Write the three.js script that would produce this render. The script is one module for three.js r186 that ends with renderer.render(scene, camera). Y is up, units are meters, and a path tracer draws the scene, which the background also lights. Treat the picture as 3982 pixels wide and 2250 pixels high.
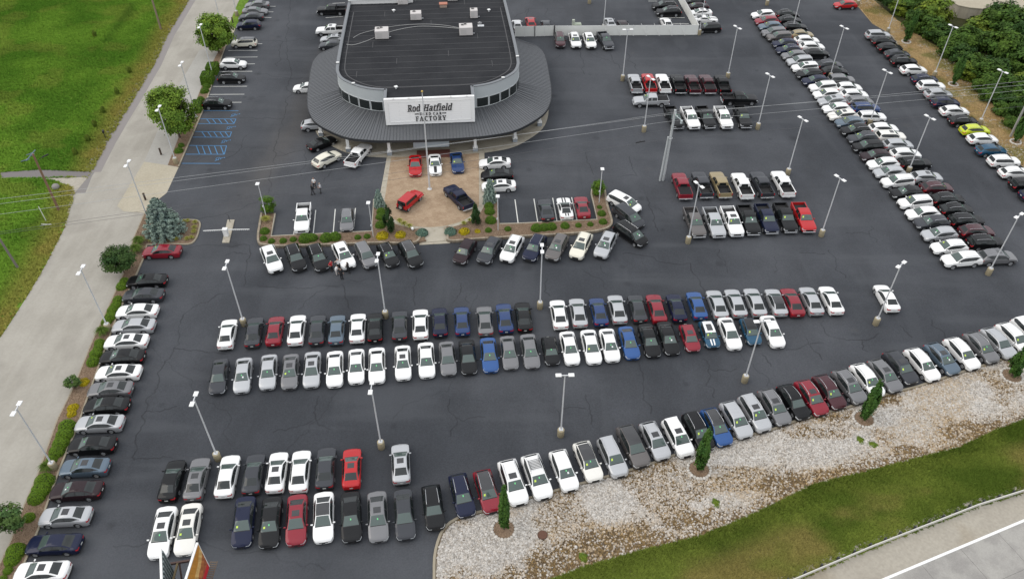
import * as THREE from 'three';
import { mergeGeometries, mergeVertices, toCreasedNormals } from 'three/addons/utils/BufferGeometryUtils.js';
import { RoundedBoxGeometry } from 'three/addons/geometries/RoundedBoxGeometry.js';
import { MarchingCubes } from 'three/addons/objects/MarchingCubes.js';
import { FontLoader } from 'three/addons/loaders/FontLoader.js';
import { TextGeometry } from 'three/addons/geometries/TextGeometry.js';

// ------------------------------------------------------------------ camera, sky, sun, exposure
const scene = new THREE.Scene();
const camera = new THREE.PerspectiveCamera(39.82, 1024 / 578, 0.5, 3000);
camera.rotation.order = 'YXZ';
camera.position.set(0, 67, 0);
camera.rotation.set(THREE.MathUtils.degToRad(-42.05), 0, THREE.MathUtils.degToRad(0.32));
scene.add(camera);

const renderer = new THREE.WebGLRenderer({ antialias: true });
renderer.setSize(1024, 578);
renderer.toneMapping = THREE.LinearToneMapping;
renderer.toneMappingExposure = 1.2;
renderer.shadowMap.enabled = true;

// seeded random numbers and value noise
function rng(seed) { let a = seed >>> 0; return () => { a = (a + 0x6D2B79F5) | 0; let t = Math.imul(a ^ (a >>> 15), 1 | a); t = (t + Math.imul(t ^ (t >>> 7), 61 | t)) ^ t; return ((t ^ (t >>> 14)) >>> 0) / 4294967296; }; }
const LAT = (() => { const r = rng(77), a = new Float32Array(65536); for (let i = 0; i < 65536; i++) a[i] = r(); return a; })();
function noise(x, y, wrap = 256) {
  const xi = Math.floor(x), yi = Math.floor(y); let fx = x - xi, fy = y - yi;
  fx = fx * fx * (3 - 2 * fx); fy = fy * fy * (3 - 2 * fy);
  const m = v => ((v % wrap) + wrap) % wrap, x0 = m(xi), x1 = m(xi + 1), y0 = m(yi) << 8, y1 = m(yi + 1) << 8;
  const a = LAT[y0 + x0], b = LAT[y0 + x1], c = LAT[y1 + x0], d = LAT[y1 + x1];
  return a + (b - a) * fx + (c - a) * fy + (a - b - c + d) * fx * fy;
}
function fbm(x, y, oct = 4, wrap = 256) { let s = 0, a = 0.5, t = 0; for (let i = 0; i < oct; i++) { s += a * noise(x, y, wrap); t += a; x *= 2; y *= 2; wrap = Math.min(256, wrap * 2); a *= 0.5; } return s / t; }
const lerp = (a, b, t) => a + (b - a) * t, clamp = (v, a, b) => Math.min(b, Math.max(a, v)), smooth = (a, b, v) => { const t = clamp((v - a) / (b - a), 0, 1); return t * t * (3 - 2 * t); };

// overcast sky: a bright even cloud deck with soft darker bellies
{
  const w = 512, h = 256, d = new Float32Array(w * h * 4);
  for (let j = 0; j < h; j++) for (let i = 0; i < w; i++) {
    const el = ((j + 0.5) / h - 0.5) * Math.PI, az = (i + 0.5) / w * 2 * Math.PI, k = (j * w + i) * 4;
    const s = Math.max(0, Math.sin(el)), cx = Math.cos(az) * Math.cos(el) / (0.25 + s), cz = Math.sin(az) * Math.cos(el) / (0.25 + s);
    const c = fbm(40 + cx * 2.2, 60 + cz * 2.2, 5), up = el > 0 ? (0.80 + 0.30 * s) : 0.5 * Math.exp(el * 6) + 0.12;
    const L = 0.95 * up * (el > 0 ? 0.72 + 0.56 * c : 1);
    d[k] = L * 0.965; d[k + 1] = L * 0.995; d[k + 2] = L * 1.05; d[k + 3] = 1;
  }
  const sky = new THREE.DataTexture(d, w, h, THREE.RGBAFormat, THREE.FloatType);
  sky.mapping = THREE.EquirectangularReflectionMapping; sky.magFilter = THREE.LinearFilter; sky.minFilter = THREE.LinearFilter; sky.needsUpdate = true;
  scene.background = sky; scene.environment = sky;
}
const sun = new THREE.DirectionalLight(0xfff4e6, 0.9);
sun.position.set(-120, 130, -85); sun.target.position.set(0, 0, -95);
sun.castShadow = true; sun.shadow.radius = 90; sun.shadow.mapSize.set(2048, 2048);
Object.assign(sun.shadow.camera, { left: -140, right: 140, top: 120, bottom: -120, near: 1, far: 500 });
scene.add(sun, sun.target);
// ---- places in metres (x, z), measured on site plan
const PLAN = {
  lotLeft: [[-42.23,4.52],[-43.94,-35.44],[-44.02,-37.31],[-44.26,-40.41],[-44.6,-42.9],[-45.1,-46.92],[-45.32,-49.5],[-45.47,-52.04],[-46.01,-56.17],[-47.53,-68.97],[-47.94,-77.13],[-48.09,-79.77],[-48.64,-82.79],[-51.15,-91.56],[-49.9,-94.63],[-50.29,-101.35],[-51.5,-118.15],[-53.28,-133.28],[-54.24,-142.14],[-53.9,-144.41],[-54.44,-149.86],[-54.81,-154.34],[-55.23,-160.18],[-55.21,-163.9],[-54.89,-223.9]],
  lotRight: [[65.59,-225.41],[71.02,-165.66],[71.33,-162.25],[71.55,-153.82],[73.4,-149.27],[73.14,-142.05],[74.06,-137.17],[74.03,-132.01],[75.0,-126.4],[75.37,-120.88],[75.86,-115.26],[76.39,-109.2],[77.4,-102.45],[81.77,-73.27]],
  gravelEdge: [[-4.42,4.27],[-6.82,-35.66],[-6.94,-37.66],[-6.78,-39.13],[-6.32,-40.58],[-5.5,-41.47],[-4.46,-42.0],[-2.46,-42.59],[0.34,-43.53],[3.96,-44.73],[6.87,-45.68],[9.96,-46.66],[13.67,-47.9],[16.51,-49.1],[18.94,-49.91],[20.83,-50.57],[23.16,-51.28],[27.31,-52.46],[31.45,-54.17],[36.08,-55.47],[41.02,-57.36],[45.12,-58.63],[49.1,-60.14],[53.32,-61.67],[59.14,-63.78],[84.52,-72.98]],
  gravelLow: [[-32.8,-20.1],[4.02,-35.72],[6.33,-36.7],[11.29,-38.28],[17.65,-39.96],[20.34,-41.09],[25.13,-43.28],[29.82,-45.71],[36.28,-47.46],[40.75,-48.78],[46.08,-50.29],[50.41,-52.36],[54.5,-53.94],[110.47,-75.56]],
  rail: [[-2.16,-24.26],[25.6,-35.63],[33.22,-38.75],[40.37,-41.47],[44.86,-43.19],[49.95,-44.81],[88.07,-56.94]],
  whiteLine: [[-4.11,-22.65],[33.63,-35.9],[40.56,-38.35],[44.88,-39.86],[48.44,-41.1],[86.18,-54.35]],
  roadLeft: [[-71.2,-223.63],[-67.67,-163.73],[-66.66,-146.57],[-65.12,-134.43],[-64.29,-121.34],[-63.96,-114.38],[-63.51,-107.54],[-62.73,-99.81],[-63.11,-94.5],[-61.12,-86.13],[-60.29,-78.07],[-59.98,-72.52],[-59.86,-67.4],[-59.9,-65.53],[-61.18,-5.54]],
  bedLeft: [[-45.02,3.08],[-46.18,-36.9],[-46.24,-38.96],[-46.76,-42.89],[-47.04,-46.67],[-48.0,-53.25],[-48.11,-56.9],[-48.31,-59.51],[-48.87,-65.07],[-49.29,-72.37],[-49.62,-76.86],[-50.84,-83.62],[-51.39,-89.83]],
  bed2Left: [[-52.05,-101.87],[-52.9,-110.01],[-53.58,-121.46],[-54.42,-129.0],[-54.91,-138.27],[-54.8,-143.26]],
  apron: [[-55.95,-102.74],[-50.27,-101.28],[-49.9,-94.62],[-51.15,-91.56],[-51.39,-89.83],[-54.46,-90.12],[-55.84,-91.35],[-55.89,-95.1]],
  apron2: [[-59.2,-154.6],[-55.08,-154.02],[-54.44,-149.86],[-53.9,-144.41],[-54.24,-142.14],[-55.27,-140.45],[-56.38,-149.08]],
  strip: [[-54.8,-143.26],[-54.42,-129.0],[-52.9,-110.01],[-52.05,-101.87],[-55.95,-102.74],[-56.86,-111.17],[-58.23,-127.01],[-58.72,-140.41]],
  lane: [[-62.73,-99.81],[-65.43,-100.13],[-70.7,-100.43],[-76.28,-99.67],[-75.53,-98.11],[-69.78,-98.34],[-66.34,-98.55],[-62.83,-98.58]],
  laneGravel: [[-69.7,-98.17],[-62.83,-98.58],[-63.11,-94.5],[-61.12,-86.13],[-62.85,-93.85],[-64.12,-96.02],[-67.07,-97.51]],
  junction: [[-63.51,-107.54],[-62.73,-99.81],[-63.11,-94.5],[-61.59,-94.51],[-62.32,-98.76],[-62.4,-103.04],[-63.05,-111.91]],
  spruceIsland: [[-48.65,-82.65],[-45.64,-82.87],[-42.85,-82.98],[-42.51,-84.12],[-42.68,-86.0],[-42.92,-87.33],[-43.49,-88.01],[-45.51,-88.18],[-50.14,-88.32]],
  island: [[-34.93,-89.52],[-34.59,-86.96],[-34.15,-84.19],[-33.6,-82.78],[-32.48,-82.51],[-31.21,-82.33],[-24.76,-82.66],[-18.12,-83.12],[-12.84,-83.33],[-11.54,-83.63]],
  islandB: [[-8.62,-83.77],[-4.37,-84.12],[0.27,-84.59],[9.26,-85.54],[12.0,-86.14],[13.24,-86.86],[13.67,-87.7],[13.4,-92.01],[13.35,-95.91],[11.52,-95.89],[11.35,-94.89],[11.73,-88.52],[0.63,-87.52],[-1.75,-87.41],[-2.21,-92.5],[-2.45,-95.42]],
  islandA_in: [[-19.78,-92.97],[-19.08,-85.63],[-32.47,-84.41],[-33.08,-89.54]],
  plazaL: [[-19.19,-104.66],[-18.22,-94.94],[-18.45,-91.39]],
  strawOut: [[67.31,-225.49],[75.62,-166.07],[77.19,-154.84],[79.39,-146.69],[81.26,-139.95],[80.99,-131.09],[81.33,-124.83],[81.2,-118.96],[82.22,-112.65],[91.79,-53.42]],
  farWall: [[85.96,-167.62],[87.58,-163.15],[88.87,-159.49],[89.56,-157.55],[91.18,-156.61],[93.6,-156.0]],
  farRoad: [[86.06,-167.92],[87.68,-163.45],[88.97,-159.79],[89.66,-157.85],[91.28,-156.91],[93.7,-156.3],[100.14,-158.66],[102.29,-155.17],[109.28,-145.34],[132.65,-189.56],[95.5,-188.99]],
  bayLines: [[[-53.28,-140.42],[-47.85,-140.54]],[[-53.03,-137.65],[-47.19,-137.83]],[[-53.23,-134.84],[-46.99,-135.07]],[[-52.93,-132.01],[-46.76,-132.19]],[[-52.19,-126.46],[-46.32,-126.62]],[[-51.96,-123.63],[-46.06,-123.79]],[[-52.05,-120.8],[-45.85,-121.01]],[[-50.34,-160.74],[-48.98,-160.76]],[[-49.96,-157.94],[-48.83,-157.99]],[[-50.19,-155.2],[-48.59,-155.25]],[[-48.47,-143.34],[-47.62,-143.35]],[[-37.73,-155.3],[-34.32,-155.98]],[[-37.55,-162.44],[-34.99,-162.74]],[[-27.66,-90.68],[-27.01,-85.41]],[[-24.96,-90.95],[-24.34,-85.67]],[[-22.16,-91.2],[-21.6,-85.52]],[[-29.95,-89.11],[-29.58,-84.66]],[[0.35,-93.48],[0.82,-87.58]],[[3.07,-93.67],[3.52,-87.97]],[[5.77,-93.92],[6.21,-87.93]],[[8.5,-94.11],[9.0,-88.26]],[[29.11,-156.29],[34.53,-156.3]],[[28.8,-159.01],[32.06,-159.18]],[[28.18,-164.51],[30.06,-164.54]],[[31.24,-153.48],[34.88,-153.46]]],
  blueLines: [[[-51.39,-118.15],[-45.63,-118.17]],[[-51.26,-115.48],[-45.36,-115.51]],[[-51.14,-113.97],[-45.3,-113.99]],[[-50.84,-111.51],[-45.01,-111.49]],[[-50.71,-109.83],[-44.89,-109.85]],[[-50.53,-107.37],[-44.7,-107.35]],[[-50.32,-104.87],[-44.38,-104.89]],[[-50.14,-102.33],[-44.29,-102.35]],[[-45.36,-115.51],[-45.3,-113.99]],[[-45.01,-111.49],[-44.89,-109.85]],[[-44.7,-107.35],[-44.38,-104.89]],[[-50.18,-115.5],[-49.09,-113.95]],[[-49.21,-115.51],[-48.13,-113.96]],[[-48.24,-115.52],[-47.17,-113.97]],[[-47.27,-115.53],[-46.2,-113.99]],[[-46.3,-115.54],[-45.24,-114.0]],[[-49.77,-111.48],[-48.65,-109.81]],[[-48.82,-111.49],[-47.71,-109.82]],[[-47.87,-111.5],[-46.77,-109.83]],[[-46.92,-111.51],[-45.83,-109.84]],[[-46.07,-111.52],[-44.99,-109.85]],[[-49.42,-107.34],[-48.17,-104.85]],[[-48.52,-107.35],[-47.28,-104.86]],[[-47.57,-107.36],[-46.35,-104.87]],[[-46.6,-107.37],[-45.39,-104.88]],[[-45.63,-107.38],[-44.44,-104.89]]],
  symbols: [[-46.04,-116.78],[-45.71,-112.79],[-45.4,-108.67],[-44.95,-103.66]],
  cracks: [[[-46.59,-164.02],[-43.14,-143.41],[-39.46,-131.16],[-37.73,-117.65],[-37.34,-111.37],[-36.41,-104.41],[-36.13,-100.07],[-35.21,-94.77]],[[-48.79,-144.48],[-43.49,-144.43],[-40.72,-145.74],[-37.83,-145.2]],[[-44.01,-144.54],[-43.3,-138.41],[-42.72,-134.18]],[[-45.6,-131.19],[-39.61,-129.67],[-37.33,-129.94]],[[-41.86,-115.67],[-37.77,-115.8]],[[-43.56,-122.71],[-42.26,-122.96]],[[-36.41,-104.41],[-32.43,-106.33],[-31.51,-103.72],[-31.39,-99.07]],[[-29.22,-105.61],[-27.12,-100.51],[-27.81,-97.72]],[[-35.78,-73.21],[-38.58,-71.02],[-39.69,-69.38],[-39.19,-66.24],[-39.06,-63.87],[-39.45,-61.79],[-39.19,-59.19],[-39.07,-54.56],[-38.77,-52.09],[-38.29,-49.55],[-38.1,-48.25]],[[-39.02,-63.76],[-34.42,-63.17],[-32.85,-62.97]],[[-38.13,-48.33],[-35.62,-48.42],[-34.29,-48.47]],[[-39.07,-54.56],[-36.02,-55.22]],[[-36.65,-38.68],[-33.5,-39.1]],[[-43.77,-82.55],[-38.15,-82.6],[-35.02,-82.77],[-34.25,-78.29],[-33.69,-74.71]],[[-34.93,-80.97],[-37.67,-80.81]],[[-45.71,-88.81],[-41.72,-89.0],[-36.29,-92.49]],[[-21.42,-75.06],[-24.94,-72.57],[-25.98,-70.42]],[[-21.42,-75.06],[-19.9,-70.7]],[[-12.2,-76.41],[-11.88,-71.24]],[[-6.42,-75.44],[-7.29,-71.75]],[[-5.64,-72.97],[-5.26,-71.77]],[[-31.98,-74.6],[-21.67,-74.56]],[[-20.53,-75.83],[-18.56,-76.1]],[[-20.97,-56.72],[-20.76,-53.62],[-23.3,-52.37],[-24.85,-51.84]],[[-20.76,-53.62],[-18.97,-52.23]],[[-6.68,-56.45],[-5.89,-53.9],[-6.3,-51.45]],[[-5.89,-53.9],[-2.79,-54.01]],[[4.5,-76.29],[4.73,-73.06]],[[9.31,-77.88],[11.09,-76.6],[12.07,-74.35]],[[14.6,-81.4],[16.84,-81.15],[19.28,-79.82],[23.21,-79.58],[24.16,-74.2]],[[11.44,-78.95],[11.99,-77.38]],[[27.68,-77.78],[27.53,-82.35]],[[19.31,-94.31],[19.84,-89.57],[19.96,-86.27]],[[14.48,-61.99],[14.59,-58.5],[14.91,-54.59]],[[21.83,-62.66],[22.3,-61.04],[21.56,-58.55],[22.12,-56.85]],[[22.45,-61.04],[25.46,-61.16]],[[29.44,-61.49],[28.81,-63.34]],[[8.13,-57.12],[8.43,-53.12]],[[5.73,-55.16],[8.01,-55.23]],[[4.87,-55.06],[5.09,-53.45]],[[42.09,-82.47],[42.09,-78.95],[42.65,-76.87]],[[45.52,-86.21],[48.69,-85.95],[49.01,-84.22]],[[48.69,-85.95],[49.45,-87.73]],[[38.06,-81.89],[41.32,-81.64]],[[34.53,-81.03],[33.76,-77.83]],[[37.57,-66.4],[40.8,-65.77],[43.51,-66.89]],[[31.83,-64.1],[36.47,-65.3]],[[41.11,-65.77],[41.18,-63.85]],[[37.55,-69.08],[37.41,-66.4]],[[46.5,-68.25],[47.19,-66.26]],[[50.67,-69.19],[51.11,-66.29]],[[34.63,-65.94],[35.53,-62.56]],[[11.14,-151.79],[12.54,-140.19],[12.74,-131.78]],[[17.98,-140.26],[18.57,-135.97],[19.82,-133.91]],[[21.19,-140.3],[22.39,-133.42]],[[11.31,-106.03],[12.09,-99.85]],[[17.96,-104.97],[18.57,-99.56]],[[15.61,-99.53],[18.39,-99.74]],[[0.16,-156.03],[3.14,-160.31],[10.49,-160.41]],[[2.56,-156.06],[3.14,-160.31]],[[6.96,-160.69],[6.33,-157.4]],[[-41.81,-115.46],[-44.97,-115.85]],[[-42.33,-110.52],[-42.39,-105.85],[-45.43,-102.12]],[[-43.5,-122.49],[-45.21,-122.01]]],
  moundsRoad: [[-48.73,-75.01,0.81],[-48.82,-74.21,0.85],[-48.38,-71.7,0.76],[-48.27,-70.71,0.76],[-48.3,-69.89,0.86],[-48.13,-68.78,0.85],[-48.33,-67.87,0.74],[-47.78,-64.41,0.73],[-47.59,-63.52,0.77],[-47.55,-62.65,0.85],[-47.37,-61.42,0.88],[-46.45,-52.24,1.04],[-46.28,-51.12,1.08],[-46.21,-50.06,0.98],[-46.18,-49.04,0.97],[-46.31,-48.03,0.66],[-45.85,-45.47,1.11],[-45.78,-44.48,1.07],[-45.83,-43.66,1.01],[-45.6,-41.49,0.63],[-45.17,-37.93,1.06],[-45.16,-37.14,0.85],[-45.09,-36.11,0.5],[-45.14,-35.29,0.44]],
  yellowRoad: [[-46.96,-54.81,0.59],[-46.76,-54.0,0.52],[-47.21,-58.42,0.58]],
  clumpsRoad: [[-49.7,-82.98,0.9],[-49.48,-81.23,0.92],[-48.02,-66.03,0.84],[-46.31,-47.02,0.75]],
  moundsTop: [[-53.13,-126.07,0.68],[-52.99,-124.41,0.72],[-52.86,-121.64,0.59],[-51.64,-107.1,0.5],[-51.52,-105.5,0.65],[-53.58,-134.28,0.53]],
  hedges: [[-53.56,-131.53,0.99],[-53.44,-128.05,1.02],[-52.45,-118.42,0.82]],
  moundsA: [[-33.48,-85.28,0.68],[-33.3,-83.75,0.5],[-32.11,-83.2,0.5],[-30.58,-83.3,0.52],[-29.29,-83.59,0.5],[-27.68,-83.69,0.92],[-26.78,-83.9,0.77],[-24.91,-83.86,0.91],[-23.8,-84.12,0.86],[-20.74,-84.15,0.47],[-19.52,-84.33,0.47],[-18.32,-89.91,0.68],[-18.22,-88.69,0.71],[-18.02,-86.8,0.74]],
  moundsB: [[-3.3,-91.3,0.71],[-3.18,-90.05,0.78],[-2.98,-87.98,0.81],[-3.25,-85.84,0.49],[-0.61,-86.16,0.49],[3.28,-86.28,0.81],[4.33,-86.44,0.76],[5.32,-86.6,0.76],[7.2,-86.88,0.65],[9.05,-87.04,0.46],[10.7,-87.3,0.46],[12.47,-87.85,0.61],[12.44,-89.74,0.62],[12.28,-91.29,0.38]],
  yellowPlaza: [[-17.49,-84.47,0.78],[-15.08,-84.72,0.69],[-6.51,-85.52,0.7],[-4.72,-85.65,0.4]],
  tealPlaza: [[-12.22,-85.24,0.76],[-8.35,-85.45,0.77]],
  clumpsPlaza: [[-15.5,-87.62,0.52],[-14.8,-87.03,0.51],[-14.03,-86.53,0.48],[-6.65,-87.25,0.44],[-5.87,-88.01,0.37],[-33.92,-87.75,0.69]],
  yellowTufts: [[-48.27,-83.39,0.33],[-47.69,-83.46,0.27],[-47.0,-83.55,0.29],[-45.69,-83.62,0.33],[-45.01,-83.71,0.29],[-43.61,-83.78,0.31],[-43.01,-84.07,0.31],[-43.11,-85.31,0.35],[-43.34,-86.24,0.33],[-43.6,-87.43,0.33],[-44.69,-87.72,0.3],[-45.24,-87.71,0.26]],
  spruces: [[-46.93,-85.23,5.64,2.31],[-18.73,-91.39,2.82,0.8],[-3.24,-92.65,3.75,1.04]],
  yews: [[-16.6,-85.65,4.3,0.77],[-5.02,-87.23,3.4,0.66],[-34.11,-90.0,2.59,0.97],[12.31,-94.41,2.52,0.85]],
  columns: [[-0.64,-40.61,6.6,0.62],[18.86,-47.43,5.94,0.77],[37.52,-53.94,5.69,0.81],[56.1,-60.19,5.23,0.97],[75.29,-145.6,6.45,1.06],[77.38,-128.59,5.46,0.98],[79.51,-109.62,5.26,0.95]],
  maples: [[-54.72,-139.36,7.28,3.21],[-52.68,-109.61,8.71,3.68]],
  smallTrees: [[-49.58,-76.99,3.98,2.16],[-47.99,-57.66,1.73,0.83],[-46.02,-40.19,3.64,1.35],[76.06,-161.64,3.96,1.9]],
  people: [[-28.78,-96.08],[-28.72,-94.39],[-27.64,-94.78],[-23.13,-77.6],[-22.29,-77.95],[-22.4,-76.81],[-20.94,-77.31],[-21.57,-75.99]],
  boardR: [[-23.81,-32.01],[-23.78,-29.16]],
  boardL: [[-26.42,-31.5],[-25.57,-29.15]],
  boardBeam: [[-26.67,-31.47],[-24.88,-31.82]],
  catwalk: [[-23.81,-32.58],[-23.29,-32.63],[-23.28,-31.08],[-23.85,-31.08]],
  barrier: [[-38.74,-83.16],[-37.81,-83.17],[-38.4,-88.18],[-39.37,-88.17]],
  barrierBox: [-38.51,-84.58],
  barrierArm: [[-41.39,-84.39],[-35.29,-84.79]],
  mailbox: [-64.4,-109.49],
  boulder: [-66.29,-95.68],
  manhole: [2.98,-39.98],
  stakes: [[-64.29,-87.79],[-64.57,-86.98]],
  field_posts: [[-68.44,-131.32],[-67.7,-123.59],[-67.67,-117.32],[-67.36,-112.89],[-66.67,-108.48],[-80.36,-146.1],[-67.08,-104.66]],
  upoles: [[22.22,-98.56,11.76],[-63.64,-90.34,9.19],[-68.81,-149.4,5.81],[-63.63,-77.91,5.28],[79.5,-111.33,6.06]],
  darkSwath: [[-80.44,-163.55],[-77.14,-163.6],[-75.46,-155.66],[-75.46,-147.64],[-75.55,-142.43],[-79.0,-142.95],[-79.91,-150.59]],
  fence: [[0.3,-147.02],[4.01,-147.19],[4.19,-147.19],[7.8,-147.47],[35.76,-148.25]],
  fence2: [[35.76,-148.25],[35.19,-158.44],[34.5,-165.5]],
  fenceH: [2.12,1.94],
  wires: [[[-61.6,10.6,-78.4],[22.22,11.3,-98.06],[75.6,11.2,-108.9]],[[-61.3,10.4,-77.7],[22.22,11.0,-98.96],[75.4,11,-108.2]],[[-61.4,9.4,-77.0],[22.22,9.9,-98.56],[76.0,10,-108.6]],[[-61.8,7.4,-76.0],[22.22,7.0,-98.56],[76.5,8,-108.0]],[[-61.3,7.9,-75.4],[22.22,8.6,-98.56],[76.9,8.5,-109.3]]],
  bushes: [[80.63,-158.83,2.2],[81.83,-155.6,2.49],[79.38,-151.19,2.12],[83.22,-153.72,2.79],[80.82,-148.19,2.1],[81.93,-145.85,2.24],[82.81,-142.42,2.21],[80.93,-139.62,1.73],[84.81,-142.45,2.37],[82.02,-136.94,1.86],[82.84,-134.32,2.13],[80.59,-131.23,1.67],[82.51,-130.26,1.95],[85.76,-132.3,2.27],[81.74,-126.35,1.77],[84.01,-127.34,2.07],[81.2,-123.07,1.47],[82.8,-122.63,1.88],[85.46,-124.51,2.19],[88.18,-126.43,2.22],[81.19,-118.58,1.31],[82.71,-119.04,1.58],[84.68,-119.94,1.87],[81.16,-114.73,1.16],[81.86,-113.49,1.28],[97.5,-154.54,2.9],[98.71,-152.06,2.72],[91.36,-148.92,2.79],[93.67,-148.35,3.11],[94.88,-145.43,2.93],[97.71,-146.63,2.81],[89.8,-142.51,2.4],[91.03,-139.75,2.68],[92.99,-138.68,2.83],[91.96,-134.43,2.33],[78.74,-158.8,1.72],[82.67,-162.87,1.93],[84.64,-160.87,1.92]],
};
const LAMPS = [
  [-45.64,-47.11,90,2,1,"twin lamp post on concrete footing beside the steel blue sedan at the road"],
  [-47.63,-66.7,90,2,1,"twin lamp post by the road beside the plain silver sedan"],
  [-50.17,-87.89,90,2,0,"twin lamp post half behind the big blue spruce"],
  [-50.9,-102.21,90,2,1,"twin lamp post standing before the larger maple by the road"],
  [-51.95,-115.99,90,2,0,"twin lamp post behind the larger maple beside a tall hedge"],
  [-53.09,-129.9,90,2,0,"twin lamp post before the far maple by the clipped hedges"],
  [-57.66,-151.68,90,2,0,"lamp post behind the far maple at the upper driveway"],
  [-55.65,-155.92,90,2,1,"lamp post on footing at the far grass verge beside grey sedans"],
  [-31.88,-67.67,90,2,1,"twin lamp post at the road end of the tail-out sedan row"],
  [-15.19,-69.12,90,2,1,"twin lamp post behind the black sedan in the tail-out middle row"],
  [3.42,-70.89,90,2,1,"twin lamp post in the gap of the tail-out middle row"],
  [25.91,-59.18,5,2,1,"twin lamp post before the two blue hatchbacks, heads spread crosswise"],
  [43.58,-68.4,40,2,1,"twin lamp post beside the lone slanted white sedan"],
  [61.13,-77.67,35,2,1,"twin lamp post at the near end of the long double row"],
  [41.89,-85.45,120,2,1,"twin lamp post beside the bright red pickup in mid lot"],
  [23.56,-83.8,120,2,1,"twin lamp post before the bronze grey pickup in mid lot"],
  [-29.64,-48.37,90,2,1,"twin lamp post behind the white sedan of the billboard rows"],
  [-13.3,-49.92,90,2,1,"twin lamp post beside the lone silver sedan at the billboard rows"],
  [5.15,-51.6,2,2,1,"twin lamp post alone on open asphalt above the gravel bed, heads crosswise"],
  [19.31,-129.47,5,2,1,"twin lamp post beside the silver pickup of the far row"],
  [38.07,-130.58,120,2,1,"twin lamp post behind the black pickup ending the far row"],
  [39.52,-113.3,120,2,1,"twin lamp post beside the last black pickup of the second row"],
  [21.03,-112.28,120,2,1,"twin lamp post on footing between showroom and steel utility pole"],
  [41.07,-100.21,120,2,1,"twin lamp post behind the white pickup ending the third pickup row"],
  [56.27,-130.8,120,2,1,"twin lamp post by the charcoal SUV inside the long double row"],
  [58.07,-114.78,120,2,1,"twin lamp post amid white SUVs inside the long double row"],
  [59.31,-100.85,120,2,1,"twin lamp post by the silver SUV inside the long double row"],
  [54.51,-149.92,120,2,1,"lamp post at the far end of the long double row"],
  [36.04,-148.37,90,2,1,"lamp post at the corner of the white fences"],
  [17.86,-152.49,90,2,0,"thin lamp post standing behind the white fence"],
  [15.76,-163.17,90,2,1,"lamp post footing in the yard behind the white fence"],
  [52.59,-162.8,90,2,1,"lamp post footing in the open far lot"],
  [75.08,-131.52,120,2,1,"twin lamp post on the straw bank between the slim trees"],
  [73.04,-149.56,120,2,1,"lamp post at the top of the straw bank by the silver SUV"],
  [76.11,-115.06,120,2,1,"lamp post on the straw bank behind the lime yellow SUV"],
  [71.41,-162.92,120,2,1,"lamp post at the far red SUV on the straw bank"],
];
const SINGLE_LAMPS = [
  [-34.02,-88.48,5.73,"single lamp post beside the yew at the end of the planted island"],
  [-18.68,-84.35,6.19,"single lamp post in the planted bed beside the plaza yew"],
  [-1.94,-85.95,6.14,"single lamp post in the planted bed beside the small plaza spruce"],
  [12.3,-92.49,6.28,"single lamp post at the island corner beside the white minivan"],
];
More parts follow.
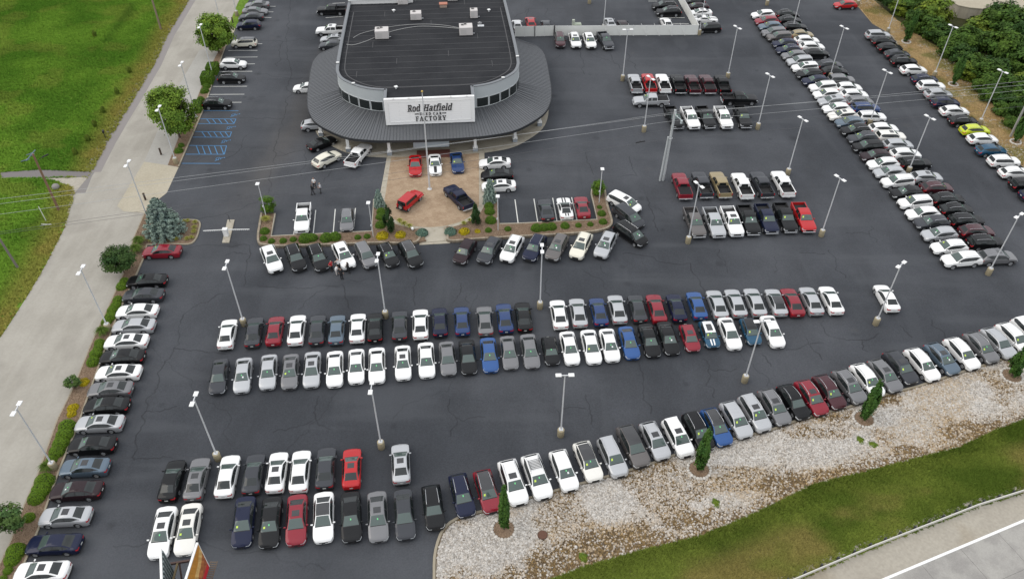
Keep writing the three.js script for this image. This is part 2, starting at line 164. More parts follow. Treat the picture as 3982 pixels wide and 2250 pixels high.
// every parked vehicle: x, z, heading, type, colour, fittings, label
const PARKED = [
  { row: "the row by the roadside shrubs", cars: [
    [-45.77,-80.57,183.0,"se","k","","only dark red sedan in the row by the roadside shrubs"],
    [-45.73,-74.77,183.0,"se","b","","black sedan between dark red and charcoal ones in the row by the roadside shrubs"],
    [-45.27,-72.12,183.0,"se","d","","only charcoal sedan in the row by the roadside shrubs"],
    [-44.99,-69.25,183.0,"se","w","","white sedan in the row by the roadside shrubs"],
    [-44.53,-66.75,183.0,"se","s","","silver sedan in the row by the roadside shrubs"],
    [-44.47,-64.21,183.0,"se","w","s","white sedan with sunroof between silver and black ones in the row by the roadside shrubs"],
    [-44.06,-61.77,183.0,"se","b","","black sedan between two white ones in the row by the roadside shrubs"],
    [-43.61,-59.41,183.0,"se","w","s","white sedan with sunroof between black and grey ones in the row by the roadside shrubs"],
    [-43.59,-56.95,183.0,"se","g","s","only grey sedan with sunroof in the row by the roadside shrubs"],
    [-43.13,-54.68,183.0,"se","b","","black sedan between grey and silver ones in the row by the roadside shrubs"],
    [-42.95,-52.32,183.0,"se","s","s","silver sedan with sunroof between two black ones in the row by the roadside shrubs"],
    [-42.65,-49.53,183.0,"se","b","","black sedan between silver and slate blue ones in the row by the roadside shrubs"],
    [-42.31,-46.84,183.0,"se","l","s","only slate blue sedan with sunroof in the row by the roadside shrubs"],
    [-42.04,-44.16,183.0,"se","a","","only plum sedan in the row by the roadside shrubs"],
    [-41.9,-41.32,183.0,"se","s","s","silver sedan with sunroof between plum and navy ones in the row by the roadside shrubs"],
    [-41.74,-38.44,183.0,"se","n","","only navy sedan in the row by the roadside shrubs"],
    [-41.66,-35.72,183.0,"se","w","s","third white sedan with sunroof from the spruce in the row by the roadside shrubs"],
  ] },
  { row: "the tail-out row of the middle block", cars: [
    [-33.16,-65.59,97.8,"se","w","","first white sedan from the road end in the tail-out row of the middle block"],
    [-30.15,-65.94,97.5,"se","d","","charcoal sedan between white and dark red ones in the tail-out middle row"],
    [-27.74,-66.13,97.3,"se","k","","dark red sedan between charcoal and white ones in the tail-out middle row"],
    [-25.23,-66.31,97.1,"se","w","","white sedan between dark red and charcoal ones in the tail-out middle row"],
    [-22.82,-66.39,96.9,"se","d","","charcoal sedan between white and slate blue ones in the tail-out middle row"],
    [-20.54,-66.41,96.7,"se","l","","only slate blue sedan in the tail-out row of the middle block"],
    [-18.14,-66.69,96.5,"se","w","","white sedan between slate blue and black ones in the tail-out middle row"],
    [-16.09,-66.82,96.3,"se","b","","black sedan between white and charcoal ones in the tail-out row of the middle block"],
    [-13.25,-67.22,96.1,"se","d","","charcoal sedan between black and white ones in the tail-out row of the middle block"],
    [-10.81,-67.42,95.9,"se","w","","white sedan between charcoal and navy ones in the tail-out row of the middle block"],
    [-8.55,-67.77,95.7,"se","n","","navy sedan between white and blue ones in the tail-out row of the middle block"],
    [-5.93,-67.97,95.5,"se","u","","blue sedan between navy and grey ones in the tail-out row of the middle block"],
    [-3.21,-68.04,95.3,"se","g","","only grey sedan in the tail-out row of the middle block"],
    [-0.86,-68.51,95.1,"se","u","","blue sedan between grey and black ones in the tail-out row of the middle block"],
    [1.4,-68.76,94.9,"se","b","","black sedan between blue and white ones in the tail-out row of the middle block"],
    [5.65,-69.2,94.5,"se","w","","white sedan between black and silver ones in the tail-out row of the middle block"],
    [7.98,-69.5,94.3,"se","s","","silver sedan between white and blue ones in the tail-out row of the middle block"],
    [10.45,-69.68,94.1,"se","u","","blue sedan between two silver ones in the tail-out row of the middle block"],
    [12.74,-70.16,93.9,"se","s","","silver sedan between blue and charcoal ones in the tail-out row of the middle block"],
    [15.19,-70.3,93.7,"se","d","","charcoal sedan between silver and dark red ones in the tail-out middle row"],
    [17.48,-70.31,93.5,"se","k","","dark red sedan between charcoal and navy ones in the tail-out middle row"],
    [19.94,-70.47,93.3,"se","n","","navy sedan between dark red and bright blue ones in the tail-out middle row"],
    [22.47,-70.89,93.1,"se","q","","only bright blue sedan in the tail-out row of the middle block"],
    [24.99,-71.15,92.9,"se","s","","silver sedan between bright blue and silver ones in the tail-out middle row"],
    [27.29,-71.36,92.7,"se","s","","fourth silver sedan from the road end in the tail-out row of the middle block"],
    [29.69,-71.54,92.5,"se","s","","fifth silver sedan from the road end in the tail-out row of the middle block"],
    [32.27,-71.52,92.3,"se","s","p","silver sedan with black glass roof in the tail-out row of the middle block"],
    [34.28,-71.58,92.2,"se","k","","dark red sedan between two silver ones in the tail-out row of the middle block"],
    [36.65,-71.84,92.0,"se","s","","silver sedan between dark red and white ones in the tail-out middle row"],
    [39.14,-71.98,91.8,"se","w","","sixth white sedan from the road end in the tail-out row of the middle block"],
  ] },
  { row: "alone beside a twin lamp post in open asphalt", cars: [
    [46.08,-72.4,91.0,"se","w","","white sedan alone beside a twin lamp post in open asphalt"],
  ] },
  { row: "the nose-out row of the middle block", cars: [
    [-32.29,-58.91,-81.3,"se","d","","only charcoal sedan in the nose-out row of the middle block"],
    [-29.71,-59.12,-81.4,"se","s","","silver sedan between charcoal and silver ones in the nose-out row of the middle block"],
    [-27.01,-59.63,-81.6,"se","s","","silver sedan between silver and grey ones in the nose-out row of the middle block"],
    [-24.6,-59.71,-81.7,"se","g","s","grey sedan with sunroof in the nose-out row of the middle block"],
    [-22.24,-60.03,-81.9,"se","s","s","silver sedan with sunroof in the nose-out row of the middle block"],
    [-19.72,-60.14,-82.0,"se","w","","white sedan between silver and white ones in the nose-out row of the middle block"],
    [-17.37,-60.54,-82.2,"se","w","","second white sedan from the road end in the nose-out row of the middle block"],
    [-15.1,-60.72,-82.3,"se","w","","third white sedan from the road end in the nose-out row of the middle block"],
    [-12.22,-61.14,-82.5,"se","w","s","white sedan with sunroof in the nose-out row of the middle block"],
    [-9.62,-61.57,-82.6,"se","w","","white sedan between white and grey ones in the nose-out row of the middle block"],
    [-7.24,-61.83,-82.8,"se","g","","grey sedan between white and black ones in the nose-out row of the middle block"],
    [-4.96,-62.07,-82.9,"se","b","","black sedan between grey and bright blue ones in the nose-out middle row"],
    [-2.54,-62.4,-83.1,"se","q","","bright blue sedan between black and grey ones in the nose-out middle row"],
    [-0.3,-62.77,-83.2,"se","g","","grey sedan between bright blue and grey ones in the nose-out middle row"],
    [2.09,-63.03,-83.4,"se","g","","grey sedan between grey and black ones in the nose-out row of the middle block"],
    [4.44,-63.11,-83.5,"mi","b","","only black hatchback in the nose-out row of the middle block"],
    [6.65,-63.55,-83.6,"se","w","","white sedan between black and white ones in the nose-out row of the middle block"],
    [9.13,-63.78,-83.8,"se","w","","sixth white sedan from the road end in the nose-out row of the middle block"],
    [11.28,-64.05,-83.9,"se","w","","white sedan between white and bright blue ones in the nose-out middle row"],
    [13.57,-64.45,-84.1,"se","q","","bright blue sedan between white and black ones in the nose-out middle row"],
    [15.96,-64.85,-84.2,"se","b","","black sedan between bright blue and black ones in the nose-out middle row"],
    [18.19,-65.23,-84.3,"se","b","","black sedan between black and dark red ones in the nose-out middle row"],
    [20.71,-65.32,-84.5,"mi","k","s","only dark red hatchback with sunroof in the nose-out row of the middle block"],
    [23.09,-65.92,-84.6,"mi","t","ws","teal blue hatchback with white roof and stripes in the nose-out middle row"],
    [25.53,-66.05,-84.8,"se","w","","white sedan between two teal blue ones in the nose-out row of the middle block"],
    [28.04,-66.44,-84.9,"mi","t","bs","teal blue hatchback with black roof in the nose-out row of the middle block"],
    [30.62,-66.42,-85.1,"se","w","","ninth white sedan from the road end in the nose-out row of the middle block"],
  ] },
  { row: "the tail-out row beyond the billboard", cars: [
    [-33.16,-45.43,94.5,"se","b","","only black sedan in the tail-out row beyond the billboard"],
    [-30.79,-45.64,94.9,"se","g","s","only grey sedan with sunroof in the tail-out row beyond the billboard"],
    [-27.89,-45.97,95.3,"se","w","","white sedan between grey and charcoal ones in the tail-out row beyond the billboard"],
    [-25.38,-46.25,95.6,"se","d","","charcoal sedan between two white ones in the tail-out row beyond the billboard"],
    [-23.13,-46.45,95.9,"se","w","s","white sedan with sunroof in the tail-out row beyond the billboard"],
    [-20.87,-46.59,96.2,"se","w","","white sedan between white and charcoal ones in the tail-out row beyond the billboard"],
    [-18.4,-47.0,96.6,"se","d","","charcoal sedan between white and red ones in the tail-out row beyond the billboard"],
    [-15.81,-46.94,96.9,"se","r","s","only red sedan with sunroof in the tail-out row beyond the billboard"],
    [-11.01,-47.55,97.6,"se","s","s","only silver sedan with sunroof in the tail-out row beyond the billboard"],
  ] },
  { row: "the nose-out row beside the billboard", cars: [
    [-32.22,-39.72,-83.3,"lx","w","s","white sedan with sunroof in the nose-out row beside the billboard"],
    [-29.96,-40.07,-83.0,"lx","p","s","only pearl white sedan with sunroof in the nose-out row beside the billboard"],
    [-25.0,-40.87,-82.1,"lx","n","","only navy sedan in the nose-out row beside the billboard"],
    [-22.47,-40.81,-81.7,"lx","b","","black sedan between navy and dark red ones in the nose-out row beside the billboard"],
    [-20.08,-41.11,-81.3,"lx","k","s","only dark red sedan with sunroof in the nose-out row beside the billboard"],
    [-17.62,-41.41,-80.9,"lx","w","p","white sedan with black glass roof in the nose-out row beside the billboard"],
    [-15.03,-41.45,-80.5,"lx","b","","black sedan between white and grey ones in the nose-out row beside the billboard"],
    [-12.52,-41.51,-80.1,"lx","g","s","only grey sedan with sunroof in the nose-out row beside the billboard"],
    [-10.05,-41.74,-79.7,"lx","d","","only charcoal sedan in the nose-out row beside the billboard"],
    [-7.38,-42.52,-79.2,"su","b","r","only black SUV in the nose-out row beside the billboard"],
  ] },
  { row: "the gravel bed row", cars: [
    [-4.71,-43.85,-74.0,"su","n","r","only navy SUV in the gravel bed row"],
    [-2.31,-44.32,-73.9,"su","k","rp","dark red SUV with black glass roof in the gravel bed row"],
    [0.2,-45.34,-73.9,"bs","w","rs","white SUV with sunroof between dark red and white ones in the gravel bed row"],
    [2.54,-46.0,-73.9,"bs","w","c","white SUV with roof basket in the gravel bed row"],
    [5.24,-46.78,-73.9,"su","w","","white SUV between white and pearl white ones in the gravel bed row"],
    [7.7,-47.89,-73.9,"su","p","p","only pearl white SUV with black glass roof in the gravel bed row"],
    [10.21,-48.39,-73.9,"su","s","","silver SUV between pearl white and bronze grey ones in the gravel bed row"],
    [12.42,-49.74,-73.9,"bs","o","p","only bronze grey SUV with black glass roof in the gravel bed row"],
    [14.74,-50.48,-73.9,"su","s","s","silver SUV with sunroof between bronze grey and white ones in the gravel bed row"],
    [17.16,-50.88,-73.9,"su","w","s","white SUV with sunroof between silver and black ones in the gravel bed row"],
    [19.37,-51.66,-73.9,"su","b","r","black SUV between white and bright blue ones in the gravel bed row"],
    [21.37,-52.27,-73.9,"su","q","p","only bright blue SUV with black glass roof in the gravel bed row"],
    [23.63,-53.25,-73.9,"su","s","","silver SUV between bright blue and silver ones in the gravel bed row"],
    [25.77,-54.1,-73.9,"su","s","s","silver SUV with sunroof between silver and grey ones in the gravel bed row"],
    [28.07,-54.98,-73.9,"su","g","rs","grey SUV with sunroof between silver and black ones in the gravel bed row"],
    [30.31,-55.72,-73.9,"su","b","r","black SUV between grey and dark red ones in the gravel bed row"],
    [32.39,-56.31,-73.9,"su","k","s","dark red SUV with sunroof in the gravel bed row"],
    [34.56,-57.16,-73.9,"su","m","r","only maroon SUV in the gravel bed row"],
    [36.99,-57.94,-73.9,"su","g","rs","grey SUV with sunroof between maroon and white ones in the gravel bed row"],
    [39.26,-58.86,-73.9,"su","w","","white SUV between two grey ones in the gravel bed row"],
    [41.46,-59.56,-73.9,"su","g","s","grey SUV with sunroof between white and charcoal ones in the gravel bed row"],
    [43.61,-60.78,-73.9,"su","d","s","only charcoal SUV with sunroof in the gravel bed row"],
    [46.21,-61.24,-73.8,"su","w","","white SUV between charcoal and slate blue ones in the gravel bed row"],
    [48.8,-62.16,-73.8,"su","l","s","only slate blue SUV with sunroof in the gravel bed row"],
    [51.4,-62.96,-73.8,"su","w","","white SUV between slate blue and grey ones in the gravel bed row"],
    [54.01,-63.94,-73.8,"su","g","","grey SUV in the gravel bed row"],
    [56.33,-64.7,-73.8,"su","s","","silver SUV between grey and white ones in the gravel bed row"],
    [58.51,-65.47,-73.8,"su","w","","white SUV between silver and white ones in the gravel bed row"],
    [60.75,-66.35,-73.8,"su","w","","sixth white SUV from the billboard end in the gravel bed row"],
  ] },
  { row: "the building-facing long file", cars: [
    [50.13,-156.12,187.0,"su","w","","first white SUV from the fence end in the building-facing long file"],
    [50.18,-153.15,187.0,"su","k","","only dark red SUV in the building-facing long file"],
    [50.31,-150.68,187.0,"su","l","","slate blue SUV between dark red and grey ones in the building-facing long file"],
    [50.28,-147.86,187.0,"su","g","","grey SUV between slate blue and bronze grey ones in the building-facing long file"],
    [50.83,-145.92,187.0,"su","o","","only bronze grey SUV in the building-facing long file"],
    [51.2,-143.06,187.0,"su","n","","navy SUV between bronze grey and navy ones in the building-facing long file"],
    [51.26,-140.43,187.0,"su","n","","navy SUV between navy and grey ones in the building-facing long file"],
    [51.71,-138.09,187.0,"su","g","","grey SUV between navy and silver ones in the building-facing long file"],
    [52.05,-135.7,187.0,"su","s","","silver SUV between grey and white ones in the building-facing long file"],
    [52.36,-133.26,187.0,"su","w","s","white SUV with sunroof in the building-facing long file"],
    [52.5,-130.74,187.0,"su","b","","black SUV between white and navy ones in the building-facing long file"],
    [52.9,-128.37,187.0,"su","n","","navy SUV between black and white ones in the building-facing long file"],
    [53.49,-125.98,187.0,"su","w","","white SUV between navy and white ones in the building-facing long file"],
    [53.51,-123.54,187.0,"su","w","","third white SUV from the fence end in the building-facing long file"],
    [53.66,-121.12,187.0,"su","s","s","silver SUV with sunroof in the building-facing long file"],
    [53.71,-118.68,187.0,"su","w","","white SUV between silver and pearl white ones in the building-facing long file"],
    [54.0,-116.39,187.0,"su","p","s","only pearl white SUV with sunroof in the building-facing long file"],
    [54.52,-114.2,187.0,"su","l","","slate blue SUV between pearl white and black ones in the building-facing long file"],
    [54.66,-111.74,187.0,"su","b","r","black SUV between slate blue and charcoal ones in the building-facing long file"],
    [55.05,-109.35,187.0,"su","d","r","charcoal SUV between two black ones in the building-facing long file"],
    [55.02,-106.91,187.0,"su","b","","black SUV between charcoal and plum ones in the building-facing long file"],
    [55.38,-104.32,187.0,"su","a","","only plum SUV in the building-facing long file"],
    [55.75,-102.02,187.0,"su","w","","white SUV between plum and silver ones in the building-facing long file"],
    [55.94,-99.82,187.0,"su","s","","silver SUV between two white ones in the building-facing long file"],
    [56.25,-97.37,187.0,"su","w","","white SUV between silver and black ones in the building-facing long file"],
    [56.61,-94.64,187.0,"su","b","","black SUV between two white ones in the building-facing long file"],
    [56.88,-92.19,187.0,"su","w","","white SUV between black and white ones in the building-facing long file"],
    [57.03,-89.63,187.0,"su","w","","white SUV between white and charcoal ones in the building-facing long file"],
    [57.46,-87.52,187.0,"su","d","","charcoal SUV between white and silver ones in the building-facing long file"],
    [57.49,-84.94,187.0,"su","s","","silver SUV between charcoal and white ones in the building-facing long file"],
    [57.71,-82.2,187.0,"su","w","","ninth white SUV from the fence end in the building-facing long file"],
    [58.29,-79.64,187.0,"bs","w","r","tenth white SUV from the fence end in the building-facing long file"],
  ] },
  { row: "the bank-facing long file", cars: [
    [55.12,-156.38,4.0,"su","b","r","first black SUV from the fence end in the bank-facing long file"],
    [54.84,-153.52,4.0,"su","b","","second black SUV from the fence end in the bank-facing long file"],
    [55.04,-150.44,4.0,"su","b","","black SUV between black and beige ones in the bank-facing long file"],
    [55.41,-146.98,4.0,"su","e","","only beige SUV in the bank-facing long file"],
    [55.72,-144.37,4.0,"su","w","","white SUV between beige and white ones in the bank-facing long file"],
    [55.99,-141.71,4.0,"su","w","","white SUV between white and black ones in the bank-facing long file"],
    [56.09,-138.96,4.0,"su","b","","black SUV between white and charcoal ones in the bank-facing long file"],
    [57.14,-134.35,4.0,"su","d","","only charcoal SUV in the bank-facing long file"],
    [57.32,-131.8,4.0,"su","b","","black SUV between charcoal and grey ones in the bank-facing long file"],
    [57.5,-128.67,4.0,"su","g","","grey SUV between black and white ones in the bank-facing long file"],
    [57.89,-125.79,4.0,"su","w","","third white SUV from the fence end in the bank-facing long file"],
    [58.15,-123.36,4.0,"su","w","","fourth white SUV from the fence end in the bank-facing long file"],
    [58.31,-121.04,4.0,"su","g","r","grey SUV between white and blue ones in the bank-facing long file"],
    [58.56,-118.73,4.0,"su","u","","only blue SUV in the bank-facing long file"],
    [58.58,-115.93,4.0,"su","w","","white SUV between blue and white ones in the bank-facing long file"],
    [59.32,-112.28,4.0,"su","w","","white SUV between white and pearl white ones in the bank-facing long file"],
    [59.61,-109.91,4.0,"su","p","s","only pearl white SUV with sunroof in the bank-facing long file"],
    [59.93,-107.46,4.0,"su","s","","silver SUV in the bank-facing long file"],
    [60.14,-104.81,4.0,"su","w","","white SUV between silver and black ones in the bank-facing long file"],
    [60.67,-102.25,4.0,"su","b","r","black SUV between white and silver ones in the bank-facing long file"],
    [60.95,-98.55,4.0,"su","s","s","silver SUV with sunroof in the bank-facing long file"],
    [61.46,-95.88,4.0,"su","m","r","maroon SUV between silver and black ones in the bank-facing long file"],
    [61.89,-93.04,4.0,"su","b","r","seventh black SUV from the fence end in the bank-facing long file"],
    [62.12,-90.61,4.0,"su","b","r","eighth black SUV from the fence end in the bank-facing long file"],
    [62.42,-88.01,4.0,"su","b","r","ninth black SUV from the fence end in the bank-facing long file"],
    [62.82,-85.65,4.0,"su","m","r","maroon SUV between two black ones in the bank-facing long file"],
    [62.95,-83.28,4.0,"su","b","r","black SUV between maroon and grey ones in the bank-facing long file"],
    [63.07,-80.16,4.0,"bs","g","s","grey SUV with sunroof in the bank-facing long file"],
  ] },
  { row: "the row facing the straw bank", cars: [
    [70.1,-146.93,5.0,"su","s","","first silver SUV from the top in the row facing the straw bank"],
    [70.33,-144.27,5.0,"su","b","","black SUV between silver and black ones in the row facing the straw bank"],
    [70.53,-141.45,5.0,"su","b","","black SUV between black and charcoal ones in the row facing the straw bank"],
    [70.98,-138.87,5.0,"su","d","","only charcoal SUV in the row facing the straw bank"],
    [71.09,-135.93,5.0,"su","b","","black SUV between charcoal and white ones in the row facing the straw bank"],
    [71.66,-132.58,5.0,"su","w","","first white SUV from the top in the row facing the straw bank"],
    [72.34,-129.09,5.0,"su","n","","navy SUV between two white ones in the row facing the straw bank"],
    [72.46,-126.58,5.0,"su","w","","white SUV between navy and silver ones in the row facing the straw bank"],
    [72.62,-123.76,5.0,"su","s","r","silver SUV between white and navy ones in the row facing the straw bank"],
    [72.67,-120.89,5.0,"su","n","","navy SUV between silver and white ones in the row facing the straw bank"],
    [72.99,-117.94,5.0,"su","w","","third white SUV from the top in the row facing the straw bank"],
    [73.18,-114.91,5.0,"su","b","r","black SUV between white and lime yellow ones in the row facing the straw bank"],
    [73.83,-111.95,5.0,"su","y","","only lime yellow SUV in the row facing the straw bank"],
    [73.89,-109.28,5.0,"su","w","","white SUV between lime yellow and teal blue ones in the row facing the straw bank"],
    [73.83,-106.08,5.0,"su","t","","only teal blue SUV in the row facing the straw bank"],
    [74.34,-102.93,5.0,"su","w","","white SUV between teal blue and white ones in the row facing the straw bank"],
    [74.63,-99.9,5.0,"su","w","","white SUV between white and black ones in the row facing the straw bank"],
    [74.88,-96.91,5.0,"su","b","","black SUV between white and navy ones in the row facing the straw bank"],
    [75.08,-94.33,5.0,"su","n","","third navy SUV from the top in the row facing the straw bank"],
  ] },
  { row: "the far edge of the lot near the straw bank", cars: [
    [68.27,-161.36,184.0,"su","r","","red SUV at the far edge of the lot near the straw bank"],
  ] },
  { row: "the tail-out pickup row beyond the showroom", cars: [
    [21.15,-126.94,91.8,"pu","s","","only silver pickup in the tail-out pickup row beyond the showroom"],
    [23.6,-127.11,91.7,"pu","r","","only red pickup in the tail-out pickup row beyond the showroom"],
    [26.05,-127.04,91.5,"pu","w","","only white pickup in the tail-out pickup row beyond the showroom"],
    [28.61,-126.93,91.4,"pu","b","","black pickup between white and maroon ones in the tail-out pickup row beyond the showroom"],
    [31.07,-126.81,91.3,"pu","m","","maroon pickup in the tail-out pickup row beyond the showroom"],
    [33.68,-126.89,91.1,"pu","m","t","maroon pickup with covered bed in the tail-out pickup row beyond the showroom"],
    [36.31,-126.87,91.0,"pu","b","","second black pickup from the showroom side in the tail-out pickup row beyond the showroom"],
  ] },
  { row: "crosswise between the two far pickup rows", cars: [
    [23.13,-120.82,182.0,"pu","s","t","silver pickup with covered bed crosswise between the two far pickup rows"],
  ] },
  { row: "crosswise between the two far pickup rows", cars: [
    [38.21,-121.67,1.0,"pu","b","","black pickup crosswise between the two far pickup rows"],
  ] },
  { row: "the nose-out row behind the utility pole", cars: [
    [26.21,-115.27,-82.5,"pu","b","","first black pickup from the showroom side in the nose-out row behind the utility pole"],
    [28.84,-115.22,-83.9,"pu","w","","first white pickup from the showroom side in the nose-out row behind the utility pole"],
    [31.4,-115.46,-85.2,"pu","b","","black pickup between two white ones in the nose-out row behind the utility pole"],
    [34.26,-115.41,-86.6,"pu","w","","second white pickup from the showroom side in the nose-out row behind the utility pole"],
    [37.44,-115.65,-88.2,"pu","b","","third black pickup from the showroom side in the nose-out row behind the utility pole"],
  ] },
  { row: "the tail-out row by the utility pole", cars: [
    [24.51,-96.0,92.9,"pu","k","t","only dark red pickup with covered bed in the tail-out row by the utility pole"],
    [27.5,-96.33,93.1,"pu","d","","charcoal pickup between dark red and beige ones in the tail-out row by the utility pole"],
    [30.16,-96.36,93.3,"pu","e","","only beige pickup in the tail-out row by the utility pole"],
    [33.27,-96.09,93.5,"pu","w","","white pickup between beige and charcoal ones in the tail-out row by the utility pole"],
    [36.16,-96.42,93.7,"pu","d","","charcoal pickup between two white ones in the tail-out row by the utility pole"],
    [39.27,-96.65,93.9,"pu","w","","second white pickup from the utility pole in the tail-out row by the utility pole"],
  ] },
  { row: "the nose-out pickup row in mid lot", cars: [
    [24.88,-87.21,-86.2,"pu","o","","only bronze grey pickup in the nose-out pickup row in mid lot"],
    [27.56,-87.24,-86.5,"pu","s","","only silver pickup in the nose-out pickup row in mid lot"],
    [30.05,-87.5,-86.8,"pu","w","s","only white pickup with sunroof in the nose-out pickup row in mid lot"],
    [32.39,-87.82,-87.1,"pu","b","","black pickup between white and navy ones in the nose-out pickup row in mid lot"],
    [34.93,-88.14,-87.5,"pu","n","","only navy pickup in the nose-out pickup row in mid lot"],
    [37.58,-88.41,-87.8,"pu","b","","black pickup between navy and red ones in the nose-out pickup row in mid lot"],
    [40.12,-88.49,-88.1,"pu","r","","only red pickup in the nose-out pickup row in mid lot"],
  ] },
  { row: "the angled row below the island", cars: [
    [-31.08,-79.05,-64.1,"bs","w","s","first white SUV with sunroof from the barrier gate in the angled row below the island"],
    [-28.07,-79.37,-64.1,"bs","b","r","first black SUV from the barrier gate in the angled row below the island"],
    [-25.16,-79.4,-64.0,"bs","b","","second black SUV from the barrier gate in the angled row below the island"],
    [-21.89,-79.83,-64.0,"bs","w","s","white SUV with sunroof between black and grey ones in the angled row below the island"],
    [-19.02,-79.86,-64.0,"su","g","r","only grey SUV in the angled row below the island"],
    [-16.18,-80.1,-63.9,"su","b","r","black SUV between grey and black ones in the angled row below the island"],
    [-13.26,-80.23,-63.9,"bs","b","rp","black SUV with black glass roof in the angled row below the island"],
  ] },
  { row: "the angled row beside the island steps", cars: [
    [-6.18,-80.82,-109.4,"su","a","","only plum SUV in the angled row beside the island steps"],
    [-2.95,-81.05,-109.8,"bs","d","s","only charcoal SUV with sunroof in the angled row beside the island steps"],
    [-0.02,-81.44,-110.1,"bs","w","s","only white SUV with sunroof in the angled row beside the island steps"],
    [2.97,-81.66,-110.5,"bs","n","r","only navy SUV in the angled row beside the island steps"],
    [5.93,-81.76,-110.8,"bs","o","s","only bronze grey SUV with sunroof in the angled row beside the island steps"],
    [9.09,-82.13,-111.2,"bs","c","s","only cream SUV with sunroof in the angled row beside the island steps"],
    [12.33,-82.32,-111.6,"bs","s","s","only silver SUV with sunroof in the angled row beside the island steps"],
  ] },
  { row: "the island corner facing the open lot", cars: [
    [15.91,-84.67,-49.9,"va","b","r","black minivan at the island corner facing the open lot"],
    [16.07,-88.58,-56.4,"va","d","","charcoal minivan at the island corner facing the open lot"],
    [15.74,-91.83,-43.1,"va","w","s","white minivan with sunroof at the island corner facing the open lot"],
  ] },
  { row: "the bays before the plaza spruce", cars: [
    [-28.72,-87.7,-83.2,"pu","w","","only white pickup in the bays before the plaza spruce"],
    [-22.65,-87.53,-83.2,"su","g","r","only grey SUV in the bays before the plaza spruce"],
  ] },
  { row: "the painted bays beside the plaza spruce", cars: [
    [4.64,-90.25,95.6,"co","d","","only charcoal sports coupe in the painted bays beside the plaza spruce"],
    [7.34,-90.59,94.9,"cv","w","st","only white convertible with black stripes in the painted bays beside the plaza spruce"],
    [9.78,-90.86,94.2,"co","k","","only dark red sports coupe in the painted bays beside the plaza spruce"],
  ] },
  { row: "the brick plaza before the showroom", cars: [
    [-14.58,-101.08,-84.5,"co","r","","only red sports coupe on the brick plaza before the showroom"],
    [-11.65,-101.36,-83.0,"co","w","hs","only white sports coupe with black bonnet stripe on the brick plaza before the showroom"],
    [-8.38,-101.97,-81.4,"co","u","","only blue sports coupe on the brick plaza before the showroom"],
  ] },
  { row: "the brick plaza before the showroom", cars: [
    [-14.47,-92.07,61.8,"je","r","","red off-road vehicle on the brick plaza before the showroom"],
  ] },
  { row: "the brick plaza before the showroom", cars: [
    [-7.67,-92.84,123.6,"pu","n","","navy pickup on the brick plaza before the showroom"],
  ] },
  { row: "the asphalt beside the brick plaza", cars: [
    [-2.7,-101.91,184.0,"se","w","s","first white sedan with sunroof on the asphalt beside the brick plaza"],
    [-2.31,-98.73,184.0,"se","b","","only black sedan on the asphalt beside the brick plaza"],
    [-2.01,-95.94,184.0,"se","w","s","second white sedan with sunroof on the asphalt beside the brick plaza"],
  ] },
  { row: "half hidden under the canopy edge", cars: [
    [-35.43,-124.99,184.0,"se","w","","white sedan half hidden under the canopy edge"],
  ] },
  { row: "half hidden under the canopy edge", cars: [
    [-31.6,-112.53,8.0,"su","s","","silver SUV half hidden under the canopy edge"],
  ] },
  { row: "the row before the showroom walkway", cars: [
    [-29.67,-107.23,41.1,"se","b","","only black sedan in the row before the showroom walkway"],
    [-28.05,-102.62,48.9,"su","c","","only cream SUV in the row before the showroom walkway"],
    [-23.44,-103.68,71.3,"pu","w","","only white pickup in the row before the showroom walkway"],
  ] },
  { row: "the bays against the showroom side wall", cars: [
    [-36.7,-157.17,182.0,"pu","b","","only black pickup in the bays against the showroom side wall"],
    [-35.05,-147.53,182.0,"pu","w","s","only white pickup with sunroof in the bays against the showroom side wall"],
    [-34.26,-144.18,182.0,"se","s","s","only silver sedan with sunroof in the bays against the showroom side wall"],
    [-34.04,-141.46,182.0,"se","d","","only charcoal sedan in the bays against the showroom side wall"],
  ] },
  { row: "the striped bays by the roadside trees", cars: [
    [-50.54,-142.05,183.0,"su","c","p","cream SUV with black glass roof in the striped bays by the roadside trees"],
  ] },
  { row: "the striped bays by the roadside trees", cars: [
    [-50.33,-133.41,2.0,"su","w","","only white SUV in the striped bays by the roadside trees"],
    [-49.22,-128.15,2.0,"su","b","","black SUV between white and black ones in the striped bays by the roadside trees"],
    [-49.27,-119.2,2.0,"su","b","","second black SUV in the striped bays by the roadside trees"],
  ] },
  { row: "the far bays by the grass verge", cars: [
    [-52.43,-159.86,184.0,"se","g","","only grey sedan in the far bays by the grass verge"],
    [-52.2,-154.01,184.0,"se","d","","only charcoal sedan in the far bays by the grass verge"],
  ] },
  { row: "the far bays by the grass verge", cars: [
    [-52.07,-156.74,4.0,"se","g","","grey sedan in the far bays by the grass verge"],
  ] },
  { row: "the far bays by the grass verge", cars: [
    [-51.69,-149.95,184.0,"su","n","","navy SUV in the far bays by the grass verge"],
  ] },
  { row: "the white fence row", cars: [
    [8.82,-143.94,-88.5,"su","m","","only maroon SUV in the white fence row"],
    [11.65,-143.91,-85.6,"bs","w","s","white SUV with sunroof between maroon and white ones in the white fence row"],
    [14.4,-143.78,-82.9,"bs","w","s","white SUV with sunroof between white and charcoal ones in the white fence row"],
    [17.41,-143.83,-79.8,"pu","d","","only charcoal pickup in the white fence row"],
  ] },
  { row: "the yard behind the white fence", cars: [
    [0.73,-150.8,95.0,"se","w","","first white sedan in the yard behind the white fence"],
    [3.37,-151.91,95.0,"su","r","s","only red SUV with sunroof in the yard behind the white fence"],
    [6.39,-150.75,95.0,"se","d","","only charcoal sedan in the yard behind the white fence"],
    [18.99,-152.02,95.0,"se","s","s","only silver sedan with sunroof in the yard behind the white fence"],
    [21.52,-150.95,95.0,"se","a","","only plum sedan in the yard behind the white fence"],
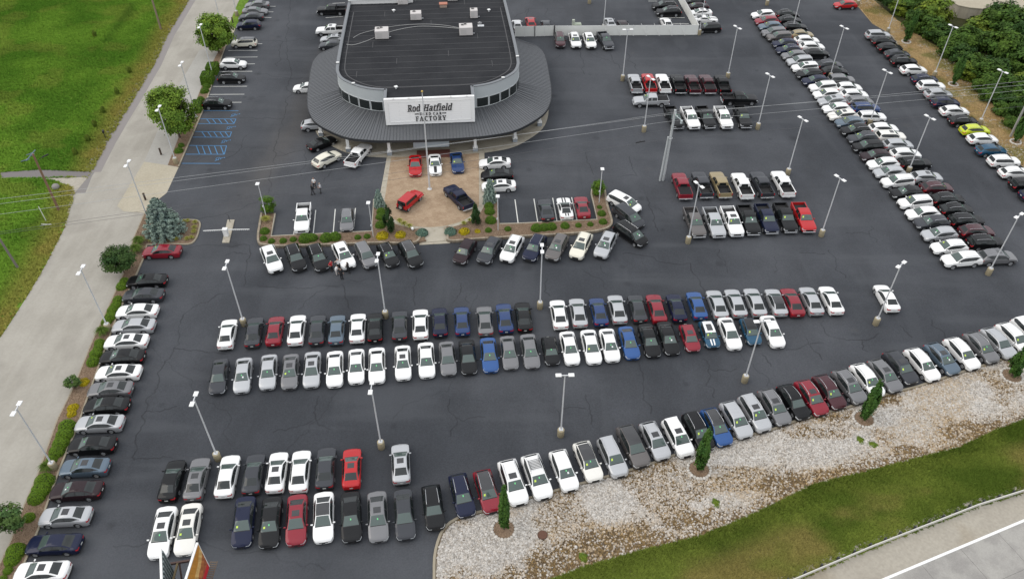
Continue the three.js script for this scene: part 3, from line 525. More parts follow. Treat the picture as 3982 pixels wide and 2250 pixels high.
    [30.18,-152.17,95.0,"se","w","","second white sedan in the yard behind the white fence"],
  ] },
  { row: "the fenced yard bays", cars: [
    [30.9,-160.37,184.0,"bs","b","","first black SUV in the fenced yard bays"],
    [31.32,-157.28,184.0,"bs","b","r","second black SUV in the fenced yard bays"],
  ] },
  { row: "the row outside the slanting white fence", cars: [
    [37.22,-162.56,184.0,"su","b","","only black SUV in the row outside the slanting white fence"],
    [37.4,-160.23,184.0,"se","a","","only plum sedan in the row outside the slanting white fence"],
    [37.63,-157.14,184.0,"se","w","s","only white sedan with sunroof in the row outside the slanting white fence"],
  ] },
  { row: "the row outside the slanting white fence", cars: [
    [38.22,-154.08,2.0,"co","w","st","white sports coupe with black stripes in the row outside the slanting white fence"],
  ] },
  { row: "the row outside the slanting white fence", cars: [
    [38.08,-149.79,184.0,"su","b","","black SUV in the row outside the slanting white fence"],
  ] },
];
// ------------------------------------------------------------------ helpers
const NAMES = new Map();
function numbered(n) { const k = NAMES.get(n) || 0; NAMES.set(n, k + 1); return k ? `${n}_${String(k).padStart(3, '0')}` : n; }
function tag(o, label, category, group, kind) { if (label) o.userData.label = label; if (category) o.userData.category = category; if (group) o.userData.group = group; if (kind) o.userData.kind = kind; return o; }
function mesh(name, g, m, parent = scene) { const o = new THREE.Mesh(Array.isArray(g) ? mergeGeometries(g.map(x => x.index ? x.toNonIndexed() : x).map(bare)) : g, m); o.name = parent === scene ? numbered(name) : name; o.castShadow = o.receiveShadow = true; parent.add(o); return o; }
function bare(g) { for (const k of Object.keys(g.attributes)) if (!['position', 'normal', 'uv'].includes(k)) g.deleteAttribute(k); if (!g.attributes.uv) g.setAttribute('uv', new THREE.BufferAttribute(new Float32Array(g.attributes.position.count * 2), 2)); return g; }
function thing(name, label, category, x, z, turn = 0, group, y = 0) { const o = new THREE.Group(); o.name = numbered(name); o.position.set(x, y, z); o.rotation.y = turn; scene.add(o); return tag(o, label, category, group); }
function struct(name, g, m) { return tag(mesh(name, g, m), null, null, null, 'structure'); }
function copyOf(proto, name, label, category, x, z, turn = 0, group, y = 0, s = 1) { const o = proto.clone(); o.name = numbered(name); o.userData = {}; o.position.set(x, y, z); o.rotation.y = turn; if (Array.isArray(s)) o.scale.set(...s); else o.scale.setScalar(s); scene.add(o); return tag(o, label, category, group); }
const box = (w, h, d, x = 0, y = 0, z = 0, ry = 0) => { const g = new THREE.BoxGeometry(w, h, d); if (ry) g.rotateY(ry); return g.translate(x, y, z); };
const rbox = (w, h, d, r, x = 0, y = 0, z = 0) => new RoundedBoxGeometry(w, h, d, 2, r).translate(x, y, z);
const cyl = (r0, r1, h, x = 0, y = 0, z = 0, n = 12) => new THREE.CylinderGeometry(r1, r0, h, n).translate(x, y + h / 2, z);
function bar(a, b, w, d = w) { const A = new THREE.Vector3(...a), B = new THREE.Vector3(...b), v = B.clone().sub(A), g = new THREE.BoxGeometry(w, v.length(), d); g.applyQuaternion(new THREE.Quaternion().setFromUnitVectors(new THREE.Vector3(0, 1, 0), v.clone().normalize())); return g.translate((A.x + B.x) / 2, (A.y + B.y) / 2, (A.z + B.z) / 2); }
function rod(a, b, r0, r1 = r0, n = 8) { const A = new THREE.Vector3(...a), B = new THREE.Vector3(...b), v = B.clone().sub(A), g = new THREE.CylinderGeometry(r1, r0, v.length(), n); g.applyQuaternion(new THREE.Quaternion().setFromUnitVectors(new THREE.Vector3(0, 1, 0), v.clone().normalize())); return g.translate((A.x + B.x) / 2, (A.y + B.y) / 2, (A.z + B.z) / 2); }
function sheet(pts, y) { const s = new THREE.Shape(pts.map(p => new THREE.Vector2(p[0], -p[1]))); const g = new THREE.ShapeGeometry(s); g.rotateX(-Math.PI / 2); return g.translate(0, y, 0); }   // uv in metres: (x, -z)
function slab(pts, y0, y1) { const s = new THREE.Shape(pts.map(p => new THREE.Vector2(p[0], -p[1]))); const g = new THREE.ExtrudeGeometry(s, { depth: y1 - y0, bevelEnabled: false }); g.rotateX(-Math.PI / 2); return g.translate(0, y0, 0); }
function strip(pts, w, y0, y1, closed = false) {                   // a rectangular section swept along a ground line
  const n = pts.length, pos = [], idx = [], uv = []; let run = 0;
  for (let i = 0; i < n; i++) {
    const a = pts[closed ? (i + n - 1) % n : Math.max(0, i - 1)], b = pts[closed ? (i + 1) % n : Math.min(n - 1, i + 1)], dx = b[0] - a[0], dz = b[1] - a[1], l = Math.hypot(dx, dz) || 1, nx = -dz / l * w / 2, nz = dx / l * w / 2, p = pts[i];
    if (i) run += Math.hypot(p[0] - pts[i - 1][0], p[1] - pts[i - 1][1]);
    pos.push(p[0] - nx, y0, p[1] - nz, p[0] - nx, y1, p[1] - nz, p[0] + nx, y1, p[1] + nz, p[0] + nx, y0, p[1] + nz);
    for (let k = 0; k < 4; k++) uv.push(run, k * w);
  }
  for (let i = 0; i < (closed ? n : n - 1); i++) for (let k = 0; k < 3; k++) { const a = i * 4 + k, b = ((i + 1) % n) * 4 + k; idx.push(a, a + 1, b, b, a + 1, b + 1); }
  const g = new THREE.BufferGeometry(); g.setAttribute('position', new THREE.Float32BufferAttribute(pos, 3)); g.setAttribute('uv', new THREE.Float32BufferAttribute(uv, 2)); g.setIndex(idx); const f = g.toNonIndexed(); f.computeVertexNormals(); return f;
}
function smoothLine(pts, step = 1, closed = false) { const c = new THREE.CatmullRomCurve3(pts.map(p => new THREE.Vector3(p[0], 0, p[1])), closed, 'centripetal'); const n = Math.max(2, Math.ceil(c.getLength() / step)); return c.getSpacedPoints(n).slice(0, closed ? n : n + 1).map(v => [v.x, v.z]); }
function inside(p, poly) { let c = false; for (let i = 0, j = poly.length - 1; i < poly.length; j = i++) { const a = poly[i], b = poly[j]; if ((a[1] > p[1]) !== (b[1] > p[1]) && p[0] < (b[0] - a[0]) * (p[1] - a[1]) / (b[1] - a[1]) + a[0]) c = !c; } return c; }
function lineDist(p, L) { let m = 1e9; for (let i = 0; i < L.length - 1; i++) { const a = L[i], b = L[i + 1], dx = b[0] - a[0], dz = b[1] - a[1], t = clamp(((p[0] - a[0]) * dx + (p[1] - a[1]) * dz) / (dx * dx + dz * dz), 0, 1); m = Math.min(m, Math.hypot(p[0] - a[0] - dx * t, p[1] - a[1] - dz * t)); } return m; }
const s8 = v => { v = clamp(v, 0, 1); return Math.round(255 * (v <= 0.0031308 ? v * 12.92 : 1.055 * Math.pow(v, 1 / 2.4) - 0.055)); };
function tex(w, h, fn, metres, srgb = true) {                       // fn(u, v) gives linear colour; repeats every `metres`
  const d = new Uint8Array(w * h * 4);
  for (let j = 0; j < h; j++) for (let i = 0; i < w; i++) { const c = fn((i + 0.5) / w, (j + 0.5) / h, i, j), k = (j * w + i) * 4; for (let q = 0; q < 3; q++) d[k + q] = srgb ? s8(c[q]) : Math.round(255 * clamp(c[q], 0, 1)); d[k + 3] = 255; }
  const t = new THREE.DataTexture(d, w, h, THREE.RGBAFormat); t.wrapS = t.wrapT = THREE.RepeatWrapping; t.magFilter = THREE.LinearFilter; t.minFilter = THREE.LinearMipmapLinearFilter; t.generateMipmaps = true; if (srgb) t.colorSpace = THREE.SRGBColorSpace;
  if (metres) t.repeat.set(1 / metres[0], 1 / (metres[1] ?? metres[0])); t.needsUpdate = true; return t;
}
const std = (r, g, b, rough = 0.8, metal = 0, o = {}) => { const m = new THREE.MeshStandardMaterial({ roughness: rough, metalness: metal, ...o }); m.color.setRGB(r, g, b); return m; };
const phys = (r, g, b, o = {}) => { const m = new THREE.MeshPhysicalMaterial(o); m.color.setRGB(r, g, b); return m; };
const white3 = { color: 0xffffff };
const grainBump = tex(256, 256, (u, v, i, j) => { const n = fbm(u * 64, v * 64, 2, 64); return [n, n, n]; }, [1.6], false);

// ------------------------------------------------------------------ ground materials
const mixc = (a, b, t) => [lerp(a[0], b[0], t), lerp(a[1], b[1], t), lerp(a[2], b[2], t)];
const roadTex = tex(1024, 1024, (u, v) => { const a = 0.55 * fbm(u * 8, v * 8, 5, 8) + 0.45 * fbm(u * 28, v * 3, 4, 32), f = fbm(u * 128, v * 128, 2, 128), s = smooth(0.55, 0.75, fbm(u * 6 + 31, v * 6, 3, 6)); let c = mixc([0.29, 0.277, 0.25], [0.345, 0.331, 0.302], smooth(0.2, 0.8, a)); c = mixc(c, [0.21, 0.197, 0.178], s * 0.3); const k = 0.95 + 0.10 * f; return c.map(x => x * k * 1.08); }, [26]);
const M = {
  road: new THREE.MeshPhysicalMaterial({ color: 0xfffdf8, specularIntensity: 0.3, map: roadTex, roughness: 0.92, bumpMap: grainBump, bumpScale: 0.004 }),
  pale: new THREE.MeshPhysicalMaterial({ specularIntensity: 0.3, map: tex(512, 512, (u, v) => { const a = fbm(u * 7, v * 7, 5, 7), f = fbm(u * 90, v * 90, 2, 90); return mixc([0.33, 0.318, 0.29], [0.385, 0.372, 0.34], a).map(x => x * (0.93 + 0.14 * f)); }, [18]), roughness: 0.9 }),
  apron: new THREE.MeshPhysicalMaterial({ specularIntensity: 0.3, map: tex(512, 512, (u, v) => { const a = fbm(u * 6, v * 6, 4, 6), f = fbm(u * 90, v * 90, 2, 90); return mixc([0.37, 0.33, 0.25], [0.43, 0.39, 0.305], a).map(x => x * (0.9 + 0.2 * f)); }, [14]), roughness: 0.9 }),
  shoulder: new THREE.MeshPhysicalMaterial({ specularIntensity: 0.3, map: tex(512, 512, (u, v) => { const a = fbm(u * 5, v * 5, 5, 5), f = fbm(u * 100, v * 100, 2, 100), s = smooth(0.55, 0.8, fbm(u * 4 + 9, v * 4 + 3, 3, 4)); return mixc(mixc([0.33, 0.30, 0.25], [0.40, 0.37, 0.31], a), [0.27, 0.22, 0.15], s * 0.5).map(x => x * (0.88 + 0.24 * f)); }, [18]), roughness: 0.95 }),
  slab: new THREE.MeshPhysicalMaterial({ specularIntensity: 0.3, map: tex(512, 512, (u, v) => { const a = fbm(u * 6, v * 6, 5, 6), f = fbm(u * 110, v * 110, 2, 110); return mixc([0.28, 0.268, 0.25], [0.355, 0.342, 0.315], smooth(0.3, 0.7, a)).map(x => x * (0.9 + 0.2 * f)); }, [9]), roughness: 0.9 }),
  grass: new THREE.MeshPhysicalMaterial({ specularIntensity: 0.3, map: tex(1024, 1024, (u, v) => { const a = fbm(u * 9, v * 9, 5, 9), f = fbm(u * 150, v * 150, 3, 150), y = smooth(0.5, 0.72, fbm(u * 14 + 40, v * 14, 4, 14)); return mixc(mixc([0.075, 0.15, 0.016], [0.15, 0.235, 0.028], a), [0.20, 0.20, 0.04], y * 0.25).map(x => x * (0.55 + 0.9 * f)); }, [34]), roughness: 1 }),
  verge: new THREE.MeshPhysicalMaterial({ specularIntensity: 0.3, map: tex(1024, 1024, (u, v) => { const a = fbm(u * 9, v * 9, 5, 9), f = fbm(u * 160, v * 160, 3, 160), y = smooth(0.42, 0.7, fbm(u * 5 + 20, v * 5 + 7, 4, 5)); return mixc(mixc([0.06, 0.10, 0.016], [0.11, 0.155, 0.028], a), [0.20, 0.175, 0.06], y * 0.6).map(x => x * (0.5 + f)); }, [24]), roughness: 1 }),
  straw: new THREE.MeshPhysicalMaterial({ specularIntensity: 0.3, map: tex(1024, 1024, (u, v) => { const a = fbm(u * 8, v * 8, 5, 8), f = fbm(u * 140, v * 140, 3, 140), g = smooth(0.52, 0.7, fbm(u * 6 + 50, v * 6, 4, 6)), q = smooth(0.55, 0.75, fbm(u * 7 + 90, v * 7 + 5, 4, 7)); let c = mixc([0.33, 0.215, 0.09], [0.46, 0.335, 0.18], a); c = mixc(c, [0.18, 0.175, 0.05], g * 0.5); c = mixc(c, [0.50, 0.44, 0.37], q * 0.65); return c.map(x => x * (0.55 + 0.9 * f)); }, [22]), roughness: 1 }),
  thicketSoil: new THREE.MeshPhysicalMaterial({ specularIntensity: 0.3, map: tex(256, 256, (u, v) => { const a = fbm(u * 12, v * 12, 4, 12), f = fbm(u * 80, v * 80, 2, 80); return mixc([0.03, 0.04, 0.012], [0.06, 0.055, 0.025], a).map(x => x * (0.6 + 0.8 * f)); }, [10]), roughness: 1 }),
  mulch: new THREE.MeshPhysicalMaterial({ specularIntensity: 0.3, map: tex(512, 512, (u, v) => { const a = fbm(u * 8, v * 8, 4, 8), f = fbm(u * 120, v * 120, 3, 120); return mixc([0.17, 0.115, 0.075], [0.25, 0.18, 0.125], a).map(x => x * (0.45 + 1.1 * f)); }, [6]), roughness: 1, bumpMap: grainBump, bumpScale: 0.03 }),
  gravelSoil: new THREE.MeshPhysicalMaterial({ specularIntensity: 0.3, map: tex(512, 512, (u, v) => { const a = fbm(u * 7, v * 7, 4, 7), f = fbm(u * 70, v * 70, 3, 70); return mixc([0.17, 0.135, 0.10], [0.27, 0.21, 0.145], a).map(x => x * (0.5 + f)); }, [9]), roughness: 1 }),
  paver: new THREE.MeshPhysicalMaterial({ specularIntensity: 0.3, map: tex(1024, 1024, (u, v, i, j) => {                     // small herringbone-like clay pavers, 20 x 10 cm, too small to build
    const n = 40, row = Math.floor(v * n * 1), col = Math.floor(u * n / 2 + (row % 2) * 0.5), fu = (u * n / 2 + (row % 2) * 0.5) % 1, fv = (v * n) % 1;
    const t = LAT[((row * 37 + (col % (n / 2)) * 91) & 255) + ((row * 13 + 7 * (col % (n / 2))) & 255) * 256], a = fbm(u * 5, v * 5, 4, 5), joint = fu < 0.06 || fv < 0.10;
    const c = mixc(mixc([0.30, 0.20, 0.12], [0.45, 0.335, 0.225], t), mixc([0.30, 0.22, 0.15], [0.44, 0.34, 0.24], smooth(0.3, 0.7, a)), 0.5); return joint ? [0.19, 0.14, 0.095] : c; }, [4.4]), roughness: 0.9 }),
  concrete: new THREE.MeshPhysicalMaterial({ specularIntensity: 0.3, map: tex(512, 512, (u, v) => { const a = fbm(u * 8, v * 8, 5, 8), f = fbm(u * 100, v * 100, 2, 100), s = smooth(0.6, 0.8, fbm(u * 9 + 3, v * 9, 3, 9)); return mixc(mixc([0.36, 0.325, 0.255], [0.43, 0.395, 0.325], a), [0.24, 0.21, 0.16], s * 0.4).map(x => x * (0.9 + 0.2 * f)); }, [5]), roughness: 0.92 }),
  kerb: std(0.31, 0.27, 0.20, 0.92), footing: null,
  white: std(0.78, 0.78, 0.76, 0.55), paint: std(0.62, 0.62, 0.58, 0.8), bluePaint: std(0.07, 0.22, 0.42, 0.8),
  galv: std(0.62, 0.63, 0.64, 0.5, 0.25), black: std(0.012, 0.012, 0.013, 0.6), darkMetal: std(0.06, 0.062, 0.066, 0.55, 0.3),
};
M.footing = new THREE.MeshPhysicalMaterial({ specularIntensity: 0.3, map: M.concrete.map, roughness: 0.95, color: 0xf2ecd8 });

// ------------------------------------------------------------------ paint, glass, trim
const PAINT = phys(0.5, 0.5, 0.5);
const paintOf = (r, g, b, metal = 0, rough = 0.45, coat = 1) => phys(r, g, b, { metalness: metal, roughness: rough, clearcoat: coat * 0.8, clearcoatRoughness: 0.06, specularIntensity: 0.2 });
const PAINTS = { w: paintOf(0.80, 0.80, 0.785), p: paintOf(0.74, 0.725, 0.67), s: paintOf(0.44, 0.45, 0.46, 0.35, 0.38), g: paintOf(0.17, 0.17, 0.175, 0.35, 0.4), d: paintOf(0.042, 0.045, 0.052, 0.25, 0.4, 0.7), b: paintOf(0.0055, 0.0058, 0.0066, 0, 0.45, 0.55), n: paintOf(0.007, 0.011, 0.036, 0.1, 0.45, 0.6), u: paintOf(0.013, 0.040, 0.135, 0.2), q: paintOf(0.020, 0.080, 0.25, 0.2), t: paintOf(0.012, 0.07, 0.13, 0.2), l: paintOf(0.10, 0.14, 0.18, 0.35, 0.4), r: paintOf(0.42, 0.010, 0.012), m: paintOf(0.055, 0.010, 0.015, 0.15), k: paintOf(0.225, 0.010, 0.022, 0.1), e: paintOf(0.30, 0.24, 0.13, 0.1), c: paintOf(0.72, 0.69, 0.58), y: paintOf(0.52, 0.60, 0.02), o: paintOf(0.12, 0.11, 0.105, 0.35, 0.4), a: paintOf(0.020, 0.009, 0.012, 0, 0.45, 0.55) };
const V = {
  glass: phys(0.014, 0.018, 0.018, { roughness: 0.06, ior: 1.52 }), shield: phys(0.062, 0.088, 0.080, { roughness: 0.07, ior: 1.6 }), roofGlass: phys(0.012, 0.012, 0.013, { roughness: 0.08, clearcoat: 0.8 }),
  dark: std(0.014, 0.014, 0.015, 0.7), tyre: std(0.016, 0.016, 0.017, 0.9), rim: std(0.52, 0.53, 0.54, 0.3, 0.7), chrome: std(0.66, 0.67, 0.68, 0.18, 0.85), lamp: phys(0.55, 0.57, 0.58, { roughness: 0.12, clearcoat: 1 }), tail: phys(0.46, 0.012, 0.018, { roughness: 0.15, clearcoat: 1 }), plate: std(0.5, 0.52, 0.5, 0.6), green: std(0.16, 0.62, 0.24, 0.7), lime: std(0.55, 0.72, 0.10, 0.7), cloth: std(0.011, 0.011, 0.012, 0.95), bed: std(0.02, 0.02, 0.021, 0.85), stripe: std(0.010, 0.010, 0.011, 0.4), paper: std(0.75, 0.77, 0.75, 0.8), whiteRoof: paintOf(0.80, 0.80, 0.785), blackRoof: paintOf(0.007, 0.007, 0.008),
};

// sealed asphalt: one map over the whole lot, 10 px per metre, with its cracks, patches and worn lanes (wear, not things)
const LOT = { x0: -60, x1: 100, z0: -200, z1: -34 };
{
  const w = 1920, h = 1992, W = LOT.x1 - LOT.x0, Hh = LOT.z1 - LOT.z0, crack = new Float32Array(w * h), r = rng(5);
  const dot = (x, z, rad, k) => { const ci = (x - LOT.x0) / W * w, cj = (LOT.z1 - z) / Hh * h, R = Math.ceil(rad * 12) + 1; for (let j = Math.floor(cj - R); j <= cj + R; j++) for (let i = Math.floor(ci - R); i <= ci + R; i++) if (i >= 0 && j >= 0 && i < w && j < h) { const d = Math.hypot(i + 0.5 - ci, j + 0.5 - cj) / 12, q = k * clamp(1.4 - d / rad, 0, 1); if (q > crack[j * w + i]) crack[j * w + i] = q; } };
  const walk = (a, b, k) => { const L = Math.hypot(b[0] - a[0], b[1] - a[1]), n = Math.ceil(L / 0.06); const sx = r() * 200, dx = -(b[1] - a[1]) / L, dz = (b[0] - a[0]) / L; for (let i = 0; i <= n; i++) { const t = i / n, o = (fbm(sx + t * L * 0.55, 3, 4) - 0.5) * 1.5 * Math.min(1, 4 * t, 4 * (1 - t)); dot(lerp(a[0], b[0], t) + dx * o, lerp(a[1], b[1], t) + dz * o, 0.045 + 0.03 * noise(sx + t * L, 9), k * (0.55 + 0.45 * noise(t * L * 0.7 + sx, 20))); } };
  for (const c of PLAN.cracks) for (let i = 0; i < c.length - 1; i++) walk(c[i], c[i + 1], 1);
  for (let i = 0; i < 24; i++) { let x = lerp(-48, 76, r()), z = lerp(-170, -40, r()), a = r() * 7; for (let k = 0; k < 2 + r() * 3; k++) { const l = 2 + r() * 6, x2 = x + Math.cos(a) * l, z2 = z + Math.sin(a) * l; walk([x, z], [x2, z2], 0.55); x = x2; z = z2; a += (r() - 0.5) * 1.6; } }
  const stains = []; for (let i = 0; i < 90; i++) stains.push([lerp(-48, 76, r()), lerp(-165, -40, r()), 0.3 + r() * 0.9, r() < 0.7 ? -0.35 : 0.3]);
  const st = new Float32Array(w * h); for (const [x, z, rad, k] of stains) { const ci = (x - LOT.x0) / W * w, cj = (LOT.z1 - z) / Hh * h, R = rad * 12 * 1.6; for (let j = Math.max(0, Math.floor(cj - R)); j < Math.min(h, cj + R); j++) for (let i = Math.max(0, Math.floor(ci - R)); i < Math.min(w, ci + R); i++) { const d = Math.hypot(i - ci, j - cj) / 12 / rad * (0.7 + 0.6 * fbm(i * 0.06, j * 0.06, 2)); st[j * w + i] += k * smooth(1, 0.2, d); } }
  const t = tex(w, h, (u, v, i, j) => {
    const x = LOT.x0 + u * W, z = LOT.z1 - v * Hh, a = fbm(x * 0.06 + 20, z * 0.06 + 90, 5), b = fbm(x * 0.35 + 5, z * 0.2, 4), f = LAT[(i * 7 + j * 131) & 65535];
    const lane = Math.exp(-Math.pow((x + 38 + 0.10 * (z + 90)) / 3.2, 2)) * smooth(-75, -100, z) * 0.35;
    let c = mixc([0.043, 0.0465, 0.053], [0.068, 0.072, 0.080], smooth(0.28, 0.72, a)); c = c.map(q => q * (0.8 + 0.4 * b) * (0.86 + 0.28 * f));
    const wear = smooth(0.5, 0.78, fbm(x * 0.07 + z * 0.02, z * 0.42 + 60, 4)) * 0.35 + smooth(0.62, 0.8, fbm(x * 0.5 + 9, z * 0.09 + 30, 3)) * 0.2; c = mixc(c, [0.083, 0.088, 0.096], wear); c = mixc(c, [0.11, 0.092, 0.07], lane * b); const k = clamp(crack[j * w + i], 0, 1); c = mixc(c, [0.008, 0.008, 0.009], k * 0.58); const s = st[j * w + i]; c = s < 0 ? c.map(q => q * (1 + s * 0.6)) : mixc(c, [0.09, 0.085, 0.08], s * 0.5); return c;
  });
  t.wrapS = t.wrapT = THREE.ClampToEdgeWrapping; t.repeat.set(1 / W, 1 / Hh); t.offset.set(-LOT.x0 / W, LOT.z1 / Hh);
  M.asphalt = new THREE.MeshPhysicalMaterial({ specularIntensity: 0.4, map: t, roughness: 0.85, bumpMap: grainBump, bumpScale: 0.004 });
}

// ------------------------------------------------------------------ ground, roads, beds
const P = PLAN;
struct('ground', sheet([[-1500, 1500], [1500, 1500], [1500, -1500], [-1500, -1500]], -0.06), M.verge);
const FIELD = [[-170, -240], ...P.roadLeft, [-170, -5]];
struct('field', sheet(FIELD, -0.02), M.grass);
const roadRight = [[-43, 4.5], ...P.lotLeft.slice(1, 21), [-54.8, -224]];
struct('road', sheet([...P.roadLeft, [-62, 20], [-40, 20], ...roadRight], 0), M.road);
struct('farm_lane', sheet(P.lane, 0.012), std(0.17, 0.155, 0.15, 0.95));
struct('lane_gravel', sheet(P.laneGravel, 0.008), M.shoulder);
struct('road_edge', sheet(P.junction, 0.004), std(0.21, 0.195, 0.185, 0.95));
struct('road_edge', strip(P.roadLeft.slice(1, 8), 2.6, -0.02, 0.005), std(0.235, 0.215, 0.205, 0.95));
struct('concrete_strip', sheet(P.strip, 0.004), M.pale);
struct('driveway', sheet(P.apron, 0.016), M.apron);
struct('driveway', sheet(P.apron2, 0.016), M.apron);
const lotPoly = [...P.lotLeft, ...P.lotRight, ...P.gravelEdge.slice().reverse()];
struct('parking_lot', sheet(lotPoly, 0.010), M.asphalt);

const bedRoad = [...P.bedLeft, ...P.lotLeft.slice(0, 14).reverse()];
struct('planting_bed', slab(bedRoad, -0.02, 0.09), M.mulch);
struct('kerb', strip(P.lotLeft.slice(0, 13), 0.18, 0, 0.14), M.kerb);
struct('kerb', strip(P.bedLeft, 0.15, -0.02, 0.11), M.kerb);
const bedTop = [...P.bed2Left, ...P.lotLeft.slice(15, 19).reverse()];
struct('planting_bed', slab(bedTop, -0.02, 0.09), M.mulch);
struct('kerb', strip(P.lotLeft.slice(15, 20), 0.18, 0, 0.14), M.kerb);
struct('grass_verge', slab([...P.lotLeft.slice(20, 25), [-58.2, -224], [-57.2, -163], [-56.2, -152]], -0.02, 0.06), M.grass);
struct('planting_bed', slab(P.spruceIsland, 0, 0.10), M.mulch);
struct('kerb', strip(smoothLine([...P.spruceIsland.slice(0, 8)], 0.5), 0.2, 0, 0.15), M.kerb);

// gravel bank, verge, highway
const gravelPoly = [...P.gravelEdge, ...P.gravelLow.slice().reverse()];
struct('gravel_bed', sheet(gravelPoly, 0.02), M.gravelSoil);
struct('kerb', strip(smoothLine(P.gravelEdge.slice(0, 10), 0.8).concat(P.gravelEdge.slice(10)), 0.24, 0, 0.15), M.kerb);
const vergePoly = [...P.gravelLow, ...P.rail.slice().reverse()];
struct('grass_verge', sheet(vergePoly, 0.0), M.verge);
const rd = new THREE.Vector2(P.rail[4][0] - P.rail[1][0], P.rail[4][1] - P.rail[1][1]).normalize(), rn = new THREE.Vector2(-rd.y, rd.x);
const offs = (p, d) => [p[0] + rn.x * d, p[1] + rn.y * d];
struct('highway_shoulder', sheet([...P.rail.map(p => offs(p, -0.9)), [120, -40], [60, 20], [-30, 10]], 0.004), M.shoulder);
{
  const hw = new THREE.Group(); hw.name = numbered('highway'); scene.add(hw); tag(hw, null, null, null, 'structure');
  const A = P.whiteLine[1], a0 = [A[0] - rd.x * 14, A[1] - rd.y * 14];
  for (let k = 0; k < 18; k++) for (let l = 0; l < 2; l++) {
    const g = slab([[0.012, 0], [4.488, 0], [4.488, 3.68], [0.012, 3.68]].map(([u, v]) => [a0[0] + rd.x * (k * 4.5 + u) + rn.x * (l * 3.7 + v + 0.12), a0[1] + rd.y * (k * 4.5 + u) + rn.y * (l * 3.7 + v + 0.12)]), -0.1, 0.016 + 0.002 * ((k * 3 + l) % 2));
    mesh('slab', g, M.slab, hw);
  }
  mesh('edge_line', strip([[a0[0], a0[1]], [a0[0] + rd.x * 81, a0[1] + rd.y * 81]], 0.24, 0.0, 0.024), M.white, hw);
  mesh('joint_filler', sheet([[0, 0], [81, 0], [81, 7.6], [0, 7.6]].map(([u, v]) => [a0[0] + rd.x * u + rn.x * v, a0[1] + rd.y * u + rn.y * v]), 0.008), std(0.05, 0.048, 0.045, 1), hw);
}
// straw bank and thicket floor
struct('straw_bank', sheet([...P.lotRight, [95, -76], ...P.strawOut.slice().reverse()], 0.014), M.straw);
struct('thicket_floor', sheet([...P.strawOut, [180, -60], [180, -240]], -0.01), M.thicketSoil);
struct('lot_edge', strip(P.lotRight, 0.12, 0, 0.05), std(0.12, 0.10, 0.07, 1));

// far concrete road with its bridge wall
{
  const t = thing('retaining_wall', 'stained concrete wall beneath the far road, above the thicket', 'wall', 0, 0);
  mesh('wall', strip(P.farWall, 0.5, -0.5, 2.3), M.concrete, t); mesh('coping', strip(P.farWall, 0.7, 2.3, 2.45), M.apron, t);
  struct('far_road', slab(P.farRoad, 1.9, 2.25), M.apron);
}

// painted lines on the lot
for (const l of P.bayLines) struct('bay_line', strip(l, 0.13, 0.008, 0.016), M.paint);
for (const l of P.blueLines) struct('accessible_bay_line', strip(l, 0.12, 0.008, 0.0165), M.bluePaint);
for (const [x, z] of P.symbols) {                                    // wheelchair symbols painted on the asphalt
  const g = [new THREE.TorusGeometry(0.36, 0.06, 4, 20, Math.PI * 1.35).scale(1, 1, 0.05).rotateX(-Math.PI / 2).rotateY(2.4)];
  for (const [a, b] of [[[-0.25, -0.75], [-0.1, -0.1]], [[-0.1, -0.1], [0.35, -0.05]], [[0.35, -0.05], [0.5, 0.4]], [[0.5, 0.4], [0.68, 0.36]], [[-0.18, -0.4], [0.22, -0.38]]]) g.push(strip([a, b], 0.09, -0.003, 0.002));
  g.push(new THREE.CircleGeometry(0.11, 12).rotateX(-Math.PI / 2).translate(-0.28, 0.002, -0.92));
  const o = struct('accessible_bay_symbol', g, M.bluePaint); o.position.set(x, 0.019, z); o.rotation.y = -1.5; o.scale.setScalar(0.95);
}
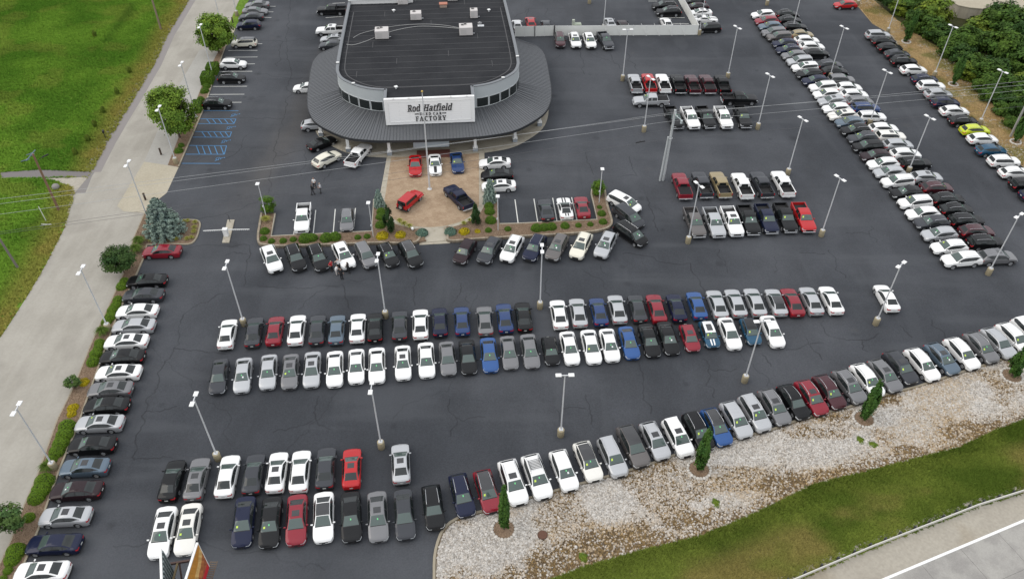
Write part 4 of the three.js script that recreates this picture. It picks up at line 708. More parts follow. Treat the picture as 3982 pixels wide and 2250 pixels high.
// ------------------------------------------------------------------ dealership building (own frame: x across, b = depth behind the sign)
{
  const TH = THREE.MathUtils.degToRad(5.2), bld = thing('dealership_building', 'low showroom with black flat roof and wide curved grey canopy', 'building', -12.53, -107.5, TH);
  const mirror = L => [...L.slice(1).reverse().map(([x, b]) => [-x, b]), ...L];
  const line = (L, step) => { const c = new THREE.CatmullRomCurve3(mirror(L).map(p => new THREE.Vector3(p[0], 0, p[1])), false, 'centripetal'); const n = Math.round(c.getLength() / step); return c.getSpacedPoints(n).map(v => [v.x, v.z]); };
  const eave = line([[0, -3.44], [6.3, -3.22], [9, -2.9], [12.6, -1.85], [15.5, 0.4], [17.9, 3.2], [19.2, 6.5], [19.85, 10.5], [20.2, 17], [20.3, 22], [20.1, 24.5], [19.2, 27], [17.3, 28.6], [14.6, 29.4]], 0.5);
  const wallHalf = [[0, 2.9], [6.5, 2.95], [8.7, 3.4], [10.5, 4.3], [12.2, 5.7], [13.5, 7.3], [14.2, 9.5], [14.35, 12], [14.35, 20], [14.2, 30], [13.9, 44]], wall = line(wallHalf, 0.5);
  const wallEnd = wall.filter(p => p[1] < 29.5);
  const near = p => { let m = 1e9, q; for (let i = 0; i < wallEnd.length - 1; i++) { const a = wallEnd[i], b = wallEnd[i + 1], dx = b[0] - a[0], dz = b[1] - a[1], t = clamp(((p[0] - a[0]) * dx + (p[1] - a[1]) * dz) / (dx * dx + dz * dz), 0, 1), x = a[0] + dx * t, z = a[1] + dz * t, d = Math.hypot(p[0] - x, p[1] - z); if (d < m) { m = d; q = [x, z]; } } return q; };
  const YE = 3.32, YW = 4.8, TOP = 8.45, DECK = 8.0;
  const metal = phys(0.105, 0.110, 0.117, { roughness: 0.5, metalness: 0.25, clearcoat: 0.25, clearcoatRoughness: 0.4 }), seamM = std(0.080, 0.084, 0.090, 0.5, 0.25);
  const ew = eave.map(p => [p, near(p)]), pos = [], idx = [];
  ew.forEach(([e, w], i) => { pos.push(e[0], YE, -e[1], w[0], YW, -w[1]); if (i) { const a = i * 2; idx.push(a - 2, a, a - 1, a, a + 1, a - 1); } });
  const g = new THREE.BufferGeometry(); g.setAttribute('position', new THREE.Float32BufferAttribute(pos, 3)); g.setIndex(idx); g.computeVertexNormals();
  const canopy = mesh('canopy', g, metal, bld);
  const soff = g.clone().translate(0, -0.34, 0); mesh('soffit', soff, std(0.5, 0.5, 0.48, 0.8), canopy);
  for (const [e, w] of ew) if (Math.hypot(e[0] - w[0], e[1] - w[1]) > 1) mesh('seam', bar([e[0], YE + 0.02, -e[1]], [w[0], YW + 0.02, -w[1]], 0.05, 0.07), seamM, canopy);
  mesh('fascia', strip(eave.map(p => [p[0], -p[1]]), 0.1, 2.96, 3.34), std(0.03, 0.032, 0.035, 0.5, 0.2), canopy);
  // walls: showroom glass below, pale corrugated cladding above
  const toZ = L => L.map(p => [p[0], -p[1]]);
  mesh('showroom_wall', strip(toZ(wall), 0.3, 0, YW + 0.02), V.glass, bld);
  const cladM = new THREE.MeshStandardMaterial({ color: new THREE.Color().setRGB(0.46, 0.49, 0.50), roughness: 0.6, bumpMap: tex(64, 8, u => { const k = 0.5 + 0.5 * Math.sin(u * Math.PI * 2); return [k, k, k]; }, [0.18, 1], false), bumpScale: 0.02 });
  for (const sx of [1, -1]) { const half = toZ(wall.filter(p => p[0] * sx > 6.4)); mesh('wall', strip(half, 0.3, YW + 0.02, TOP), cladM, bld); mesh('coping', strip(half, 0.46, TOP, TOP + 0.1), std(0.19, 0.2, 0.21, 0.5, 0.3), bld); }
  // clerestory windows along both curved corners
  const start = wall.findIndex(p => p[0] > 6.7), cum = []; let run = 0;
  for (let i = start; i < wall.length; i++) { if (i > start) run += Math.hypot(wall[i][0] - wall[i - 1][0], wall[i][1] - wall[i - 1][1]); cum.push([run, wall[i]]); }
  const at = s => { let i = 1; while (i < cum.length - 1 && cum[i][0] < s) i++; const [s0, a] = cum[i - 1], [s1, b] = cum[i], t = (s - s0) / (s1 - s0); return [lerp(a[0], b[0], t), lerp(a[1], b[1], t)]; };
  for (const sx of [1, -1]) for (let k = 0; k < 6; k++) {
    const A = at(0.15 + k * 2.05), B = at(0.15 + k * 2.05 + 1.93), C = at(0.15 + k * 2.05 + 0.96), pts = [A, C, B].map(p => [p[0] * sx, -p[1]]);
    const fr = mesh('window', strip(pts, 0.40, YW + 0.1, YW + 1.72), std(0.6, 0.62, 0.62, 0.5), bld);
    const ins = (p, q, t) => [lerp(p[0], q[0], t), lerp(p[1], q[1], t)]; mesh('pane', strip([ins(pts[0], pts[1], 0.08), pts[1], ins(pts[2], pts[1], 0.08)], 0.46, YW + 0.2, YW + 1.63), V.glass, fr);
  }
  // roof deck and its membrane laps
  const deck = [...wall.map(p => [p[0] * 0.99, -p[1]])];
  const roofTex = tex(1024, 1024, (u, v) => { const a = fbm(u * 7, v * 7, 5, 7), f = fbm(u * 120, v * 120, 2, 120); return mixc([0.020, 0.021, 0.024], [0.027, 0.028, 0.031], smooth(0.3, 0.7, a)).map(x => x * (0.85 + 0.3 * f)); }, [24]);
  const deckM = new THREE.MeshPhysicalMaterial({ specularIntensity: 0.35, map: roofTex, roughness: 0.85 }), lapM = std(0.085, 0.085, 0.087, 0.85);
  const roof = mesh('flat_roof', slab(deck, DECK - 0.3, DECK), deckM, bld);
  for (let b = 4.6, k = 0; b < 43; b += 2.05, k++) { let w = 13.9; if (b < 12) { const q = wall.filter(p => p[0] > 0).reduce((m, p) => Math.abs(p[1] - b) < Math.abs(m[1] - b) ? p : m); w = q[0] - 0.4; } mesh('membrane_lap', box(2 * w, 0.012, 0.06, 0, DECK + 0.007, -b), lapM, roof); }
  for (const [x, b] of [[-5.1, 12.3], [3.3, 14.4], [-9.2, 18.5], [8.4, 20.6], [0.6, 26.7], [-7.6, 30.8], [10.2, 10.3], [-11.3, 8.2], [6.8, 34.9], [-2.2, 37]]) mesh('membrane_lap', box(0.07, 0.012, 2.0, x, DECK + 0.007, -b - 1), lapM, roof);
  const inner = wall.filter(p => p[1] < 40).map(p => [p[0] * 0.93, -(p[1] * 0.965 + 1.6)]); mesh('perimeter_lap', strip(inner.slice(14, -14), 0.14, DECK, DECK + 0.016), lapM, roof);
  // bump-out carrying the sign
  mesh('sign_roof', slab([[-6.55, -0.35], [6.55, -0.35], [6.55, -3.4], [-6.55, -3.4]], DECK - 0.35, DECK + 0.003), deckM, bld);
  for (const s of [1, -1]) { mesh('sign_return_wall', box(0.3, TOP - 4.1, 2.9, s * 6.55, (TOP + 4.1) / 2, -1.62), cladM, bld); mesh('coping', box(0.46, 0.1, 2.9, s * 6.55, TOP + 0.05, -1.62), std(0.19, 0.2, 0.21, 0.5, 0.3), bld); }
  // sign board
  const sb = mesh('sign_board', rbox(13.5, 4.35, 0.45, 0.04, 0, 6.36, 0.02), std(0.86, 0.86, 0.85, 0.5), bld);
  const brickTex = tex(256, 256, (u, v) => { const row = Math.floor(v * 8), fu = (u * 4 + (row % 2) * 0.5) % 1, fv = (v * 8) % 1, k = fu < 0.03 || fv < 0.07 ? 0.82 : 0.88 + 0.02 * noise(u * 40, v * 40); return [k, k, k * 0.99]; }, [1, 0.8]);
  mesh('sign_panel', new THREE.PlaneGeometry(12.3, 3.3).translate(0, 6.36, 0.252), new THREE.MeshStandardMaterial({ map: brickTex, roughness: 0.75 }), sb);
  for (const [w, h, x, y] of [[12.4, 0.06, 0, 8.03], [12.4, 0.06, 0, 4.69], [0.06, 3.3, -6.17, 6.36], [0.06, 3.3, 6.17, 6.36]]) mesh('sign_moulding', box(w, h, 0.06, x, y, 0.265), M.white, sb);
  const bold = await new FontLoader().loadAsync('fonts/droid/droid_serif_bold.typeface.json');
  const letters = (str, size, width, cx, y, shear, spread = 0, font = bold) => {
    let x = 0; const items = []; for (const ch of str) { if (ch === ' ') { x += size * 0.38; continue; } const t = new TextGeometry(ch, { font, size, depth: 0.07, curveSegments: 4, bevelEnabled: false }); t.computeBoundingBox(); const adv = (font.data.glyphs[ch]?.ha ?? 700) / font.data.resolution * size; items.push([t, x]); x += adv + spread; }
    const k = width / (x - spread); for (const [t, ox] of items) { const p = t.attributes.position; for (let i = 0; i < p.count; i++) { const X = (p.getX(i) + ox) * k, Y = p.getY(i); p.setX(i, cx - width / 2 + X + shear * Y); p.setY(i, Y + y); p.setZ(i, p.getZ(i) + 0.29); } t.computeVertexNormals(); mesh('letter', t, M.black, sb); }
  };
  letters('Rod', 1.12, 1.95, -2.42, 6.38, 0.12); letters('Hatfield', 1.12, 4.35, 1.1, 6.38, 0.22);
  letters('USED CAR', 0.42, 3.3, 0.05, 5.72, 0, 0.16); letters('FACTORY', 0.78, 4.6, 0.05, 4.75, 0, 0.16);
  for (const s of [1, -1]) mesh('sign_dash', box(0.6, 0.13, 0.07, 0.05 + s * 2.05, 5.94, 0.3), M.black, sb);
  for (const x of [-5.3, -3.0, 3.2, 5.6]) mesh('sign_lamp', [rbox(0.22, 0.14, 0.3, 0.03, x, 8.68, 0.35), bar([x, 8.56, 0], [x, 8.68, 0.3], 0.05)], M.white, bld);
  for (const p of [at(13), at(5)]) for (const s of [1, -1]) mesh('flood_lamp', rbox(0.5, 0.16, 0.3, 0.04, p[0] * s, TOP + 0.22, -p[1]), M.white, bld);
  // roof plant
  const plantM = std(0.56, 0.53, 0.51, 0.6), fanM = std(0.03, 0.03, 0.03, 0.7);
  const hvac = (x, b, w, h, d, label) => { const c = Math.cos(TH), s = Math.sin(TH), X = -12.53 + x * c - b * s, Z = -107.5 - x * s - b * c, t = thing('roof_air_unit', label, 'air conditioner', X, Z, TH, 'air units on the showroom roof', DECK);
    mesh('casing', rbox(w, h, d, 0.04, 0, h / 2 + 0.12, 0), plantM, t); mesh('kerb_base', box(w + 0.1, 0.14, d + 0.1, 0, 0.07, 0), fanM, t); mesh('access_panel', box(w * 0.4, h * 0.6, 0.03, -w * 0.18, h * 0.5 + 0.1, d / 2 + 0.012), std(0.5, 0.48, 0.46, 0.6), t);
    for (const [fx, fz] of w > 2 ? [[-0.55, -0.25], [-0.1, -0.5]] : [[-0.35, -0.2]]) { const f = mesh('fan', new THREE.CylinderGeometry(0.3, 0.3, 0.05, 16).translate(fx * w / 2.2, h + 0.145, fz), fanM, t); mesh('fan_guard', new THREE.TorusGeometry(0.3, 0.025, 4, 16).rotateX(Math.PI / 2).translate(fx * w / 2.2, h + 0.175, fz), plantM, f); }
    mesh('pipe', bar([w / 2, 0.3, d * 0.3], [w / 2 + 0.35, 0.3, d * 0.3], 0.08), M.galv, t); };
  hvac(-7.7, 22.3, 2.25, 1.35, 1.9, 'large pinkish grey air unit on the road side of the roof');
  hvac(6.5, 22.6, 2.25, 1.35, 1.9, 'large pinkish grey air unit on roof beside the satellite dish');
  hvac(-2.0, 29.3, 1.9, 1.15, 1.5, 'mid roof air unit behind the long white hose'); hvac(8.2, 29.2, 1.3, 1.35, 1.3, 'narrow tall air unit on roof by the wet streaks');
  hvac(-4.4, 36.2, 1.8, 0.9, 1.4, 'low air unit near the far end of the roof'); hvac(4.7, 37.2, 1.8, 0.9, 1.4, 'low air unit behind the terracotta roof hatch');
  const loc = (x, b) => [-12.53 + x * Math.cos(TH) - b * Math.sin(TH), -107.5 - x * Math.sin(TH) - b * Math.cos(TH)];
  { const [X, Z] = loc(2.9, 34.2), t = thing('roof_hatch', 'terracotta coloured box hatch on the far part of the roof', 'roof hatch', X, Z, TH, null, DECK); mesh('lid', rbox(1.5, 0.16, 1.0, 0.04, 0, 0.6, 0), std(0.42, 0.17, 0.11, 0.7), t); mesh('frame', box(1.3, 0.55, 0.8, 0, 0.27, 0), std(0.4, 0.3, 0.24, 0.8), t); }
  { const [X, Z] = loc(9.0, 25.6), t = thing('satellite_dish', 'small round dish on the roof next to an air unit', 'satellite dish', X, Z, TH, null, DECK); mesh('dish', new THREE.SphereGeometry(0.5, 16, 6, 0, Math.PI * 2, 0, 0.9).rotateX(Math.PI * 0.72).translate(0, 0.9, 0.2), std(0.6, 0.6, 0.6, 0.5), t); mesh('mast', rod([0, 0, 0], [0, 0.75, 0], 0.05), M.galv, t); mesh('foot', box(1.1, 0.06, 0.7, 0.2, 0.05, 0.1), M.galv, t); }
  for (const [x, b, l] of [[-5.0, 4.0, 'small white vent cap near the front edge of the roof'], [-9.6, 37.5, 'white square vent at the far road-side corner of roof'], [-6.0, 32.6, 'tiny white pipe vent behind the first big air unit'], [11.0, 31.5, 'tiny white pipe vent near the yard side parapet']]) { const [X, Z] = loc(x, b), t = thing('roof_vent', l, 'vent', X, Z, TH + 0.5, null, DECK); mesh('cap', rbox(0.5, 0.16, 0.5, 0.05, 0, 0.34, 0), M.white, t); mesh('stack', cyl(0.14, 0.14, 0.3), M.galv, t); }
  { const pts = [[-13.6, 19.9], [-12.5, 19.6], [-10.5, 20.8], [-7, 23.9], [-2, 26.0], [2, 25.6], [5.5, 24.6]].map(p => { const q = loc(...p); return new THREE.Vector3(q[0], DECK + 0.05, q[1]); }); tag(mesh('hose', new THREE.TubeGeometry(new THREE.CatmullRomCurve3(pts), 60, 0.045, 5), std(0.42, 0.42, 0.41, 0.6)), 'long pale hose curving across the roof between the air units', 'hose'); }
  { const pts = [[-12.6, 22.3], [-11.5, 23.8], [-6, 26.4], [-1, 26.9], [3, 26.1], [5.4, 24.9]].map(p => { const q = loc(...p); return new THREE.Vector3(q[0], DECK + 0.05, q[1]); }); tag(mesh('hose', new THREE.TubeGeometry(new THREE.CatmullRomCurve3(pts), 60, 0.04, 5), std(0.40, 0.40, 0.39, 0.6)), 'second pale hose looping in a wider arc across the roof', 'hose'); }
  { const [X, Z] = loc(-8.4, 37.0), t = thing('rear_roof_block', 'white coated raised edge at the far end of showroom roof', 'roof', X, Z, TH); mesh('wall', box(11.6, 8.75, 0.9, 0, 4.375, 0), M.white, t); mesh('coping', box(11.8, 0.1, 1.2, 0, 8.8, 0), M.white, t); }
  // walkway, columns, entrance
  const walk = eave.filter(p => p[1] < 24).map(p => [p[0] * 0.985, -(p[1] + 0.55)]); mesh('walkway', slab(walk, 0, 0.15), M.concrete, bld);
  mesh('entrance_awning', [rbox(5.4, 1.0, 0.2, 0.03, -0.1, 2.38, 3.2)], std(0.24, 0.27, 0.29, 0.6), bld);
  mesh('brick_mat', box(5.1, 0.012, 2.2, 0.1, 0.157, 2.35), std(0.16, 0.06, 0.045, 0.9), bld);
  for (const [X, Z] of [[-18.9, -104.91], [-25.34, -105.79], [-5.79, -106.18], [-30.41, -110.4], [0.34, -108.94], [4.3, -113.82]]) {
    const dx = X + 12.53, dz = Z + 107.5, x = dx * Math.cos(TH) - dz * Math.sin(TH), z = dx * Math.sin(TH) + dz * Math.cos(TH);
    const c = new THREE.Group(); c.name = 'column'; c.position.set(x, 0.15, z); bld.add(c); mesh('shaft', box(0.42, 2.2, 0.42, 0, 1.75, 0), M.white, c); mesh('plinth', rbox(0.72, 0.62, 0.72, 0.03, 0, 0.31, 0), std(0.28, 0.31, 0.34, 0.8), c); mesh('plinth_cap', box(0.8, 0.08, 0.8, 0, 0.66, 0), M.white, c);
  }
}
// ------------------------------------------------------------------ plaza and planted island
{
  const c = [-11.5, -93.2]; const arc = []; for (let k = 0; k <= 28; k++) { const a = Math.PI * k / 28; arc.push([c[0] + 6.75 * Math.cos(a), -92.4 + 5.6 * Math.sin(a)]); }
  struct('brick_plaza', sheet([[-18.65, -105.2], ...arc.slice().reverse(), [-5.25, -106.3]], 0.10), M.paver);
  const big = []; for (let k = 0; k <= 28; k++) { const a = Math.PI * k / 28; big.push([c[0] + 7.55 * Math.cos(a), -92.4 + 6.4 * Math.sin(a)]); }
  struct('plaza_border', sheet([[-19.3, -105.0], ...big.slice().reverse(), [-4.4, -106.3]], 0.085), M.concrete);
  struct('plaza_step', slab([[-12.7, -86.5], [-9.0, -86.8], [-8.6, -83.9], [-12.2, -83.4]], 0, 0.11), M.concrete);
  struct('plaza_step', slab([[-12.3, -84.6], [-8.7, -84.9], [-8.3, -83.4], [-12.4, -83.0]], 0, 0.05), M.concrete);
  const A = [...P.island, [-12.6, -86.4], ...big.slice(14).map(p => [p[0], p[1]]).filter(p => p[0] < -13), [-19.3, -92.5], ...P.islandA_in];
  struct('planting_bed', slab(A, 0, 0.28), M.mulch);
  const B = [[-9.0, -86.9], ...big.slice(0, 15).reverse().filter(p => p[0] > -9.2), [-3.2, -93.5], ...P.islandB.slice().reverse()];
  struct('planting_bed', slab(B.filter((p, i) => i === 0 || Math.hypot(p[0] - B[i - 1][0], p[1] - B[i - 1][1]) > 0.05), 0, 0.28), M.mulch);
  // low block retaining walls round the beds: each block its own piece
  const blockM = [std(0.27, 0.225, 0.165, 0.95), std(0.31, 0.26, 0.195, 0.95), std(0.24, 0.205, 0.155, 0.95)], blk = new RoundedBoxGeometry(0.56, 0.40, 0.3, 1, 0.03); blk.translate(0, 0.2, 0); let bi = 0;
  const wallOf = (pts, label) => { const t = thing('block_wall', label, 'retaining wall', 0, 0), L = smoothLine(pts, 0.58); for (let i = 0; i < L.length - 1; i++) { const a = L[i], b = L[i + 1], o = mesh('block', blk, blockM[(bi++ * 7) % 3], t); o.position.set((a[0] + b[0]) / 2, 0.012 + (bi % 3) * 0.006, (a[1] + b[1]) / 2); o.rotation.y = -Math.atan2(b[1] - a[1], b[0] - a[0]); } };
  wallOf([...P.island.slice(0, 9), [-12.4, -84.6], [-12.5, -86.2]], 'tan block wall round the planted island on the barrier side');
  wallOf([[-9.2, -86.6], [-8.7, -84.9], ...P.islandB.slice(0, 9)], 'tan block wall round the planted island on the minivan side');
  struct('kerb', strip(P.islandA_in, 0.16, 0, 0.32), M.concrete); struct('kerb', strip(P.islandB.slice(9, 14), 0.16, 0, 0.32), M.concrete);
  // flagpole
  const [fx, fz] = [-12.05, -95.9], t = thing('flagpole', 'tall silver flagpole with gold ball on the brick plaza', 'flagpole', fx, fz, 0, null, 0.1);
  mesh('pole', rod([0, 0, 0], [0, 15.4, 0], 0.14, 0.06, 12), M.galv, t); mesh('ball', new THREE.SphereGeometry(0.15, 12, 8).translate(0, 15.55, 0), std(0.6, 0.42, 0.12, 0.3, 0.6), t); mesh('collar', cyl(0.34, 0.2, 0.16, 0, 0, 0, 16), M.galv, t);
  const s = thing('ground_spotlight', 'white spotlight beside the blue-green mound by the steps', 'spotlight', -13.55, -85.85, 0.4, null, 0.28); mesh('housing', rbox(0.3, 0.26, 0.36, 0.04, 0, 0.28, 0), M.white, s); mesh('stem', rod([0, 0, 0], [0, 0.2, 0], 0.04), M.darkMetal, s);
}
// ------------------------------------------------------------------ lamp posts
{
  const capG = (r0, r1, h) => { const g = new THREE.LatheGeometry([[0, 0], [r0, 0], [r0, h * 0.94], [r1, h], [0, h]].map(p => new THREE.Vector2(...p)), 18); return g; };
  const headM = std(0.80, 0.80, 0.79, 0.45), lens = std(0.7, 0.72, 0.72, 0.25);
  const makeLamp = ped => { const t = new THREE.Group(), y = ped ? 1.05 : 0.1, H = 9.35;
    if (ped) mesh('footing', capG(0.36, 0.33, 1.05), M.footing, t); else mesh('footing', capG(0.3, 0.28, 0.12), M.footing, t);
    mesh('base_plate', [box(0.42, 0.05, 0.42, 0, y + 0.025, 0), ...[[1, 1], [1, -1], [-1, 1], [-1, -1]].map(([a, b]) => cyl(0.025, 0.025, 0.1, a * 0.16, y + 0.05, b * 0.16, 6))], M.galv, t);
    mesh('pole', rod([0, y, 0], [0, H, 0], 0.085, 0.065, 10), M.galv, t); mesh('cross_arm', bar([-0.5, H, 0], [0.5, H, 0], 0.09), M.galv, t);
    for (const s of [1, -1]) { const h = mesh('lamp_head', rbox(0.58, 0.12, 0.42, 0.04, s * 0.62, H + 0.05, 0), headM, t); mesh('lens', box(0.4, 0.02, 0.3, s * 0.62, H - 0.02, 0), lens, h); } return t; };
  const pr = [makeLamp(false), makeLamp(true)];
  for (const [x, z, ang, n, ped, label] of LAMPS) copyOf(pr[ped ? 1 : 0], 'lamp_post', label, 'lamp post', x, z, THREE.MathUtils.degToRad(ang), 'twin headed lamp posts of the lot');
  const one = new THREE.Group(); mesh('footing', capG(0.26, 0.24, 0.14), M.footing, one); mesh('pole', rod([0, 0.12, 0], [0, 5.9, 0], 0.07, 0.055, 10), M.galv, one); mesh('lamp_head', rbox(0.5, 0.12, 0.62, 0.04, 0, 5.96, 0.2), headM, one); mesh('junction_box', rbox(0.16, 0.3, 0.14, 0.03, -0.1, 2.1, 0), M.galv, one);
  for (const [x, z, h, label] of SINGLE_LAMPS) copyOf(one, 'lamp_post', label, 'lamp post', x, z, 0, 'single headed lamp posts of the island', 0.1);
}
// ------------------------------------------------------------------ white fence
{
  const fm = phys(0.74, 0.75, 0.71, { roughness: 0.55 }), pm = std(0.72, 0.72, 0.70, 0.5);
  const fence = (name, label, A, B, n, h, skip) => { const t = thing(name, label, 'fence', 0, 0); const L = Math.hypot(B[0] - A[0], B[1] - A[1]); let prev = null;
    for (let i = 0; i < n; i++) { const p = lerp2(A, B, i / n), q = lerp2(A, B, (i + 1) / n), d = [(q[0] - p[0]) / (L / n), (q[1] - p[1]) / (L / n)]; mesh('panel', strip([[p[0] + d[0] * 0.04, p[1] + d[1] * 0.04], [q[0] - d[0] * 0.04, q[1] - d[1] * 0.04]], 0.05, 0.06, h), fm, t); mesh('top_rail', bar([p[0], h, p[1]], [q[0], h, q[1]], 0.07), pm, t); mesh('post', box(0.1, h + 0.06, 0.1, p[0], (h + 0.06) / 2, p[1]), pm, t); }
    mesh('post', box(0.1, h + 0.06, 0.1, B[0], (h + 0.06) / 2, B[1]), pm, t); return t; };
  function lerp2(a, b, t) { return [lerp(a[0], b[0], t), lerp(a[1], b[1], t)]; }
  const F = P.fence; fence('fence', 'short white fence length against the showroom side', F[0], F[1], 2, 2.05); fence('fence', 'white fence gate leaf between two dark gate posts', F[2], F[3], 2, 2.05);
  const main = fence('fence', 'long tall white panel fence across the far lot', F[3], F[4], 11, 2.0);
  for (let k = 0; k < 7; k++) { const x = lerp(F[3][0] + 10.5, F[4][0] - 2.5, k / 6), z = lerp(F[3][1], F[4][1], (x - F[3][0]) / (F[4][0] - F[3][0])); mesh('brace', rod([x, 0.05, z + 0.3], [x - 1.25, 2.35, z - 0.1], 0.035), pm, main); }
  for (const p of [F[1], F[3]]) { const t = thing('gate_post', p === F[1] ? 'dark steel gate post in white fence beside the showroom' : 'dark steel gate post where the long white fence begins', 'gate post', p[0] + 0.1, p[1] + 0.1); mesh('post', box(0.14, 2.25, 0.14, 0, 1.12, 0), M.darkMetal, t); mesh('cap', box(0.18, 0.05, 0.18, 0, 2.28, 0), M.darkMetal, t); }
  const G = P.fence2; fence('fence', 'slanting white panel fence beside the parked white coupes', G[0], G[2], 9, 1.95);
  const t = thing('utility_cabinet', 'pale green electrical cabinet in the yard behind the fence', 'utility cabinet', 12.35, -151.2, 0.1); mesh('body', rbox(1.5, 0.9, 1.1, 0.05, 0.2, 0.45, 0), std(0.33, 0.37, 0.29, 0.7), t); mesh('riser', rbox(0.5, 1.7, 0.5, 0.05, -0.6, 0.85, 0), std(0.42, 0.45, 0.38, 0.7), t); mesh('pad', box(2.4, 0.1, 1.6, 0, 0.05, 0), M.concrete, t);
}
// ------------------------------------------------------------------ utility poles, wires
{
  const wood = new THREE.MeshStandardMaterial({ roughness: 0.95, map: tex(64, 256, (u, v) => { const n = fbm(u * 20, v * 6, 4, 4); return mixc([0.15, 0.085, 0.05], [0.26, 0.165, 0.105], n); }) }), grey = std(0.19, 0.17, 0.15, 0.95), steel = std(0.44, 0.46, 0.46, 0.7), U = P.upoles;
  const ins = std(0.45, 0.5, 0.5, 0.3), brk = std(0.14, 0.2, 0.24, 0.6, 0.3);
  { const t = thing('utility_pole', 'pale grey steel utility pole with shorter pole beside it, mid lot', 'utility pole', U[0][0], U[0][1]); mesh('pole', rod([0, 0, 0], [0.25, 11.6, -0.1], 0.23, 0.16, 14), steel, t); mesh('stub_pole', rod([-0.45, 0, 0.1], [-0.2, 7.4, 0.05], 0.16, 0.12, 12), steel, t); mesh('cross_arm', bar([0.25, 11.3, -0.7], [0.25, 11.1, 0.7], 0.12), steel, t);
    for (const [y, z] of [[11.4, 0.55], [11.2, -0.4], [10.1, 0.05]]) mesh('insulator', cyl(0.09, 0.06, 0.28, 0.25, y - 0.1, z, 8), ins, t); mesh('cutout', [bar([0.3, 10.9, 0.2], [1.2, 10.4, 0.7], 0.1), rbox(0.3, 0.5, 0.3, 0.06, 1.15, 10.2, 0.75)], ins, t); mesh('band', new THREE.TorusGeometry(0.27, 0.04, 5, 14).rotateX(Math.PI / 2).translate(0.15, 7.2, 0), M.galv, t); }
  { const [x, z, h] = U[1], t = thing('utility_pole', 'brown wooden utility pole with blue-grey side bracket by the farm lane', 'utility pole', x, z); mesh('pole', rod([0, 0, 0], [0, h, 0], 0.18, 0.13, 12), wood, t); mesh('bracket', [bar([-0.35, h - 0.2, -1.3], [-0.35, h - 0.2, 1.3], 0.1), bar([-0.35, h - 0.2, 0.9], [-1.3, h - 0.5, 1.05], 0.07), bar([-0.35, h - 0.5, 0.5], [-1.3, h - 0.5, 1.05], 0.07), bar([-0.35, h - 0.2, -0.7], [-1.3, h - 0.5, -0.5], 0.07), bar([-0.35, h - 0.5, -0.9], [-1.3, h - 0.5, -0.5], 0.07), bar([-0.4, h - 0.2, 0], [0, h - 0.3, 0], 0.08)], brk, t); mesh('cable_splice', rod([0.6, h - 0.9, -0.6], [1.15, h - 0.85, -1.3], 0.1, 0.1), M.black, t); mesh('cable', rod([0, h - 1.2, 0], [0.6, h - 0.9, -0.6], 0.03), M.black, t); }
  { const [x, z, h] = U[2], t = thing('utility_pole', 'weathered wooden pole in the far field beside the road', 'utility pole', x, z); mesh('pole', rod([0, 0, 0], [0, 9.5, 0], 0.2, 0.15, 12), std(0.24, 0.19, 0.13, 0.95), t); mesh('ground_wire', rod([0.2, 0, 0], [0.16, 9, 0], 0.02), M.darkMetal, t); }
  { const [x, z, h] = U[3], t = thing('utility_pole', 'dark leaning wooden pole low in the field at the picture edge', 'utility pole', x, z); mesh('pole', rod([0, 0, 0], [-0.5, 9, 0.2], 0.16, 0.12, 12), grey, t); mesh('step', bar([0.1, 1.8, 0], [0.3, 1.8, 0], 0.04), M.darkMetal, t); }
  { const [x, z, h] = U[4], t = thing('utility_pole', 'slim grey pole standing on the straw bank by a column tree', 'utility pole', x, z); mesh('pole', rod([0, 0, 0], [0, 11.2, 0], 0.18, 0.13, 12), std(0.34, 0.33, 0.31, 0.9), t); mesh('cross_arm', bar([0, 11, -0.8], [0, 11, 0.8], 0.1), grey, t); }
  const wireM = std(0.42, 0.43, 0.43, 0.5), dk = std(0.10, 0.10, 0.105, 0.6), nm = ['upper', 'second', 'third', 'lowest dark', 'fifth'];
  P.wires.forEach((w, i) => { const [a, b, c] = w, ext = (p, q, d) => { const k = 1 + d / Math.hypot(p[0] - q[0], p[2] - q[2]); return [lerp(q[0], p[0], k), p[1], lerp(q[2], p[2], k)]; }, A = ext(a, b, 25), C = ext(c, b, 40), pts = []; for (const [s, e] of [[A, b], [b, C]]) for (let k = 0; k < 12; k++) { const t = k / 12; pts.push(new THREE.Vector3(lerp(s[0], e[0], t), lerp(s[1], e[1], t) - 0.35 * 4 * t * (1 - t), lerp(s[2], e[2], t))); } pts.push(new THREE.Vector3(...C));
    tag(mesh('overhead_cable', new THREE.TubeGeometry(new THREE.CatmullRomCurve3(pts), 90, i < 3 ? 0.019 : 0.019, 4), i < 3 ? wireM : dk), `${nm[i]} overhead cable strung across the lot past the steel utility pole`, 'cable', 'overhead cables'); });
  { const [x, z] = [24.5, -98.2], t = thing('splice_box', 'black splice case hanging on the lower cable near the steel pole', 'cable splice', 18.2, -97.9, 0, null, 6.9); mesh('case', rod([-0.8, 0, 0.2], [0.5, 0.1, -0.1], 0.09, 0.09), M.black, t); mesh('strap', rod([-0.2, 0.05, 0], [-0.2, 0.25, 0], 0.03), M.black, t); }
}
